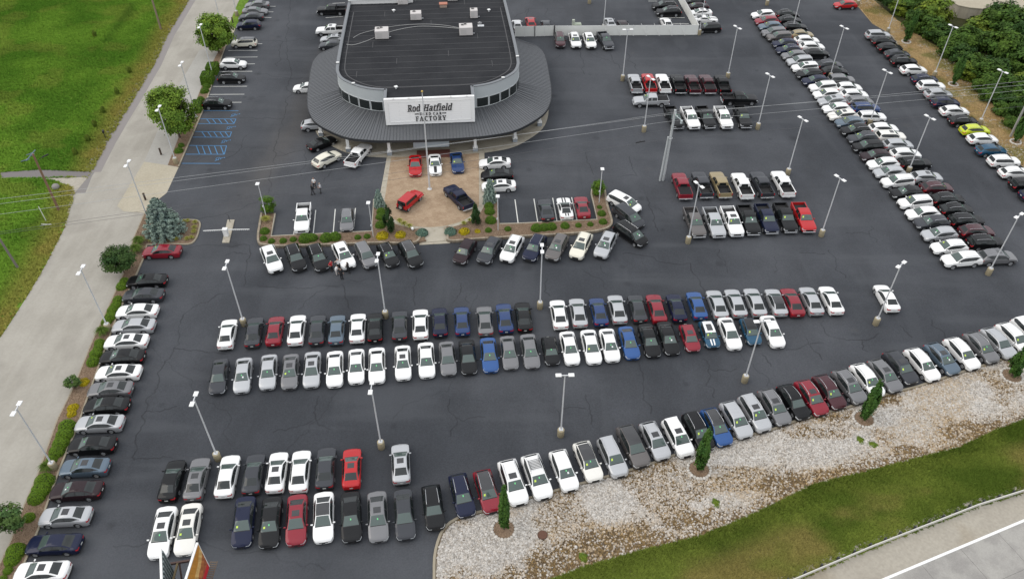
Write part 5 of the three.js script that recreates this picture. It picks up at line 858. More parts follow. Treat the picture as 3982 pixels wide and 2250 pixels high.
// ------------------------------------------------------------------ barrier gate, mailbox, boulder, guardrail, billboard, bits
{
  const t = thing('barrier_gate', 'white parking barrier with two raised-edge arms on a concrete island', 'barrier gate', 0, 0); mesh('island', slab(P.barrier, 0, 0.15), M.concrete, t); const [x, z] = P.barrierBox; mesh('cabinet', rbox(0.6, 1.15, 0.5, 0.04, x, 0.72, z), M.white, t); mesh('cabinet_lid', rbox(0.66, 0.08, 0.56, 0.02, x, 1.33, z), M.white, t);
  const A = P.barrierArm[0], B = P.barrierArm[1], az = (A[1] + B[1]) / 2; for (const e of [A, B]) { const arm = mesh('arm', bar([x, 1.12, z - 0.1], [e[0], 1.12, e[1]], 0.12, 0.06), M.white, t); const n = 12, g = []; for (let k = 1; k < n; k++) g.push(box(0.1, 0.1, 0.08, lerp(x, e[0], k / n), 1.06, lerp(z - 0.1, e[1], k / n))); mesh('arm_fringe', g, M.white, arm); }
  const C = [(P.barrier[2][0] + P.barrier[3][0]) / 2, (P.barrier[2][1] + P.barrier[3][1]) / 2]; mesh('reader_post', new THREE.TubeGeometry(new THREE.CatmullRomCurve3([[0, 0.1, 0.5], [0, 0.9, 0.45], [-0.1, 1.2, 0.3], [-0.35, 1.25, 0.25]].map(p => new THREE.Vector3(C[0] + p[0], p[1], C[1] + p[2]))), 10, 0.05, 6), M.darkMetal, t);
}
{ const [x, z] = P.mailbox, t = thing('mailbox', 'black mailbox on a post in the grass by the road', 'mailbox', x, z, 0.4); mesh('post', box(0.12, 1.0, 0.12, 0, 0.5, 0), M.black, t); const s = new THREE.Shape(); s.moveTo(-0.16, 0); s.lineTo(0.16, 0); s.lineTo(0.16, 0.18); s.absarc(0, 0.18, 0.16, 0, Math.PI); s.lineTo(-0.16, 0); mesh('box', new THREE.ExtrudeGeometry(s, { depth: 0.55, bevelEnabled: false }).translate(0, 1.0, -0.3), M.black, t); mesh('flag', box(0.02, 0.16, 0.06, 0.18, 1.2, 0), std(0.3, 0.02, 0.02), t); }
{ const [x, z] = P.boulder, g = new THREE.IcosahedronGeometry(0.55, 3), p = g.attributes.position; for (let i = 0; i < p.count; i++) { const v = new THREE.Vector3().fromBufferAttribute(p, i), k = 0.75 + 0.5 * fbm(v.x * 1.3 + 9, v.y * 1.3 + v.z * 1.7 + 20, 3); p.setXYZ(i, v.x * k, v.y * k * 0.75, v.z * k * 0.9); } const m = mergeVertices(bare(g).deleteAttribute('normal').deleteAttribute('uv')); m.computeVertexNormals(); const o = mesh('boulder', m, std(0.24, 0.225, 0.21, 0.95)); o.position.set(x, 0.25, z); tag(o, 'grey boulder in the grass beside the farm lane mouth', 'boulder'); }
P.stakes.forEach(([x, z], i) => { const t = thing(i ? 'fallen_stake' : 'white_stake', i ? 'pale stake lying on the grass beside the brown pole' : 'tall white stake in the grass beside the brown wooden pole', 'stake', x, z); mesh('stake', i ? bar([0, 0.15, 0], [1.6, 0.25, 0.3], 0.05) : bar([0, 0, 0], [-0.1, 2.4, 0], 0.07), M.paint, t); mesh('tip', i ? bar([0, 0.12, 0.35], [1.4, 0.2, 0.05], 0.045) : box(0.08, 0.12, 0.08, -0.1, 2.42, 0), M.paint, t); });
{ const [x, z] = P.manhole, t = thing('manhole_cover', 'round rusty manhole lid in the white gravel', 'manhole cover', x, z, 0, null, 0.05); mesh('lid', new THREE.CylinderGeometry(0.42, 0.42, 0.1, 24).translate(0, 0.1, 0), std(0.115, 0.055, 0.035, 0.9), t); mesh('ring', new THREE.TorusGeometry(0.44, 0.05, 5, 24).rotateX(Math.PI / 2).translate(0, 0.1, 0), std(0.09, 0.05, 0.035, 0.9), t); }
{
  const t = thing('guardrail', 'long pale steel guardrail between grass verge and highway', 'guardrail', 0, 0), L = P.rail, pts = []; for (let i = 0; i < L.length - 1; i++) { const n = Math.ceil(Math.hypot(L[i + 1][0] - L[i][0], L[i + 1][1] - L[i][1]) / 0.95); for (let k = 0; k < n; k++) pts.push([lerp(L[i][0], L[i + 1][0], k / n), lerp(L[i][1], L[i + 1][1], k / n)]); }
  const rm = std(0.60, 0.585, 0.54, 0.6, 0.1); for (let i = 0; i + 4 < pts.length; i += 4) { const r = mesh('rail', [strip(pts.slice(i, i + 5), 0.08, 0.62, 0.74), strip(pts.slice(i, i + 5), 0.04, 0.54, 0.62), strip(pts.slice(i, i + 5), 0.08, 0.42, 0.54)], rm, t); }
  for (let i = 1; i < pts.length; i += 2) { const p = offs(pts[i], -0.22); mesh('post', box(0.16, 0.72, 0.16, p[0], 0.36, p[1], -Math.atan2(rd.y, rd.x)), M.darkMetal, t); }
}
{
  // roadside billboard: two boards in a V, seen from above and behind
  const [a, b] = P.boardR, [c, d] = P.boardL, ext = (p, q, l) => { const k = l / Math.hypot(q[0] - p[0], q[1] - p[1]); return [lerp(p[0], q[0], k), lerp(p[1], q[1], k)]; }, b2 = ext(a, b, 9), d2 = ext(c, d, 9);
  const t = thing('billboard', 'V-shaped roadside billboard seen from above, food poster outside, ribbed steel inside', 'billboard', 0, 0); const rust = std(0.10, 0.06, 0.05, 0.9), zinc = std(0.26, 0.30, 0.30, 0.55, 0.35);
  const posterTex = tex(512, 256, (u, v) => { const x = u * 9, y = v; if (y < 0.17) return [0.52, 0.018, 0.03]; const s = fbm(x * 0.8 + 3, y * 2.2, 3), w = y + 0.16 * Math.sin(x * 1.1) + 0.25 * (s - 0.5), st = fbm(x * 5 + y * 9, y * 3 - x, 4); let k = w > 0.82 ? [0.50, 0.22, 0.03] : w > 0.6 ? mixc([0.52, 0.30, 0.09], [0.70, 0.46, 0.18], st) : w > 0.38 ? mixc([0.30, 0.09, 0.03], [0.46, 0.17, 0.05], st) : mixc([0.17, 0.03, 0.015], [0.42, 0.13, 0.05], st); return k.map(q => q * (0.75 + 0.5 * st)); }); posterTex.wrapS = posterTex.wrapT = THREE.ClampToEdgeWrapping;
  const board = (p, q, sgn, face) => { const L = Math.hypot(q[0] - p[0], q[1] - p[1]), dx = (q[0] - p[0]) / L, dz = (q[1] - p[1]) / L, nx = -dz * sgn, nz = dx * sgn, o = new THREE.Group(); o.name = 'board'; o.position.set(p[0], 8.5, p[1]); o.rotation.y = -Math.atan2(dz, dx); t.add(o);
    mesh('backing', box(L, 3.5, 0.10, L / 2, 1.75, 0), zinc, o); mesh('top_edge', box(L + 0.1, 0.1, 0.17, L / 2, 3.52, 0), M.white, o); mesh('end_edge', box(0.06, 3.5, 0.15, -0.02, 1.75, 0), M.white, o);
    const f = mesh('poster', new THREE.PlaneGeometry(L, 3.46).rotateY(face > 0 ? 0 : Math.PI).translate(L / 2, 1.74, face * 0.06), new THREE.MeshStandardMaterial({ map: posterTex, roughness: 0.6 }), o);
    for (let k = 0; k < Math.floor(L / 0.42); k++) mesh('rib', box(0.16, 3.4, 0.12, 0.2 + k * 0.42, 1.72, -face * 0.11), zinc, o); };
  board(a, b2, 1, -1); board(c, d2, 1, 1);
  const [e, f] = P.boardBeam; mesh('beam', bar([e[0], 9.8, e[1]], [f[0], 9.8, f[1]], 0.16), rust, t); mesh('beam', bar([d2[0] + 0.1, 9.8, d2[1] - 2], [b2[0] - 0.2, 9.8, b2[1] - 2], 0.16), rust, t);
  const mx = (e[0] + f[0]) / 2, mz = (e[1] + f[1]) / 2; mesh('beam', bar([mx, 9.8, mz], [mx + 0.4, 9.6, mz + 7], 0.14), std(0.2, 0.15, 0.08, 0.95), t); mesh('brace', bar([mx + 0.1, 9.7, mz], [f[0] - 0.2, 7.2, f[1] + 2.6], 0.14), rust, t); mesh('brace', bar([e[0] + 0.2, 9.7, e[1]], [mx, 7, mz + 2.5], 0.12), rust, t);
  mesh('column', cyl(0.35, 0.3, 9.4, -24.6, 0, -26, 14), rust, t);
  const K = P.catwalk, cx = (K[0][0] + K[1][0]) / 2, z0 = K[0][1]; mesh('catwalk', [bar([cx - 0.26, 8.4, z0], [cx - 0.26, 8.4, z0 + 8], 0.06), bar([cx + 0.26, 8.4, z0], [cx + 0.26, 8.4, z0 + 8], 0.06), ...Array.from({ length: 40 }, (_, k) => box(0.5, 0.03, 0.1, cx, 8.4, z0 + 0.1 + k * 0.2))], std(0.13, 0.10, 0.075, 0.95), t);
  for (const k of [0.6, 3.2, 6]) mesh('catwalk_bracket', bar([cx - 0.3, 8.38, z0 + k], [a[0] + 0.05, 8.6, z0 + k], 0.07), rust, t);
}
// short posts along planting
for (const [x, z, l] of [[-54.0, -104.7, 'short brown post beside the lamp footing at the lower driveway'], [-52.35, -92.9, 'short brown post behind the big blue spruce'], [-55.6, -152.6, 'short brown post by the lamp footing at the upper driveway']]) { const t = thing('wooden_bollard', l, 'post', x, z); mesh('post', rbox(0.22, 1.1, 0.22, 0.03, 0, 0.55, 0), std(0.06, 0.04, 0.03, 0.9), t); mesh('cap', box(0.26, 0.05, 0.26, 0, 1.12, 0), std(0.07, 0.05, 0.035, 0.9), t); }
// ------------------------------------------------------------------ vehicles
function curve(pts) {                                                // monotone cubic through sorted points
  const p = pts.slice().sort((a, b) => a[0] - b[0]), n = p.length, d = [], m = [];
  for (let i = 0; i < n - 1; i++) d.push((p[i + 1][1] - p[i][1]) / (p[i + 1][0] - p[i][0]));
  for (let i = 0; i < n; i++) m.push(i === 0 ? d[0] : i === n - 1 ? d[n - 2] : d[i - 1] * d[i] <= 0 ? 0 : 2 * d[i - 1] * d[i] / (d[i - 1] + d[i]));
  return x => { if (x <= p[0][0]) return p[0][1]; if (x >= p[n - 1][0]) return p[n - 1][1]; let i = 0; while (x > p[i + 1][0]) i++; const h = p[i + 1][0] - p[i][0], t = (x - p[i][0]) / h, t2 = t * t, t3 = t2 * t; return (2 * t3 - 3 * t2 + 1) * p[i][1] + (t3 - 2 * t2 + t) * h * m[i] + (3 * t2 - 2 * t3) * p[i + 1][1] + (t3 - t2) * h * m[i + 1]; };
}
const SPEC = {
  sedan: { L: 4.88, W: 1.85, R: 0.335, axle: [1.5, -1.34], sill: 0.22,
    top: [[2.44, 0.62], [2.39, 0.71], [2.1, 0.83], [1.6, 0.92], [1.18, 0.985], [0.3, 1.375], [-0.15, 1.44], [-0.7, 1.435], [-1.1, 1.385], [-1.85, 1.10], [-2.2, 1.075], [-2.37, 1.05], [-2.44, 0.98]],
    belt: [[2.44, 0.58], [2.2, 0.73], [1.15, 0.9], [-1.6, 0.99], [-2.2, 0.985], [-2.44, 0.9]], edge: [[2.44, 0.6], [2.2, 0.78], [1.15, 0.82], [0.3, 0.66], [-1.1, 0.65], [-1.85, 0.74], [-2.2, 0.82], [-2.44, 0.7]],
    cowl: 1.18, header: 0.3, rh: -1.1, rb: -1.85, side: [0.98, -1.72], pillars: [-0.28, -1.2] },
  coupe: { L: 4.79, W: 1.92, R: 0.35, axle: [1.48, -1.28], sill: 0.2,
    top: [[2.395, 0.68], [2.33, 0.78], [1.9, 0.9], [0.85, 1.0], [-0.02, 1.32], [-0.45, 1.375], [-0.85, 1.345], [-1.75, 1.09], [-2.15, 1.06], [-2.33, 1.04], [-2.395, 0.95]],
    belt: [[2.395, 0.64], [2.1, 0.8], [0.9, 0.92], [-1.5, 1.0], [-2.395, 0.9]], edge: [[2.395, 0.66], [2.1, 0.82], [0.85, 0.83], [-0.02, 0.66], [-0.85, 0.62], [-1.75, 0.72], [-2.15, 0.83], [-2.395, 0.72]],
    cowl: 0.85, header: -0.02, rh: -0.85, rb: -1.75, side: [0.62, -1.3], pillars: [-0.75] },
  suv: { L: 4.64, W: 1.88, R: 0.36, axle: [1.42, -1.28], sill: 0.27, hatch: true, tall: true,
    top: [[2.32, 0.74], [2.27, 0.86], [1.95, 0.99], [1.5, 1.06], [1.18, 1.12], [0.42, 1.56], [0, 1.645], [-0.7, 1.66], [-1.45, 1.61], [-1.72, 1.55], [-2.14, 1.16], [-2.26, 1.08], [-2.32, 0.94]],
    belt: [[2.32, 0.7], [1.95, 0.92], [1.2, 1.03], [-1.0, 1.12], [-1.7, 1.18], [-2.14, 1.12], [-2.32, 0.9]], edge: [[2.32, 0.66], [2, 0.82], [1.2, 0.84], [0.42, 0.70], [-0.8, 0.68], [-1.6, 0.63], [-2.14, 0.74], [-2.32, 0.78]],
    cowl: 1.18, header: 0.42, rh: -1.72, rb: -2.14, taper: 0.75, side: [0.98, -1.82], pillars: [-0.3, -1.18] },
  van: { L: 5.12, W: 1.98, R: 0.34, axle: [1.6, -1.45], sill: 0.22, hatch: true, tall: true,
    top: [[2.56, 0.72], [2.5, 0.82], [2.2, 0.95], [1.75, 1.08], [0.8, 1.64], [0.3, 1.74], [-1.2, 1.76], [-2.05, 1.7], [-2.2, 1.62], [-2.46, 1.1], [-2.52, 1.0], [-2.56, 0.9]],
    belt: [[2.56, 0.68], [2.2, 0.86], [1.7, 0.98], [-2.2, 1.06], [-2.56, 0.86]], edge: [[2.56, 0.66], [2.2, 0.82], [1.75, 0.86], [0.8, 0.7], [-2.1, 0.7], [-2.5, 0.82], [-2.56, 0.8]],
    cowl: 1.75, header: 0.8, rh: -2.2, rb: -2.46, side: [1.45, -2.3], pillars: [0.1, -1.1] },
  pickup: { L: 5.85, W: 2.03, R: 0.40, axle: [1.96, -1.72], sill: 0.42, truck: true, tall: true,
    top: [[2.925, 0.98], [2.87, 1.10], [2.55, 1.19], [1.9, 1.25], [1.28, 1.30], [0.62, 1.80], [0.2, 1.9], [-0.5, 1.91], [-0.88, 1.87], [-0.96, 1.78]],
    belt: [[2.925, 0.93], [2.5, 1.12], [1.25, 1.2], [-0.96, 1.25]], edge: [[2.925, 0.82], [2.5, 0.87], [1.28, 0.87], [0.62, 0.72], [-0.88, 0.71], [-0.96, 0.7]],
    cowl: 1.28, header: 0.62, rh: -9, rb: -9, side: [1.05, -0.86], pillars: [0.02], end: -0.96 },
  jeep: { L: 4.3, W: 1.62, R: 0.41, axle: [1.45, -1.45], sill: 0.5, hatch: true, tall: true, boxy: true,
    top: [[2.0, 1.08], [1.97, 1.12], [0.92, 1.2], [0.86, 1.22], [0.6, 1.76], [0.4, 1.8], [-1.6, 1.83], [-1.98, 1.81], [-2.06, 1.2], [-2.1, 1.1], [-2.12, 0.8]],
    belt: [[2.0, 1.02], [0.9, 1.14], [-2.06, 1.16], [-2.12, 0.75]], edge: [[2.0, 0.8], [0.9, 0.9], [0.6, 0.86], [-1.98, 0.86], [-2.12, 0.9]],
    cowl: 0.86, header: 0.6, rh: -1.98, rb: -2.06, side: [0.7, -1.9], pillars: [-0.15, -0.98] },
};
function scaled(s, kx, kw, ky, R) { const q = JSON.parse(JSON.stringify(s)), m = a => a.map(([x, y]) => [x * kx, y * ky]); q.L *= kx; q.W = kw; q.R = R; q.top = m(s.top); q.belt = m(s.belt); q.edge = s.edge.map(([x, y]) => [x * kx, y]); q.axle = s.axle.map(x => x * kx); for (const k of ['cowl', 'header', 'rh', 'rb']) q[k] *= kx; q.side = s.side.map(x => x * kx); q.pillars = s.pillars.map(x => x * kx); return q; }
SPEC.lux = scaled(SPEC.sedan, 1.04, 1.9, 1.02, 0.35);
SPEC.big = scaled(SPEC.suv, 1.08, 1.97, 1.06, 0.39);
SPEC.suvB = scaled(SPEC.suv, 0.985, 1.87, 0.975, 0.37); SPEC.suvB.top = SPEC.suvB.top.map(([x, y]) => [x, y - 0.07 * smooth(-0.4, -1.5, x) * smooth(-2.3, -1.6, x)]); SPEC.suvB.hatch = SPEC.suvB.tall = true; SPEC.suvB.taper = 0.95;
SPEC.suvC = JSON.parse(JSON.stringify(SPEC.suv)); Object.assign(SPEC.suvC, { W: 1.9, rh: -1.98, rb: -2.2, taper: 0.2, side: [1.0, -1.98], top: [[2.32, 0.84], [2.28, 0.98], [1.95, 1.07], [1.5, 1.11], [1.22, 1.14], [0.6, 1.60], [0.2, 1.685], [-0.8, 1.71], [-1.8, 1.69], [-1.98, 1.64], [-2.2, 1.14], [-2.28, 1.06], [-2.32, 0.92]] });
SPEC.sedanB = scaled(SPEC.sedan, 0.965, 1.82, 1.015, 0.33); SPEC.sedanB.top = SPEC.sedanB.top.map(([x, y]) => [x, y + 0.05 * smooth(-1.0, -1.7, x) * smooth(-2.3, -1.9, x)]); SPEC.sedanB.taper = 0.8;
SPEC.mini = scaled(SPEC.suv, 0.865, 1.74, 0.865, 0.32);
for (const s of [SPEC.big, SPEC.mini]) s.hatch = s.tall = true;

function shell(S) {
  const half = S.L / 2, x1 = S.end ?? -half, top = curve(S.top), belt = curve(S.belt), edge = curve(S.edge), Ra = S.R + 0.065;
  const plan = x => { const f = clamp((x - (half - 0.62)) / 0.62, 0, 1), b = clamp((-(half - 0.5) - x) / 0.5, 0, 1); return S.boxy ? 1 - 0.05 * Math.pow(f, 4) : (1 - (S.truck ? 0.13 : 0.27) * Math.pow(f, 3.2)) * (1 - (S.hatch ? 0.13 : 0.19) * Math.pow(b, 3.2)); };
  let xs = [half, half - 0.05, half - 0.14, half - 0.3, half - 0.5, x1, S.cowl, S.cowl - 0.07, S.header, S.header + 0.03, ...S.side];
  if (!S.truck) xs.push(-half + 0.05, -half + 0.14, -half + 0.26, S.rh, S.rh - 0.03, S.rb, S.rb + 0.03); else xs.push(x1 + 0.06);
  for (const p of S.pillars) xs.push(p + 0.045, p - 0.045);
  for (const a of S.axle) for (const k of [-1.003, -0.99, -0.8, -0.45, 0, 0.45, 0.8, 0.99, 1.003]) xs.push(a + k * Ra);
  for (let x = x1; x < half; x += 0.28) xs.push(x);
  xs = [...new Set(xs.filter(x => x >= x1 - 1e-6 && x <= half + 1e-6).map(x => +x.toFixed(3)))].sort((a, b) => b - a);
  { const keep = new Set([...S.side, S.cowl, S.cowl - 0.07, S.header, S.rh, S.rb, ...S.axle.flatMap(a => [a + 1.003 * Ra, a - 1.003 * Ra, a + 0.99 * Ra, a - 0.99 * Ra])].map(x => +x.toFixed(3))); xs = xs.filter((x, i) => keep.has(x) || i === 0 || i === xs.length - 1 || xs[i - 1] - x > 0.028); }
  const hw = S.W / 2, N = 10, cols = 2 * N - 1;
  const rowsAt = x => {
    let sill = S.sill + 0.06 * smooth(half - 0.5, half, Math.abs(x)); let arch = 0;
    for (const a of S.axle) { const d = Math.abs(x - a); if (d < Ra) arch = Math.max(arch, S.R + Math.sqrt(Ra * Ra - d * d)); }
    const yt = top(x), yb = Math.min(belt(x), yt - 0.03), w = hw * plan(x), y0 = Math.max(sill, arch), y1 = Math.max(lerp(sill, yb, 0.32), y0 + 0.012), y2 = Math.max(lerp(sill, yb, 0.74), y1 + 0.012);
    const drop = 0.045, ye = Math.max(yt - drop, yb + 0.004), we = Math.min(edge(x) * hw * (0.55 + 0.45 * plan(x)), w * 0.95), z3 = w * 0.968;
    const r = [[y0, w * 0.94], [y1, w], [y2, w * 0.998], [yb, z3]]; const m = (t, b) => [lerp(yb, ye, t), lerp(z3, we, t) + b], tp = S.truck || S.boxy ? 0 : smooth(S.side[1] + (S.taper ?? 0.5), S.side[1] - 0.02, x);
    r.push(m(0.12 + 0.5 * tp, 0.004), m(0.88 - 0.12 * tp, 0.012), [ye, we], [ye + 0.5 * (yt - ye), we - 0.055], [yt - 0.006, we * 0.5], [yt, 0]); return r;
  };
  const pos = []; for (const x of xs) { const r = rowsAt(x); for (let c = 0; c < cols; c++) { const k = c < N ? c : cols - 1 - c; pos.push(x, r[k][0], (c < N ? 1 : -1) * r[k][1]); } }
  const idxAll = [], cells = {}; const put = (n, ...t) => { (cells[n] ||= []).push(...t); idxAll.push(...t); };
  const inPillar = m => S.pillars.some(p => Math.abs(m - p) < 0.045);
  for (let i = 0; i < xs.length - 1; i++) { const m = (xs[i] + xs[i + 1]) / 2; for (let c = 0; c < cols - 1; c++) {
    const k = c < N - 1 ? c : cols - 2 - c; let n = 'body';                              // k: cell between rows k and k + 1
    if (k === 4 && m < S.side[0] && m > S.side[1] && (!S.truck || !inPillar(m))) n = inPillar(m) ? 'window_pillar' : c < N ? 'side_window' : 'side_window_b';
    else if (k >= 7 && m < S.cowl && m > S.header) n = m > S.cowl - 0.07 ? 'cowl_panel' : 'windshield';
    else if (k >= 7 && m < S.rh && m > S.rb) n = 'rear_window';
    else if (k >= 6 && m < S.header - 0.06 && m > Math.max(S.rh, x1) + 0.05) n = 'roof';
    else if (k === 2 && m > half - 0.34 && !S.boxy) n = c < N ? 'headlight' : 'headlight_b';
    else if (k === 2 && !S.truck && m < -half + 0.2) n = c < N ? 'tail_light' : 'tail_light_b';
    else if (k === 0 && S.tall && !S.boxy) n = 'lower_cladding';
    const a = i * cols + c, b = a + 1, d = a + cols, e = d + 1; put(n, a, b, d, b, e, d);
  } }
  const g = new THREE.BufferGeometry(); g.setAttribute('position', new THREE.Float32BufferAttribute(pos, 3)); g.setIndex(idxAll); g.computeVertexNormals();
  const out = {}; for (const n in cells) out[n] = pick(g, cells[n]);
  // end caps
  for (const [x, sg] of [[half, 1], [x1, -1]]) {
    const r = rowsAt(x), f = [1, 0.58, 0, -0.58, -1], cp = [], cc = {}; for (const [y, z] of r) for (const q of f) cp.push(x + sg * (S.boxy || (S.truck && sg < 0) ? 0 : 0.05 * (1 - q * q)), y, z * q);
    const all = []; for (let k = 0; k < N - 1; k++) for (let q = 0; q < 4; q++) {
      let n = 'body'; const mid = q === 1 || q === 2;
      if (sg > 0) { if (mid && (k === 1 || (k === 2 && S.tall))) n = 'grille'; else if (!mid && k === 2) n = q === 0 ? 'headlight' : 'headlight_b'; else if (k === 0) n = S.tall ? 'lower_cladding' : 'body'; }
      else if (S.truck) { if (k >= 4 && k <= 5) n = mid ? 'rear_window' : 'body'; }
      else { if (!mid && k === 2) n = q === 0 ? 'tail_light' : 'tail_light_b'; else if (k === 0) n = 'lower_cladding'; }
      const a = k * 5 + q, b = a + 1, d = a + 5, e = d + 1, t = sg > 0 ? [a, d, b, b, d, e] : [a, b, d, b, e, d]; (cc[n] ||= []).push(...t); all.push(...t);
    }
    const h = new THREE.BufferGeometry(); h.setAttribute('position', new THREE.Float32BufferAttribute(cp, 3)); h.setIndex(all); h.computeVertexNormals();
    for (const n in cc) { const p = pick(h, cc[n]); out[n] = out[n] ? mergeGeometries([out[n], p]) : p; }
  }
  const roofAt = (x, q) => { const r = rowsAt(x), z = r[7][1] * q, t = Math.abs(q); return [x, t < 0.5 ? lerp(r[9][0], r[8][0], t * 2) : lerp(r[8][0], r[7][0], t * 2 - 1), z]; };
  const patch = (xa, xb, qa, qb, lift, nx = 3, nq = 3) => { const p = [], id = []; for (let i = 0; i <= nx; i++) for (let j = 0; j <= nq; j++) { const v = roofAt(lerp(xa, xb, i / nx), lerp(qa, qb, j / nq)); p.push(v[0], v[1] + lift, v[2]); } for (let i = 0; i < nx; i++) for (let j = 0; j < nq; j++) { const a = i * (nq + 1) + j, b = a + 1, c = a + nq + 1, d = c + 1; id.push(a, b, c, b, d, c); } const G = new THREE.BufferGeometry(); G.setAttribute('position', new THREE.Float32BufferAttribute(p, 3)); G.setIndex(id); G.computeVertexNormals(); if (G.attributes.normal.getY(0) < 0) { for (let i = 0; i < G.attributes.normal.array.length; i++) G.attributes.normal.array[i] *= -1; const ix = G.index.array; for (let i = 0; i < ix.length; i += 3) { const t = ix[i]; ix[i] = ix[i + 1]; ix[i + 1] = t; } } return G; };
  return { parts: out, rowsAt, patch, roofAt };
}
function pick(g, tri) { const map = new Map(), p = [], n = [], id = [], P_ = g.attributes.position, N_ = g.attributes.normal; for (const t of tri) { let k = map.get(t); if (k === undefined) { k = map.size; map.set(t, k); p.push(P_.getX(t), P_.getY(t), P_.getZ(t)); n.push(N_.getX(t), N_.getY(t), N_.getZ(t)); } id.push(k); } const o = new THREE.BufferGeometry(); o.setAttribute('position', new THREE.Float32BufferAttribute(p, 3)); o.setAttribute('normal', new THREE.Float32BufferAttribute(n, 3)); o.setIndex(id); return o; }
const wheelGeo = {};
function addWheel(parent, x, z, R, side) {
  const key = R.toFixed(3); if (!wheelGeo[key]) {
    const ty = new THREE.LatheGeometry([[R * 0.66, -0.1], [R * 0.93, -0.11], [R, -0.075], [R, 0.075], [R * 0.93, 0.11], [R * 0.66, 0.1]].map(p => new THREE.Vector2(...p)), 18); ty.rotateX(Math.PI / 2);
    const rim = [new THREE.CylinderGeometry(R * 0.68, R * 0.68, 0.03, 16).rotateX(Math.PI / 2).translate(0, 0, 0.03)]; for (let k = 0; k < 5; k++) rim.push(box(R * 0.62, R * 0.17, 0.03, R * 0.34, 0, 0.065).rotateZ(k * 1.2566)); rim.push(new THREE.CylinderGeometry(R * 0.17, R * 0.17, 0.05, 8).rotateX(Math.PI / 2).translate(0, 0, 0.06)); rim.push(new THREE.TorusGeometry(R * 0.66, 0.018, 4, 18).translate(0, 0, 0.08));
    wheelGeo[key] = [ty, mergeGeometries(rim.map(g => bare(g.toNonIndexed()))), new THREE.CylinderGeometry(R * 0.66, R * 0.66, 0.02, 14).rotateX(Math.PI / 2).translate(0, 0, 0.02)];
  }
  const w = new THREE.Group(); w.name = 'wheel'; w.position.set(x, R, z); if (side < 0) w.rotation.y = Math.PI; parent.add(w);
  mesh('tyre', wheelGeo[key][0], V.tyre, w); mesh('rim', wheelGeo[key][1], V.rim, w);
}
const shells = {};
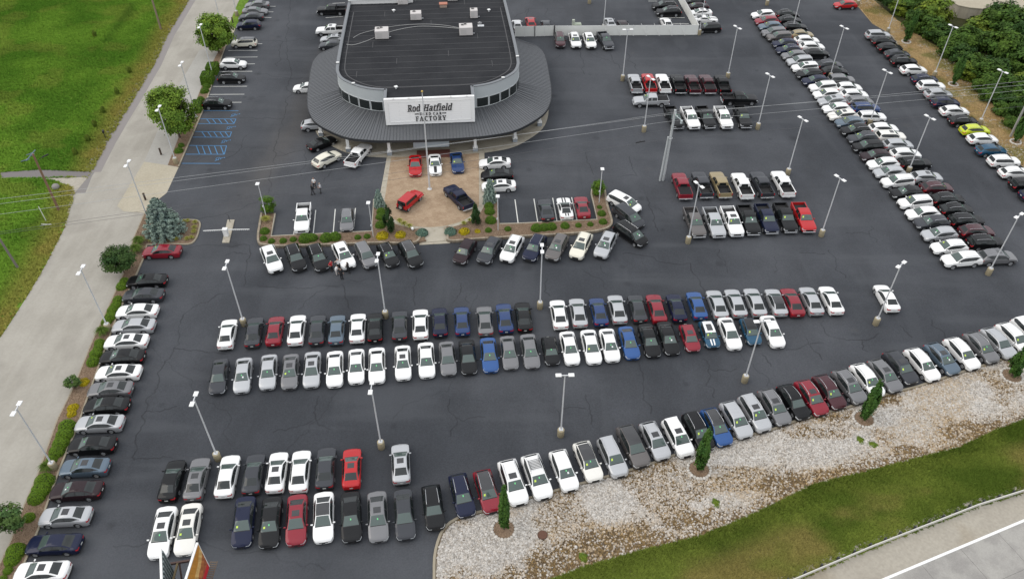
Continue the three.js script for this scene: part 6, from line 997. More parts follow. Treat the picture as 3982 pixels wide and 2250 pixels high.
function buildVehicle(kind, opt, sticker) {
  const S = SPEC[kind], sh = shells[kind] ||= shell(S), o = new THREE.Group(), half = S.L / 2, hw = S.W / 2, q = sh.parts, has = k => opt.includes(k);
  const P_ = (n, g, m) => mesh(n, g, m, o);
  P_('body', q.body, PAINT);
  const roofM = opt === 'p' || opt === 'rp' ? V.roofGlass : opt === 'ws' ? V.whiteRoof : opt === 'bs' ? V.blackRoof : opt === 'cv' ? V.cloth : PAINT;
  P_(opt === 'cv' ? 'soft_top' : 'roof', q.roof, roofM);
  P_('windshield', q.windshield, V.shield); P_('cowl_panel', q.cowl_panel, V.dark);
  if (q.rear_window) P_('rear_window', q.rear_window, V.glass);
  if (q.window_pillar) P_('window_pillar', q.window_pillar, V.dark); P_('side_window', q.side_window, V.glass); P_('side_window', q.side_window_b, V.glass);
  if (q.headlight) { P_('headlight', q.headlight, V.lamp); P_('headlight', q.headlight_b, V.lamp); }
  if (q.tail_light) { P_('tail_light', q.tail_light, V.tail); P_('tail_light', q.tail_light_b, V.tail); }
  if (q.lower_cladding) P_('lower_cladding', q.lower_cladding, V.dark);
  if (q.grille) P_('grille', q.grille, V.dark);
  P_('underbody', box(S.L - 0.5, S.R + 0.12, S.W - 0.62, 0, S.R + 0.02, 0), V.dark);
  for (const a of S.axle) for (const s of [1, -1]) addWheel(o, a, s * (hw - 0.13), S.R, s);
  const ym = sh.rowsAt(S.side[0] - 0.12)[4][0] + 0.07, mx = S.side[0] - 0.1, mz = sh.rowsAt(mx)[3][1];
  for (const s of [1, -1]) P_('mirror', rbox(0.13, 0.14, 0.24, 0.05, mx, ym, s * (mz + 0.1)), PAINT);
  P_('licence_plate', box(0.02, 0.14, 0.32, half + 0.055, S.tall ? 0.5 : 0.4, 0), V.dark);
  if (!S.truck && !S.boxy) P_('licence_plate', box(0.02, 0.13, 0.32, -half - 0.055, S.hatch ? 0.82 : 0.7, 0), V.plate);
  if (has('s') && !['st', 'ws', 'hs', 'bs'].includes(opt)) P_('sunroof', sh.patch(S.header - 0.22, S.header - 0.85, -0.62, 0.62, 0.008), V.roofGlass);
  if (opt === 'ws') P_('sunroof', sh.patch(S.header - 0.25, S.header - 1.3, -0.62, 0.62, 0.008), V.roofGlass);
  if (S.hatch && (has('r') || opt === 'c')) for (const s of [1, -1]) { const a = sh.roofAt(S.header - 0.25, s), b = sh.roofAt(S.rh + 0.2, s); P_('roof_rail', new THREE.TubeGeometry(new THREE.CatmullRomCurve3([new THREE.Vector3(a[0], a[1], a[2]), new THREE.Vector3(a[0] - 0.12, a[1] + 0.07, a[2]), new THREE.Vector3((a[0] + b[0]) / 2, Math.max(a[1], b[1]) + 0.1, (a[2] + b[2]) / 2), new THREE.Vector3(b[0] + 0.12, b[1] + 0.07, b[2]), new THREE.Vector3(...b)]), 10, 0.022, 5), V.chrome); }
  if (opt === 'c') { const y = sh.roofAt(-0.7, 0)[1] + 0.12; const b = []; for (let k = 0; k < 7; k++) b.push(box(0.04, 0.03, 1.05, -0.2 - k * 0.17, y, 0)); for (const s of [1, -1]) b.push(box(1.15, 0.1, 0.035, -0.7, y + 0.03, s * 0.54)); P_('roof_basket', b, V.dark); }
  if (opt === 'ws' || opt === 'st' || opt === 'hs') for (const s of opt === 'hs' ? [0] : [1, -1]) {
    const m = opt === 'ws' ? V.whiteRoof : V.stripe, qa = opt === 'hs' ? -0.3 : s * 0.14 - 0.1 * 1, qb = opt === 'hs' ? 0.3 : qa + 0.24;
    P_('stripe', sh.patch(half - 0.1, S.cowl + 0.06, qa + (s || 0) * 0.12, qb + (s || 0) * 0.12, 0.008, 6, 2), m);
    if (opt === 'st') P_('stripe', sh.patch(S.rb - 0.03, -half + 0.08, qa + s * 0.12, qb + s * 0.12, 0.008, 4, 2), m);
  }
  if (sticker) { const a = S.cowl - 0.3, b = S.cowl - 0.55; if (sticker & 1) P_('price_sticker', sh.patch(a - 0.02, b + 0.06, 0.5, 0.76, 0.012, 2, 2), V.lime); if (sticker & 2) P_('hang_tag', sh.patch(b + 0.04, b - 0.1, -0.1, 0.08, 0.012, 2, 2), V.green); if (sticker & 4) P_('window_sheet', sh.patch(a, a - 0.16, -0.35, -0.1, 0.012, 2, 2), V.paper); }
  if (S.truck) {
    const z = hw - 0.05, x0 = S.end - 0.02, x1 = -half, Ra = S.R + 0.07, sp = new THREE.Shape(); sp.moveTo(x0, 0.5); sp.lineTo(x0, 1.3); sp.lineTo(x1, 1.32); sp.lineTo(x1, 0.6); sp.lineTo(S.axle[1] - Ra, 0.5); sp.absarc(S.axle[1], S.R + 0.06, Ra, Math.PI, 0, true); sp.lineTo(x0, 0.5);
    for (const s of [1, -1]) { const g = new THREE.ExtrudeGeometry(sp, { depth: 0.09, bevelEnabled: true, bevelThickness: 0.02, bevelSize: 0.02, bevelSegments: 1, curveSegments: 10 }); g.translate(0, 0, s > 0 ? z - 0.09 : -z); P_('bed_side', g, PAINT); }
    P_('tailgate', rbox(0.09, 0.66, S.W - 0.26, 0.03, x1 + 0.03, 0.98, 0), PAINT);
    P_('bed_floor', [box(x0 - x1 - 0.1, 0.06, S.W - 0.32, (x0 + x1) / 2, 0.86, 0), box(0.05, 0.6, S.W - 0.3, x0 - 0.03, 1.02, 0), ...[1, -1].flatMap(s => [box(x0 - x1 - 0.12, 0.44, 0.02, (x0 + x1) / 2, 1.07, s * (hw - 0.17)), box(0.8, 0.25, 0.16, S.axle[1], 0.98, s * (hw - 0.26))])], V.bed);
    if (has('t')) P_('bed_cover', rbox(x0 - x1 - 0.14, 0.05, S.W - 0.24, 0.02, (x0 + x1) / 2, 1.33, 0), V.cloth);
    for (const s of [1, -1]) P_('tail_light', rbox(0.07, 0.36, 0.12, 0.02, x1 + 0.0, 1.1, s * (hw - 0.1)), V.tail);
    P_('rear_bumper', rbox(0.18, 0.2, S.W - 0.08, 0.04, x1 - 0.06, 0.58, 0), V.chrome);
    P_('licence_plate', box(0.02, 0.13, 0.3, x1 - 0.16, 0.6, 0), V.plate);
    P_('front_bumper', rbox(0.16, 0.2, S.W - 0.3, 0.05, half + 0.02, 0.55, 0), V.chrome);
  }
  if (S.boxy) {
    for (const a of S.axle) for (const s of [1, -1]) P_('fender', rbox(1.05, 0.12, 0.3, 0.05, a, 0.92, s * (hw + 0.1)), PAINT);
    for (const s of [1, -1]) { P_('headlight', cyl(0.11, 0.11, 0.06, 0, 0, 0, 12).rotateZ(-Math.PI / 2).translate(1.99, 0.95, s * 0.45), V.lamp); P_('tail_light', box(0.05, 0.24, 0.14, -2.14, 0.98, s * 0.68), V.tail); }
    P_('front_bumper', rbox(0.24, 0.18, 1.7, 0.05, 2.16, 0.6, 0), V.dark); P_('rear_bumper', rbox(0.2, 0.18, 1.7, 0.05, -2.22, 0.6, 0), V.dark);
    const sw = new THREE.Group(); sw.name = 'spare_wheel'; sw.position.set(-2.28, 1.05, 0); sw.rotation.y = -Math.PI / 2; o.add(sw); addWheel(sw, 0, 0, 0.40, 1); const w = sw.children[0]; w.position.set(0, 0, 0); for (const c of [...w.children]) sw.add(c); sw.remove(w);
    P_('rear_window', box(0.03, 0.42, 1.15, -2.075, 1.5, 0), V.glass);
  }
  return o;
}
const KIND = { se: 'sedan', lx: 'lux', co: 'coupe', cv: 'coupe', su: 'suv', bs: 'big', va: 'van', mi: 'mini', pu: 'pickup', je: 'jeep' };
const NAME = { se: 'parked_sedan', lx: 'parked_sedan', co: 'sports_coupe', cv: 'convertible_car', su: 'parked_suv', bs: 'parked_suv', va: 'minivan', mi: 'hatchback', pu: 'pickup_truck', je: 'off_road_car' };
const CATEGORY = { se: 'sedan', lx: 'sedan', co: 'sports car', cv: 'convertible', su: 'suv', bs: 'suv', va: 'minivan', mi: 'hatchback', pu: 'pickup truck', je: 'off-road car' };
{
  const protos = {}, r = rng(21);
  for (const { row, cars } of PARKED) for (const [x, z, h, k, c, f, label] of cars) {
    const away = Math.cos(THREE.MathUtils.degToRad(h) - Math.PI / 2) > 0.5, st = away ? 0 : [0, 1, 2, 3, 2, 6, 0][Math.floor(r() * 7)];
    const vr = r(), body = k === 'su' ? (vr < 0.42 ? 'suv' : vr < 0.74 ? 'suvB' : 'suvC') : k === 'se' ? (vr < 0.55 ? 'sedan' : 'sedanB') : KIND[k]; let opt = k === 'cv' ? (f === 'st' ? 'st' : 'cv') : f; if ((k === 'su' || k === 'bs') && r() < 0.5 && ['', 's', 'p'].includes(opt)) opt = 'r' + opt; const key = body + k + opt + st, jit = (r() - 0.5) * 1.6;
    const p = protos[key] ||= buildVehicle(body, opt, st);
    const o = copyOf(p, NAME[k], label, CATEGORY[k], x, z, THREE.MathUtils.degToRad(h + jit), `vehicles: ${row}`, 0.011);
    o.traverse(m => { if (m.material === PAINT) m.material = PAINTS[c]; if (k === 'cv' && m.name === 'roof') { m.name = 'soft_top'; m.material = V.cloth; } });
  }
}
// ------------------------------------------------------------------ vegetation
const leafMat = (r, g, b) => { const m = phys(1, 1, 1, { vertexColors: true, roughness: 0.75, specularIntensity: 0.3 }); m.color.setRGB(r, g, b); return m; };
const LEAF = { maple: leafMat(0.125, 0.205, 0.024), dark: leafMat(0.04, 0.078, 0.02), box: leafMat(0.078, 0.15, 0.014), lime: leafMat(0.105, 0.185, 0.014), yellow: leafMat(0.42, 0.33, 0.012), teal: leafMat(0.105, 0.175, 0.13), spruce: leafMat(0.165, 0.235, 0.215), yew: leafMat(0.022, 0.05, 0.014), column: leafMat(0.045, 0.10, 0.018), grassy: leafMat(0.085, 0.14, 0.02), tuft: leafMat(0.30, 0.30, 0.06), pale: leafMat(0.075, 0.13, 0.035), bush: leafMat(0.055, 0.105, 0.016), bushY: leafMat(0.115, 0.165, 0.02), bushD: leafMat(0.035, 0.075, 0.015), bark: std(0.10, 0.075, 0.055, 0.95) };
function leaves(items, hue = 0.25, seed = 1) {                        // items: [x, y, z, size, nx, ny, nz]
  const r = rng(seed), n = items.length, pos = new Float32Array(n * 12), nor = new Float32Array(n * 12), col = new Float32Array(n * 12), idx = []; const N = new THREE.Vector3(), A = new THREE.Vector3(), B = new THREE.Vector3();
  items.forEach(([x, y, z, s, nx, ny, nz, t], i) => {
    N.set(nx + (r() - 0.5) * 1.3, ny + (r() - 0.5) * 1.3, nz + (r() - 0.5) * 1.3).normalize(); A.set(r() - 0.5, r() - 0.5, r() - 0.5).cross(N).normalize(); B.crossVectors(N, A); const k = [0.6 + r() * 0.5, 1];
    const P4 = [[-0.5, -0.1], [0, -0.5], [0.5, 0.1], [0, 0.5]], c = 1 + (r() - 0.5) * 2 * hue, w = t ?? 0;
    for (let q = 0; q < 4; q++) { const u = P4[q][0] * s * k[0] * 1.2, v = P4[q][1] * s * 1.2, o = i * 12 + q * 3; pos[o] = x + A.x * u + B.x * v; pos[o + 1] = y + A.y * u + B.y * v; pos[o + 2] = z + A.z * u + B.z * v; nor[o] = N.x; nor[o + 1] = N.y; nor[o + 2] = N.z; col[o] = c * (1 + w * 0.22); col[o + 1] = c * (1 + w * 0.12); col[o + 2] = c; }
    idx.push(i * 4, i * 4 + 1, i * 4 + 2, i * 4, i * 4 + 2, i * 4 + 3);
  });
  const g = new THREE.BufferGeometry(); g.setAttribute('position', new THREE.BufferAttribute(pos, 3)); g.setAttribute('normal', new THREE.BufferAttribute(nor, 3)); g.setAttribute('color', new THREE.BufferAttribute(col, 3)); g.setIndex(idx); return g;
}
function crownItems(r, n, rx, ry, size, { clumps = 40, spread = 0.22, shell = 0.62, cy = 0, top = 1 } = {}) {
  const C = []; for (let i = 0; i < clumps; i++) { const u = r() * 2 - 1, a = r() * 6.283, q = Math.sqrt(1 - u * u), k = shell + (1 - shell) * Math.pow(r(), 0.5), bump = 0.86 + 0.3 * r(); C.push([Math.cos(a) * q * k * bump, u * k * (u > 0 ? top : 1), Math.sin(a) * q * k * bump, r()]); }
  const out = []; for (let i = 0; i < n; i++) { const c = C[Math.floor(r() * clumps)], g = () => (r() + r() + r() - 1.5) * spread * 1.4, x = c[0] + g(), y = c[1] + g() * 0.8, z = c[2] + g(); out.push([x * rx, cy + y * ry, z * rx, size * (0.7 + 0.6 * r()), x, y + 0.5, z, c[3] * 2 - 1]); } return out;
}
function moundItems(r, n, size, flat = 0.72, lump = 0.12) { const o = []; for (let i = 0; i < n; i++) { const u = r() * 1.15 - 0.15, a = r() * 6.283, q = Math.sqrt(Math.max(0, 1 - u * u)), k = (1 + lump * (fbm(Math.cos(a) * 2 + 9, u * 3 + Math.sin(a) * 2 + 9, 2) - 0.5) * 2) * (0.93 + 0.09 * r()), x = Math.cos(a) * q * k, y = Math.max(0, u * flat * k), z = Math.sin(a) * q * k; o.push([x, y, z, size * (0.7 + 0.6 * r()), x, u + 0.2, z, r() * 2 - 1]); } return o; }
const place = (proto, name, label, cat, x, z, s, turn, group, y) => copyOf(proto, name, label, cat, x, z, turn, group, y, s);
const rv = rng(303);
const ORD = ['first', 'second', 'third', 'fourth', 'fifth', 'sixth', 'seventh', 'eighth', 'ninth', 'tenth', 'eleventh', 'twelfth', 'thirteenth', 'fourteenth', 'fifteenth', 'sixteenth', 'seventeenth', 'eighteenth', 'nineteenth', 'twentieth', 'twenty-first', 'twenty-second', 'twenty-third', 'twenty-fourth', 'twenty-fifth', 'twenty-sixth', 'twenty-seventh', 'twenty-eighth', 'twenty-ninth', 'thirtieth'];
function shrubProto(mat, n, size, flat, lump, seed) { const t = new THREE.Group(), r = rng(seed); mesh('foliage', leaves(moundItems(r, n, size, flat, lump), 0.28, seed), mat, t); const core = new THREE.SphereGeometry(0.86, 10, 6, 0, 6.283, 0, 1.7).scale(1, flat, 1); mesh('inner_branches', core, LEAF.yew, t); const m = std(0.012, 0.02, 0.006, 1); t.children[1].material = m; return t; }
const boxP = [0, 1, 2].map(k => shrubProto(LEAF.box, 2000, 0.085, 0.92, 0.08, 11 + k)), limeP = [0, 1].map(k => shrubProto(LEAF.lime, 2000, 0.085, 0.92, 0.08, 31 + k)), yelP = shrubProto(LEAF.yellow, 1300, 0.11, 0.66, 0.2, 41), tealP = shrubProto(LEAF.teal, 1300, 0.12, 0.6, 0.22, 42);
const beds = [['moundsRoad', limeP, 'clipped_shrub', (i) => `${ORD[i]} rounded green shrub down the roadside bed from the dark tree`, 'rounded shrubs of the roadside bed', 0.08, 0.86], ['yellowRoad', [yelP], 'golden_shrub', i => ['upper golden shrub of the yellow pair in the roadside bed', 'lower golden shrub of the yellow pair in the roadside bed', 'single golden shrub beside the small bushy tree at the road'][i], 'golden shrubs of the roadside bed', 0.08, 1.0], ['moundsTop', boxP, 'clipped_shrub', i => `${ORD[i]} small dark shrub down the upper bed between the maples`, 'small shrubs of the upper roadside bed', 0.08, 1.05], ['moundsA', boxP, 'clipped_shrub', i => `${ORD[i]} round boxwood of the island bed on the barrier side`, 'boxwoods on the barrier side of the island', 0.26, 1.0], ['moundsB', boxP, 'clipped_shrub', i => `${ORD[i]} round boxwood of the island bed on the minivan side`, 'boxwoods on the minivan side of the island', 0.26, 1.0], ['yellowPlaza', [yelP], 'golden_shrub', i => ['golden shrub beside the single lamp post by the plaza', 'golden shrub between plaza yew and blue-green mound', 'large golden shrub past the steps of the plaza', 'small golden shrub beside the second plaza yew'][i], 'golden shrubs below the plaza', 0.26, 1.08], ['tealPlaza', [tealP], 'juniper', i => ['blue-green juniper mound on the spotlight side of the steps', 'blue-green juniper mound across the steps from the spotlight'][i], 'junipers by the plaza steps', 0.26, 1.12]];
for (const [k, pr, name, lab, grp, y, f] of beds) P[k].forEach(([x, z, r], i) => place(pr[i % pr.length], name, lab(i), 'shrub', x, z, [r * f * (0.95 + 0.1 * rv()), r * f * 1.05, r * f], rv() * 6, grp, y));
{ // clipped box hedges
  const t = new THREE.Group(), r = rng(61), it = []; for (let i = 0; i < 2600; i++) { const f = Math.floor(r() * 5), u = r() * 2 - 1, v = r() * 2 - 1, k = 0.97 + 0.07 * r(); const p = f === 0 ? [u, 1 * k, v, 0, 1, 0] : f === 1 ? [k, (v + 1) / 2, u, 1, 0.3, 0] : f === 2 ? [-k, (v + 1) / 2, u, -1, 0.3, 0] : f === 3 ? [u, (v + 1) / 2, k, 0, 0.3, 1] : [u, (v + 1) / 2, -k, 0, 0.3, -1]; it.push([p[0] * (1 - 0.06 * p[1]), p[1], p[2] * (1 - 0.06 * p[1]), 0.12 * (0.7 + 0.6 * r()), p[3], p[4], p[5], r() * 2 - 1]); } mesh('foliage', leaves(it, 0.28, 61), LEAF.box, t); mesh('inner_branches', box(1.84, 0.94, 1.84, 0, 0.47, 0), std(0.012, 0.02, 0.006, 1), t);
  P.hedges.forEach(([x, z, r], i) => place(t, 'hedge', ['square clipped hedge behind the lamp by the far maple', 'square clipped hedge before the lamp near the far maple', 'tall clipped hedge behind the larger maple beside a black suv'][i], 'hedge', x, z, [r * 0.95, r * 1.5, r * (i === 2 ? 1.6 : 1.25)], 0.1, 'clipped hedges', 0.08)); }
{ // ornamental grass clumps: blades arching out from the root
  const make = (mat, seed, n = 420) => { const t = new THREE.Group(), r = rng(seed), it = [], pos = [], nor = [], col = [], idx = []; for (let i = 0; i < n; i++) { const a = r() * 6.283, l = 0.7 + r() * 0.5, b = 0.2 + r() * 0.9, w = 0.028, ca = Math.cos(a), sa = Math.sin(a), c = 0.75 + r() * 0.5; const P0 = [0, 0], P1 = [b * 0.45 * l, l * 0.75], P2 = [b * l, l * (0.95 - 0.5 * b)]; const q = pos.length / 3; for (const [x, y, ww] of [[...P0, w], [...P1, w], [...P2, 0.004]]) for (const s of [1, -1]) { pos.push(ca * x - sa * s * ww, y, sa * x + ca * s * ww); nor.push(ca * 0.3, 0.9, sa * 0.3); col.push(c, c, c); } idx.push(q, q + 1, q + 2, q + 1, q + 3, q + 2, q + 2, q + 3, q + 4, q + 3, q + 5, q + 4); } const g = new THREE.BufferGeometry(); g.setAttribute('position', new THREE.Float32BufferAttribute(pos, 3)); g.setAttribute('color', new THREE.Float32BufferAttribute(col, 3)); g.setIndex(idx); g.computeVertexNormals(); mesh('blades', g, mat, t); mesh('crown_base', new THREE.SphereGeometry(0.16, 8, 5).scale(1, 0.6, 1), LEAF.bark, t); return t; };
  const a = make(LEAF.grassy, 71), b = make(LEAF.tuft, 72, 200);
  P.clumpsRoad.forEach(([x, z, r], i) => place(a, 'ornamental_grass', ['arching green grass clump below the spruce island', 'lower arching grass clump beside the dark roadside tree', 'arching grass clump beside the lamp footing at the silver sedan', 'arching grass clump beside the lamp footing further down the road bed'][i], 'ornamental grass', x, z, r * 1.15, rv() * 6, 'grass clumps of the road bed', 0.08));
  P.clumpsPlaza.forEach(([x, z, r], i) => place(b, 'ornamental_grass', ['daylily clump beside the tall plaza yew', 'middle daylily clump along the plaza border', 'daylily clump nearest the spotlight at the plaza border', 'daylily clump between juniper and second yew', 'small daylily clump tucked by the second yew', 'leafy clump under the single lamp beside the end yew'][i].replace('nearest', 'next to'), 'plant', x, z, r * 1.2, rv() * 6, 'low clumps of the island', 0.26));
  P.yellowTufts.forEach(([x, z, r], i) => place(b, 'yellow_perennial', `${ORD[i]} pale yellow tuft round the spruce island, counted from the road`, 'plant', x, z, r * 1.5, rv() * 6, 'yellow tufts of the spruce island', 0.09)); }
function trunk(t, h, r0, limbs, seed, spread, top) { const r = rng(seed), g = [rod([0, 0, 0], [0.05, h, 0.03], r0, r0 * 0.6, 8)]; for (let k = 0; k < limbs; k++) { const a = k / limbs * 6.283 + r(), y = h * (0.55 + 0.4 * r()); g.push(rod([0, y, 0], [Math.cos(a) * spread * (0.5 + 0.4 * r()), top * (0.6 + 0.35 * r()), Math.sin(a) * spread * (0.5 + 0.4 * r())], r0 * 0.45, r0 * 0.15, 6)); } mesh('trunk', g, LEAF.bark, t); }
P.maples.forEach(([x, z, h, r], i) => { const t = thing('maple_tree', ['round-headed green maple at the upper driveway by the road', 'larger round-headed maple between road and accessible bays'][i], 'tree', x, z, i, 'roadside maples'); const q = rng(81 + i); trunk(t, h * 0.42, 0.2, 7, 82 + i, r * 0.8, h * 0.95); mesh('crown', leaves(crownItems(q, 17000, r * 0.9, h * 0.40, 0.26, { clumps: 105, spread: 0.17, shell: 0.5, cy: h * 0.56, top: 1.1 }), 0.3, 83 + i), LEAF.maple, t); });
{ const L = [['dark_tree', 'small dark green tree between road and red sedan', 'dark', 6500, 0.2], ['small_tree', 'small thin bushy tree beside the golden shrub at the road', 'pale', 900, 0.17], ['small_tree', 'pale green flowering tree low on the roadside bed', 'pale', 2400, 0.19], ['dark_tree', 'round dark shrub tree at the top of the straw bank', 'dark', 3600, 0.26]];
  P.smallTrees.forEach(([x, z, h, r], i) => { const [n, l, m, c, s] = L[i], t = thing(n, l, 'tree', x, z); trunk(t, h * 0.45, 0.09, 5, 90 + i, r * 0.7, h * 0.9); mesh('crown', leaves(crownItems(rng(91 + i), c, r * 0.88, h * 0.36, s, { clumps: 44, spread: 0.22, shell: 0.4, cy: h * 0.6 }), 0.34, 92 + i), LEAF[m], t); }); }
function coneItems(r, n, R, h, size, tiers) { const o = []; for (let i = 0; i < n; i++) { const k = Math.floor(r() * tiers), nb = Math.max(5, Math.round(14 * (1 - k / tiers))), br = Math.floor(r() * nb), a = (br / nb) * 6.283 + k * 1.9 + (r() - 0.5) * 0.22, y0 = 0.04 + (k / tiers) * 0.93, len = R * Math.pow(1 - Math.pow(k / tiers, 1.25), 0.8) * (0.82 + 0.3 * LAT[(k * 31 + br * 7) & 65535]), t = Math.sqrt(r()), d = len * t, off = (r() - 0.5) * 0.5 * (1.25 - t); o.push([Math.cos(a) * d - Math.sin(a) * off, y0 * h + 0.10 * t * t - (r() - 0.3) * 0.3, Math.sin(a) * d + Math.cos(a) * off, size * (0.7 + 0.6 * r()), Math.cos(a) * 0.6, 0.8, Math.sin(a) * 0.6, t * 2 - 1]); } return o; }
P.spruces.forEach(([x, z, h, r], i) => { const t = thing('blue_spruce', ['big silvery blue spruce on its own kerbed island', 'small blue spruce at the plaza corner by the single lamp', 'blue spruce beside the three sedans next to the plaza'][i], 'conifer', x, z, i * 2, null, 0.08); const H = h * (i ? 1.12 : 1.06); mesh('trunk', rod([0, 0, 0], [0, H * 0.96, 0], 0.16, 0.03), LEAF.bark, t); mesh('foliage', leaves(coneItems(rng(101 + i), i ? 5200 : 15000, r * (i ? 1.05 : 1.2), H, i ? 0.15 : 0.19, i ? 13 : 20), 0.3, 111 + i), LEAF.spruce, t); });
P.yews.forEach(([x, z, h, r], i) => { const t = thing('yew', ['tall ragged dark conifer on the barrier side of the plaza', 'ragged dark conifer across the plaza steps', 'wide dark yew at the end of the island by the single lamp', 'dark yew at the island corner by the white minivan'][i], 'conifer', x, z, i, null, 0.2); mesh('trunk', rod([0, 0, 0], [0, h * 0.8, 0], 0.09, 0.03), LEAF.bark, t); const it = i < 2 ? crownItems(rng(121 + i), 3200, r, h * 0.5, 0.14, { clumps: 40, spread: 0.2, shell: 0.45, cy: h * 0.5 }) : crownItems(rng(121 + i), 3000, r, h * 0.46, 0.13, { clumps: 40, spread: 0.24, cy: h * 0.47 }); mesh('foliage', leaves(it.map(p => { const k = i < 2 ? 1.25 - 0.75 * p[1] / h : 1; return [p[0] * k, Math.max(0.05, p[1]), p[2] * k, ...p.slice(3)]; }), 0.3, 131 + i), i > 1 ? LEAF.box : LEAF.yew, t); });
{ const L = ['slim column tree in the gravel beside the dark red suv', 'slim column tree in the gravel before the bright blue suv', 'slim column tree in the gravel below the maroon suv', 'slim column tree in the gravel at the far highway end', 'slim column tree on the straw bank by the topmost suvs', 'slim column tree on the straw bank by the middle lamp', 'slim column tree on the straw bank by the grey pole'];
  const stone = [std(0.55, 0.52, 0.47, 0.95), std(0.46, 0.43, 0.38, 0.95)];
  P.columns.forEach(([x, z, h, r], i) => { const t = thing('column_tree', L[i], 'tree', x, z, i, 'slim column trees'), q = rng(141 + i), it = crownItems(q, 4200, r * 0.72, h * 0.5, 0.19, { clumps: 60, spread: 0.2, shell: 0.5, cy: h * 0.53 }); mesh('trunk', rod([0, 0, 0], [0, h * 0.8, 0], 0.09, 0.03), LEAF.bark, t); mesh('crown', leaves(it.map(p => { const k = 1.12 - 0.35 * clamp(p[1] / h, 0, 1); return [p[0] * k, Math.max(0.35, p[1]), p[2] * k, ...p.slice(3)]; }), 0.32, 151 + i), LEAF.column, t);
    const kr = i < 4 ? 1 : 0.68, mu = mesh('mulch_ring', new THREE.CylinderGeometry(1.0 * kr, 1.05 * kr, 0.1, 24).translate(0, 0.06, 0), M.mulch, t); for (let k = 0; k < 22; k++) { const a = k / 22 * 6.283; mesh('edging_stone', new THREE.IcosahedronGeometry(0.13 + 0.05 * q(), 1).scale(1.2, 0.8, 1).rotateY(a * 3).translate(Math.cos(a) * 1.12 * kr, 0.12, Math.sin(a) * 1.12 * kr), stone[k % 2], mu); } }); }
{ // thicket: separate bushes, four forms
  const mats = [LEAF.bush, LEAF.bushD, LEAF.bushY, LEAF.bush], pr = mats.map((m, k) => { const t = new THREE.Group(); trunk(t, 0.5, 0.05, 6, 160 + k, 0.7, 1.0); mesh('crown', leaves(crownItems(rng(161 + k), 3600, 1.02, 0.85, 0.14, { clumps: 55, spread: 0.2, shell: 0.55, cy: 0.72 }), 0.38, 165 + k), m, t); return t; });
  P.bushes.forEach(([x, z, r], i) => { const k = [0, 1, 3, 2, 0, 1, 0, 3][i % 8]; place(pr[k], 'thicket_bush', ['green bush of the thicket beyond the straw bank', 'dark bush of the thicket beyond the straw bank', 'yellowish bush of the thicket beyond the straw bank', 'green bush of the thicket beyond the straw bank'][k], 'bush', x, z, [r * 1.1, r * (0.8 + 0.4 * rv()), r * 1.1], rv() * 6, ['green thicket bushes', 'dark thicket bushes', 'yellowish thicket bushes', 'green thicket bushes'][k]); });
  P.field_posts.forEach(([x, z], i) => place(pr[2], 'dry_weed', `${ORD[i]} brownish weed clump along the field edge, counted from the far end`, 'weed', x, z, [0.35, 0.75, 0.35], rv() * 6, 'weed clumps of the field edge'));
  [[36.2, -51.2], [37.4, -50.6], [6.6, -37.8], [19.8, -43.6]].forEach(([x, z], i) => place(pr[2], 'weed', ['weed patch in the gravel below the slim tree by the maroon suv', 'second weed patch below the slim tree by the maroon suv', 'weed patch below the manhole lid in the gravel', 'small weed below the slim tree at the blue suv'][i], 'weed', x, z, [0.5, 0.16, 0.35], rv() * 6, 'weeds in the gravel', -0.03)); }
// ------------------------------------------------------------------ stuff: grass, gravel, mulch chips
function scatter(name, geo, mat, n, fn, label, cat) { const o = new THREE.InstancedMesh(geo, mat, n), m = new THREE.Matrix4(), q = new THREE.Quaternion(), e = new THREE.Euler(), c = new THREE.Color(); let k = 0, guard = 0; while (k < n && guard++ < n * 14) { const s = fn(); if (!s) continue; e.set(s.rx || 0, s.ry, s.rz || 0); q.setFromEuler(e); m.compose(new THREE.Vector3(s.x, s.y, s.z), q, new THREE.Vector3(...s.s)); o.setMatrixAt(k, m); c.setRGB(...s.c); o.setColorAt(k, c); k++; } o.count = k; o.name = numbered(name); o.receiveShadow = true; scene.add(o); return tag(o, label, cat, null, 'stuff'); }
const tuftGeo = (() => { const p = [], n = [], r = rng(9); for (let k = 0; k < 7; k++) { const a = r() * 6.283, d = 0.14 * r(), x = Math.cos(a * 3) * d, z = Math.sin(a * 3) * d, w = 0.035, lx = Math.cos(a) * (0.1 + 0.2 * r()), lz = Math.sin(a) * (0.1 + 0.2 * r()), h = 0.5 + 0.5 * r(); p.push(x - Math.sin(a) * w, 0, z + Math.cos(a) * w, x + Math.sin(a) * w, 0, z - Math.cos(a) * w, x + lx, h, z + lz); for (let q = 0; q < 3; q++) n.push(lx * 0.6, 0.8, lz * 0.6); } const g = new THREE.BufferGeometry(); g.setAttribute('position', new THREE.Float32BufferAttribute(p, 3)); g.computeVertexNormals(); return g; })();
const blade = phys(1, 1, 1, { roughness: 1, specularIntensity: 0.05 });
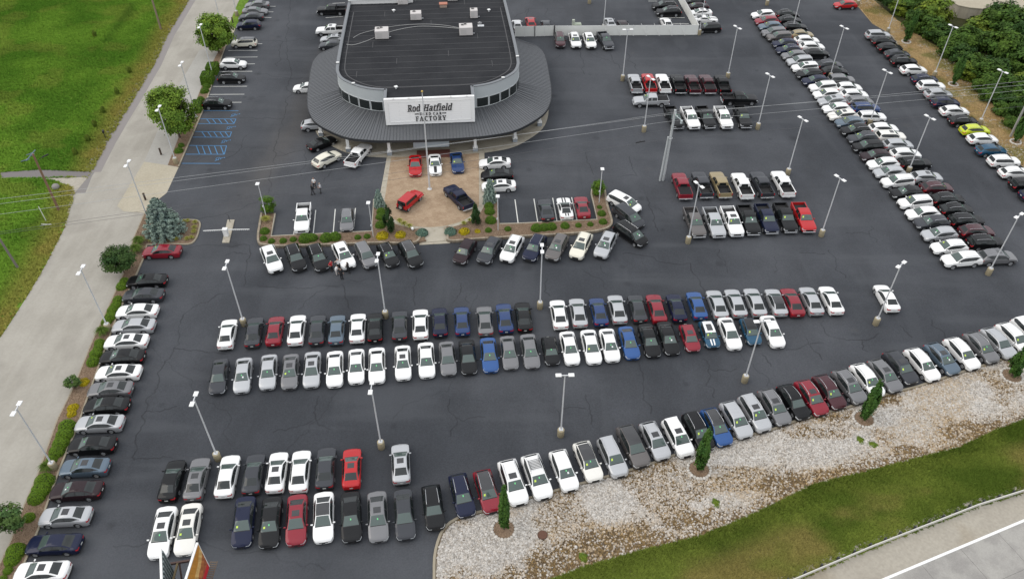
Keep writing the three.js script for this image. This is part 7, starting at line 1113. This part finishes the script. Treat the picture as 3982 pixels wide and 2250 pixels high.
{ const r = rng(401), lanes = [P.lane, P.laneGravel, P.junction];
  scatter('grass', tuftGeo, blade, 190000, () => { const z = -168 + 105 * Math.pow(r(), 1), x = -60 - 52 * r(); if (!inside([x, z], FIELD)) return; if (lanes.some(l => inside([x, z], l))) return; const d = lineDist([x, z], P.roadLeft), a = fbm(x * 0.13 + 50, z * 0.13 + 50, 4), sw = inside([x, z], P.darkSwath) ? smooth(0.2, 0.6, fbm(x * 0.25, z * 0.25 + 30, 3)) * smooth(0, 3, lineDist([x, z], [...P.darkSwath, P.darkSwath[0]])) : 0, yv = smooth(5, 1, d) * 0.8 + smooth(0.52, 0.7, fbm(x * 0.22, z * 0.22, 3)) * 0.25, k = 0.75 + 0.6 * r(); if (r() < 0.25 && d < 0.6) return; let c = mixc([0.078, 0.178, 0.018], [0.145, 0.27, 0.030], smooth(0.25, 0.75, a)); c = mixc(c, [0.26, 0.235, 0.055], clamp(yv, 0, 1)); c = mixc(c, [0.055, 0.125, 0.02], sw * 0.6); const h = (0.16 + 0.16 * r()) * (1 + sw); return { x, y: -0.03, z, ry: r() * 6.3, s: [0.9 + r(), h, 0.9 + r()], c: c.map(v => v * k) }; }, 'mown green grass of the field beyond the road', 'grass');
  const bx = [-6, 62], out = (x, z) => inside([x, z], vergePoly);
  scatter('grass', tuftGeo, blade, 75000, () => { const x = lerp(-12, 66, r()), z = lerp(-66, -30, r()); if (!out(x, z)) return; const d = lineDist([x, z], P.gravelLow), e = lineDist([x, z], P.rail), a = fbm(x * 0.2 + 9, z * 0.35 + 70, 4), dry = smooth(0.46, 0.66, fbm(x * 0.11 + 30, z * 0.2 + 9, 4)) * smooth(1, 4, d), k = 0.7 + 0.6 * r(); if (e < 0.9 && r() < 0.7) return; let c = mixc([0.085, 0.130, 0.019], [0.165, 0.21, 0.036], smooth(0.25, 0.75, a)); c = mixc(c, [0.28, 0.225, 0.075], dry * 0.8); return { x, y: -0.02, z, ry: r() * 6.3, s: [0.7 + 0.7 * r(), (0.13 + 0.13 * r()) * (1 + 0.7 * smooth(2.5, 0, d)), 0.7 + 0.7 * r()], c: c.map(v => v * k) }; }, 'rough green and brown grass verge along the highway', 'grass');
  scatter('dry_grass', tuftGeo, blade, 30000, () => { const x = lerp(70, 92, r()), z = lerp(-168, -84, r()); const bank = [...P.lotRight, ...P.strawOut.slice().reverse()]; if (!inside([x, z], bank)) return; if (lineDist([x, z], P.lotRight) < 0.3) return; const a = fbm(x * 0.3 + 5, z * 0.3 + 5, 4), gr = smooth(0.5, 0.68, fbm(x * 0.2 + 60, z * 0.2, 4)), k = 0.7 + 0.6 * r(); let c = mixc([0.36, 0.235, 0.09], [0.52, 0.39, 0.21], a); c = mixc(c, [0.17, 0.18, 0.05], gr * 0.7); return { x, y: 0, z, ry: r() * 6.3, s: [0.8 + 0.7 * r(), 0.08 + 0.12 * r(), 0.8 + 0.7 * r()], c: c.map(v => v * k) }; }, 'straw coloured dry grass on the bank beside the thicket', 'dry grass'); }
{ const r = rng(501), stones = [0, 1, 2].map(k => { const g = new THREE.IcosahedronGeometry(1, 1), p = g.attributes.position, q = rng(510 + k), hsh = new Map(); for (let i = 0; i < p.count; i++) { const key = [p.getX(i), p.getY(i), p.getZ(i)].map(v => v.toFixed(3)).join(); if (!hsh.has(key)) hsh.set(key, 0.75 + 0.5 * q()); const s = hsh.get(key); p.setXYZ(i, p.getX(i) * s, p.getY(i) * s, p.getZ(i) * s); } g.computeVertexNormals(); return bare(g); });
  const rings = P.columns.slice(0, 4);
  const soil = (x, z) => { const d = lineDist([x, z], P.gravelLow), e = lineDist([x, z], P.gravelEdge); return clamp(smooth(0.47, 0.62, fbm(x * 0.22 + 11, z * 0.3 + 40, 4)) * 0.8 + smooth(3.2, 0.2, d + 2.2 * (fbm(x * 0.5, z * 0.5, 3) - 0.5)) * 0.95 + smooth(2.2, 0.4, e) * 0.25 * smooth(8, 22, x), 0, 1); };
  for (let v = 0; v < 3; v++) scatter('gravel', stones[v], std(1, 1, 1, 0.9), 22000, () => { const x = lerp(-9, 66, r()), z = lerp(-68, -30, r()); if (!inside([x, z], gravelPoly)) return; if (lineDist([x, z], P.gravelEdge) < 0.25) return; for (const c of rings) if (Math.hypot(x - c[0], z - c[1]) < 1.15) return; const s = soil(x, z); if (r() < s * 0.9) return; const w = 0.055 + 0.075 * r() * r() + 0.025 * r(), t = r(), tan = s * 0.8 + 0.15 * r(); let c = mixc([0.23, 0.215, 0.195], [0.60, 0.58, 0.545], Math.pow(t, 0.8)); const oc = smooth(0.46, 0.62, fbm(x * 0.13 + 80, z * 0.2 + 15, 4)); c = mixc(c, [0.40, 0.265, 0.11], clamp(tan * 0.5 * r() + (0.15 + oc * 0.4) * r(), 0, 0.85)); return { x, y: 0.03 + w * 0.25, z, rx: r() * 0.8, ry: r() * 6.3, rz: r() * 0.8, s: [w * (0.9 + 0.5 * r()), w * 0.7, w], c }; }, ['loose white and grey stones of the gravel bed', 'larger loose white stones of the gravel bed', 'pale rounded stones of the gravel bed'][v], 'gravel');
  const bank = [...P.lotRight, ...P.strawOut.slice().reverse()];
  scatter('gravel', stones[0], std(1, 1, 1, 0.9), 5000, () => { const x = lerp(70, 90, r()), z = lerp(-168, -84, r()); if (!inside([x, z], bank) || fbm(x * 0.25 + 70, z * 0.25 + 8, 3) < 0.52) return; const w = 0.05 + 0.09 * r() * r(), t = r(); return { x, y: 0.03, z, ry: r() * 6.3, s: [w * 1.2, w * 0.6, w], c: mixc([0.3, 0.27, 0.23], [0.52, 0.49, 0.45], t) }; }, 'scattered pale stones on the straw bank', 'gravel');
  scatter('dry_grass', tuftGeo, blade, 14000, () => { const x = lerp(-9, 66, r()), z = lerp(-68, -30, r()); if (!inside([x, z], gravelPoly)) return; const s = soil(x, z); if (r() > s * s + 0.5 * smooth(0.5, 0.64, fbm(x * 0.13 + 80, z * 0.2 + 15, 4))) return; const k = 0.7 + 0.6 * r(); return { x, y: 0.01, z, ry: r() * 6.3, s: [0.6 + 0.5 * r(), 0.1 + 0.1 * r(), 0.6 + 0.5 * r()], c: mixc([0.34, 0.235, 0.105], [0.17, 0.12, 0.075], r()).map(v => v * k) }; }, 'withered brown growth between the stones of the gravel bed', 'dry grass');
  const mats = [bedRoad, bedTop, P.spruceIsland]; const chip = new THREE.BoxGeometry(0.12, 0.02, 0.05);
  scatter('mulch_chips', bare(chip), std(1, 1, 1, 1), 16000, () => { const k = r(), p = k < 0.55 ? mats[0] : k < 0.65 ? mats[1] : k < 0.72 ? mats[2] : null; let x, z, y = 0.1; if (p) { x = lerp(-57, -40, r()); z = lerp(-140, -34, r()); if (!inside([x, z], p)) return; } else { x = lerp(-35, 14, r()); z = lerp(-95, -82, r()); if (!inside([x, z], [...P.island, [-12.6, -86.4], [-19.3, -90], ...P.islandA_in]) && !inside([x, z], [[-9, -86.9], ...P.islandB.slice().reverse()])) return; y = 0.29; if (Math.hypot((x + 11.5) / 7.6, (z + 92.4) / 6.5) < 1) return; } const t = r(); return { x, y, z, rx: r() - 0.5, ry: r() * 6.3, rz: r() - 0.5, s: [1, 1, 1], c: mixc([0.12, 0.075, 0.045], [0.30, 0.22, 0.15], t) }; }, 'brown bark chips covering the planting beds', 'mulch'); }
// ------------------------------------------------------------------ people
{
  const skin = std(0.42, 0.26, 0.19, 0.7);
  function field(bones, cell, k = 0.03) {                             // tapered capsules joined smoothly, meshed by marching cubes
    const lo = [9, 9, 9], hi = [-9, -9, -9]; for (const [a, b, ra, rb] of bones) for (const [p, q] of [[a, ra], [b, rb]]) for (let i = 0; i < 3; i++) { lo[i] = Math.min(lo[i], p[i] - q); hi[i] = Math.max(hi[i], p[i] + q); }
    const ext = Math.max(hi[0] - lo[0], hi[1] - lo[1], hi[2] - lo[2]) / 2 + 4 * cell, c = [0, 1, 2].map(i => (lo[i] + hi[i]) / 2), n = Math.ceil(2 * ext / cell) + 2, mc = new MarchingCubes(n, skin, false, false, 60000); mc.isolation = 0; const F = mc.field; F.fill(-1);
    const h = n / 2; for (let z = 0; z < n; z++) for (let y = 0; y < n; y++) for (let x = 0; x < n; x++) { const p = [c[0] + (x - h) / h * ext, c[1] + (y - h) / h * ext, c[2] + (z - h) / h * ext]; if (p[0] < lo[0] - 0.06 || p[0] > hi[0] + 0.06 || p[2] < lo[2] - 0.06 || p[2] > hi[2] + 0.06) continue; let d = 9;
      for (const [a, b, ra, rb] of bones) { const bx = b[0] - a[0], by = b[1] - a[1], bz = b[2] - a[2], L = bx * bx + by * by + bz * bz || 1e-9, t = clamp(((p[0] - a[0]) * bx + (p[1] - a[1]) * by + (p[2] - a[2]) * bz) / L, 0, 1), e = Math.hypot(p[0] - a[0] - bx * t, p[1] - a[1] - by * t, p[2] - a[2] - bz * t) - lerp(ra, rb, t), m = Math.max(k - Math.abs(d - e), 0) / k; d = Math.min(d, e) - m * m * k * 0.25; } F[x + y * n + z * n * n] = -d; }
    mc.update(); const cnt = mc.count, P_ = new Float32Array(cnt * 3), N_ = new Float32Array(cnt * 3); for (let i = 0; i < cnt * 3; i++) { P_[i] = mc.positionArray[i] * ext + c[i % 3]; N_[i] = mc.normalArray[i]; } const g = new THREE.BufferGeometry(); g.setAttribute('position', new THREE.BufferAttribute(P_, 3)); g.setAttribute('normal', new THREE.BufferAttribute(N_, 3)); return g;
  }
  // faces +x; arms: [elbow, hand] offsets from the shoulder for each side; stride swings the legs
  function person(x, z, turn, label, { shirt, legs, hair, bare: shorts = false, arms = [[-0.02, -0.28, 0.06, 0.02, -0.53, 0.06], [-0.02, -0.28, 0.06, 0.02, -0.53, 0.06]], stride = 0, lean = 0, h = 1.75, sleeves = 0.55 }) {
    const t = thing('person', label, 'person', x, z, turn, 'people in the lot', 0.012), k = h / 1.75, S = p => [p[0] * k, p[1] * k, p[2] * k], hipY = 0.92, shY = 1.42, bx = lean * 0.5, sx = lean; const B = [], sh = [], tr = [], shoes = [];
    B.push([[0, hipY, 0], [bx * 0.6, 1.15, 0], 0.135, 0.125], [[bx * 0.6, 1.15, 0], [sx, 1.36, 0], 0.13, 0.12], [[sx, 1.40, 0.13], [sx, 1.40, -0.13], 0.075, 0.075], [[sx, 1.42, 0], [sx + 0.03, 1.54, 0], 0.055, 0.052], [[sx + 0.035, 1.575, 0], [sx + 0.025, 1.67, 0], 0.078, 0.085], [[sx + 0.11, 1.60, 0], [sx + 0.125, 1.59, 0], 0.016, 0.014], [[sx + 0.06, 1.545, 0], [sx + 0.085, 1.545, 0], 0.042, 0.035], ...[1, -1].map(s => [[sx + 0.02, 1.62, s * 0.085], [sx + 0.015, 1.60, s * 0.092], 0.02, 0.014]));
    for (const s of [1, -1]) { const a = arms[s > 0 ? 0 : 1], S0 = [sx, shY - 0.02, s * 0.185], E = [sx + a[0], shY + a[1], s * (0.185 + a[2])], Hd = [sx + a[3], shY + a[4], s * (0.185 + a[5])]; B.push([S0, E, 0.052, 0.042], [E, Hd, 0.042, 0.03]); const v = [0, 1, 2].map(i => Hd[i] - E[i]), L = Math.hypot(...v), u = v.map(q => q / L), at = (f, oz, ox = 0) => [Hd[0] + u[0] * f + ox, Hd[1] + u[1] * f, Hd[2] + u[2] * f + oz]; B.push([Hd, at(0.07, 0), 0.033, 0.036]); [-0.026, -0.009, 0.009, 0.026].forEach((o, i) => B.push([at(0.08, o), at(0.135 + [0.01, 0.025, 0.02, 0][i], o), 0.011, 0.009])); B.push([at(0.03, 0.03), at(0.085, 0.05, 0.02), 0.012, 0.01]);
      const q = E.map((e, i) => lerp(S0[i], e, sleeves * 1.35 > 1 ? 1 : sleeves * 1.35)); sh.push([S0, q, 0.073, 0.062]); if (sleeves > 0.9) sh.push([E, Hd, 0.057, 0.046]);
      const f = s * stride, hip = [0, hipY - 0.03, s * 0.095], kn = [f * 0.5 + 0.02, 0.5, s * 0.105], an = [f - (f < 0 ? 0.06 : 0), 0.09, s * 0.11]; B.push([hip, kn, 0.088, 0.06], [kn, an, 0.056, 0.04], [an, [an[0] + 0.15, 0.045, s * 0.125], 0.042, 0.034]); tr.push([hip, kn, 0.108, 0.08]); if (!shorts) tr.push([kn, [an[0], 0.12, an[2]], 0.078, 0.062]); shoes.push([[an[0] - 0.04, 0.055, an[2]], [an[0] + 0.17, 0.05, s * 0.128], 0.058, 0.05]); }
    sh.push([[bx * 0.3, 0.98, 0], [bx * 0.6, 1.15, 0], 0.16, 0.155], [[bx * 0.6, 1.15, 0], [sx, 1.36, 0], 0.155, 0.145], [[sx, 1.39, 0.13], [sx, 1.39, -0.13], 0.095, 0.095]); tr.push([[0, hipY - 0.02, 0.05], [0, hipY - 0.02, -0.05], 0.145, 0.145]);
    const sc = L => L.map(([a, b, ra, rb]) => [S(a), S(b), ra * k, rb * k]);
    mesh('body', field(sc(B), 0.024), skin, t); mesh('shirt', field(sc(sh), 0.03), shirt, t); mesh(shorts ? 'shorts' : 'trousers', field(sc(tr), 0.03), legs, t); for (const s of shoes) mesh('shoe', field(sc([s]), 0.02), std(shorts ? 0.6 : 0.02, shorts ? 0.6 : 0.02, shorts ? 0.58 : 0.02, 0.8), t); mesh('hair', field(sc([[[sx - 0.01, 1.665, 0], [sx - 0.03, 1.62, 0], 0.095, 0.09]]), 0.022), hair, t);
    for (const s of [1, -1]) mesh('eye', new THREE.SphereGeometry(0.013, 8, 6).translate((sx + 0.108) * k, 1.628 * k, s * 0.032 * k), M.black, t); mesh('mouth', box(0.008, 0.008, 0.045, (sx + 0.118) * k, 1.562 * k, 0), std(0.3, 0.08, 0.07), t);
  }
  const fold = [[0.1, -0.27, 0.05, 0.27, -0.2, -0.06], [0.1, -0.27, 0.05, 0.25, -0.22, -0.08]], hips = [[-0.06, -0.25, 0.16, 0.06, -0.43, 0.0], [-0.06, -0.25, 0.16, 0.06, -0.43, 0.0]], up = [[0.06, -0.1, 0.24, 0.1, 0.06, 0.05], [0.06, -0.1, 0.24, 0.1, 0.06, 0.05]], hold = [[0.02, -0.28, 0.06, 0.24, -0.3, 0.0], [0.02, -0.28, 0.06, 0.22, -0.33, 0.0]];
  const w = std(0.74, 0.74, 0.73, 0.9), bk = std(0.012, 0.012, 0.014, 0.9), gy = std(0.5, 0.5, 0.52, 0.9), rd_ = std(0.40, 0.02, 0.03, 0.9), hb = std(0.03, 0.02, 0.014, 0.9), hg = std(0.3, 0.27, 0.24, 0.9), q = P.people;
  person(q[0][0], q[0][1], -1.5, 'person in white shirt and dark trousers, walking in open asphalt', { shirt: w, legs: bk, hair: hb, arms: hold, stride: 0.16 });
  person(q[1][0], q[1][1], 0.9, 'person in black jacket seen beside the white shirted walker', { shirt: bk, legs: std(0.03, 0.03, 0.035), hair: hb, arms: hold, stride: 0.14, sleeves: 1 });
  person(q[2][0], q[2][1], 3.4, 'person in pale grey shirt and tan shorts facing the walkers', { shirt: gy, legs: std(0.05, 0.05, 0.055), hair: hg, shorts: true, arms: hold });
  person(q[3][0], q[3][1], -0.6, 'person in red shirt and dark shorts beside the black suv', { shirt: rd_, legs: bk, hair: hb, arms: hips, shorts: true });
  person(q[4][0], q[4][1], -1.2, 'person in white shirt with elbows raised before the white suv', { shirt: w, legs: bk, hair: hb, arms: up });
  person(q[5][0], q[5][1], 0.5, 'person in white top and pale shorts stooping in the group', { shirt: w, legs: std(0.45, 0.42, 0.4), hair: hb, shorts: true, arms: hold, lean: 0.16, h: 1.6 });
  person(q[6][0], q[6][1], 2.8, 'person in dark jacket stepping beside the white suv bonnet', { shirt: std(0.03, 0.022, 0.02), legs: bk, hair: hb, arms: hold, stride: 0.2, sleeves: 1 });
  person(q[7][0], q[7][1], 1.6, 'person all in black standing closest to the lane, hands down', { shirt: bk, legs: bk, hair: std(0.2, 0.13, 0.1, 0.9), arms: [[-0.03, -0.27, 0.1, 0.05, -0.5, 0.1], [-0.03, -0.27, 0.1, 0.05, -0.5, 0.1]] });
}
renderer.render(scene, camera);
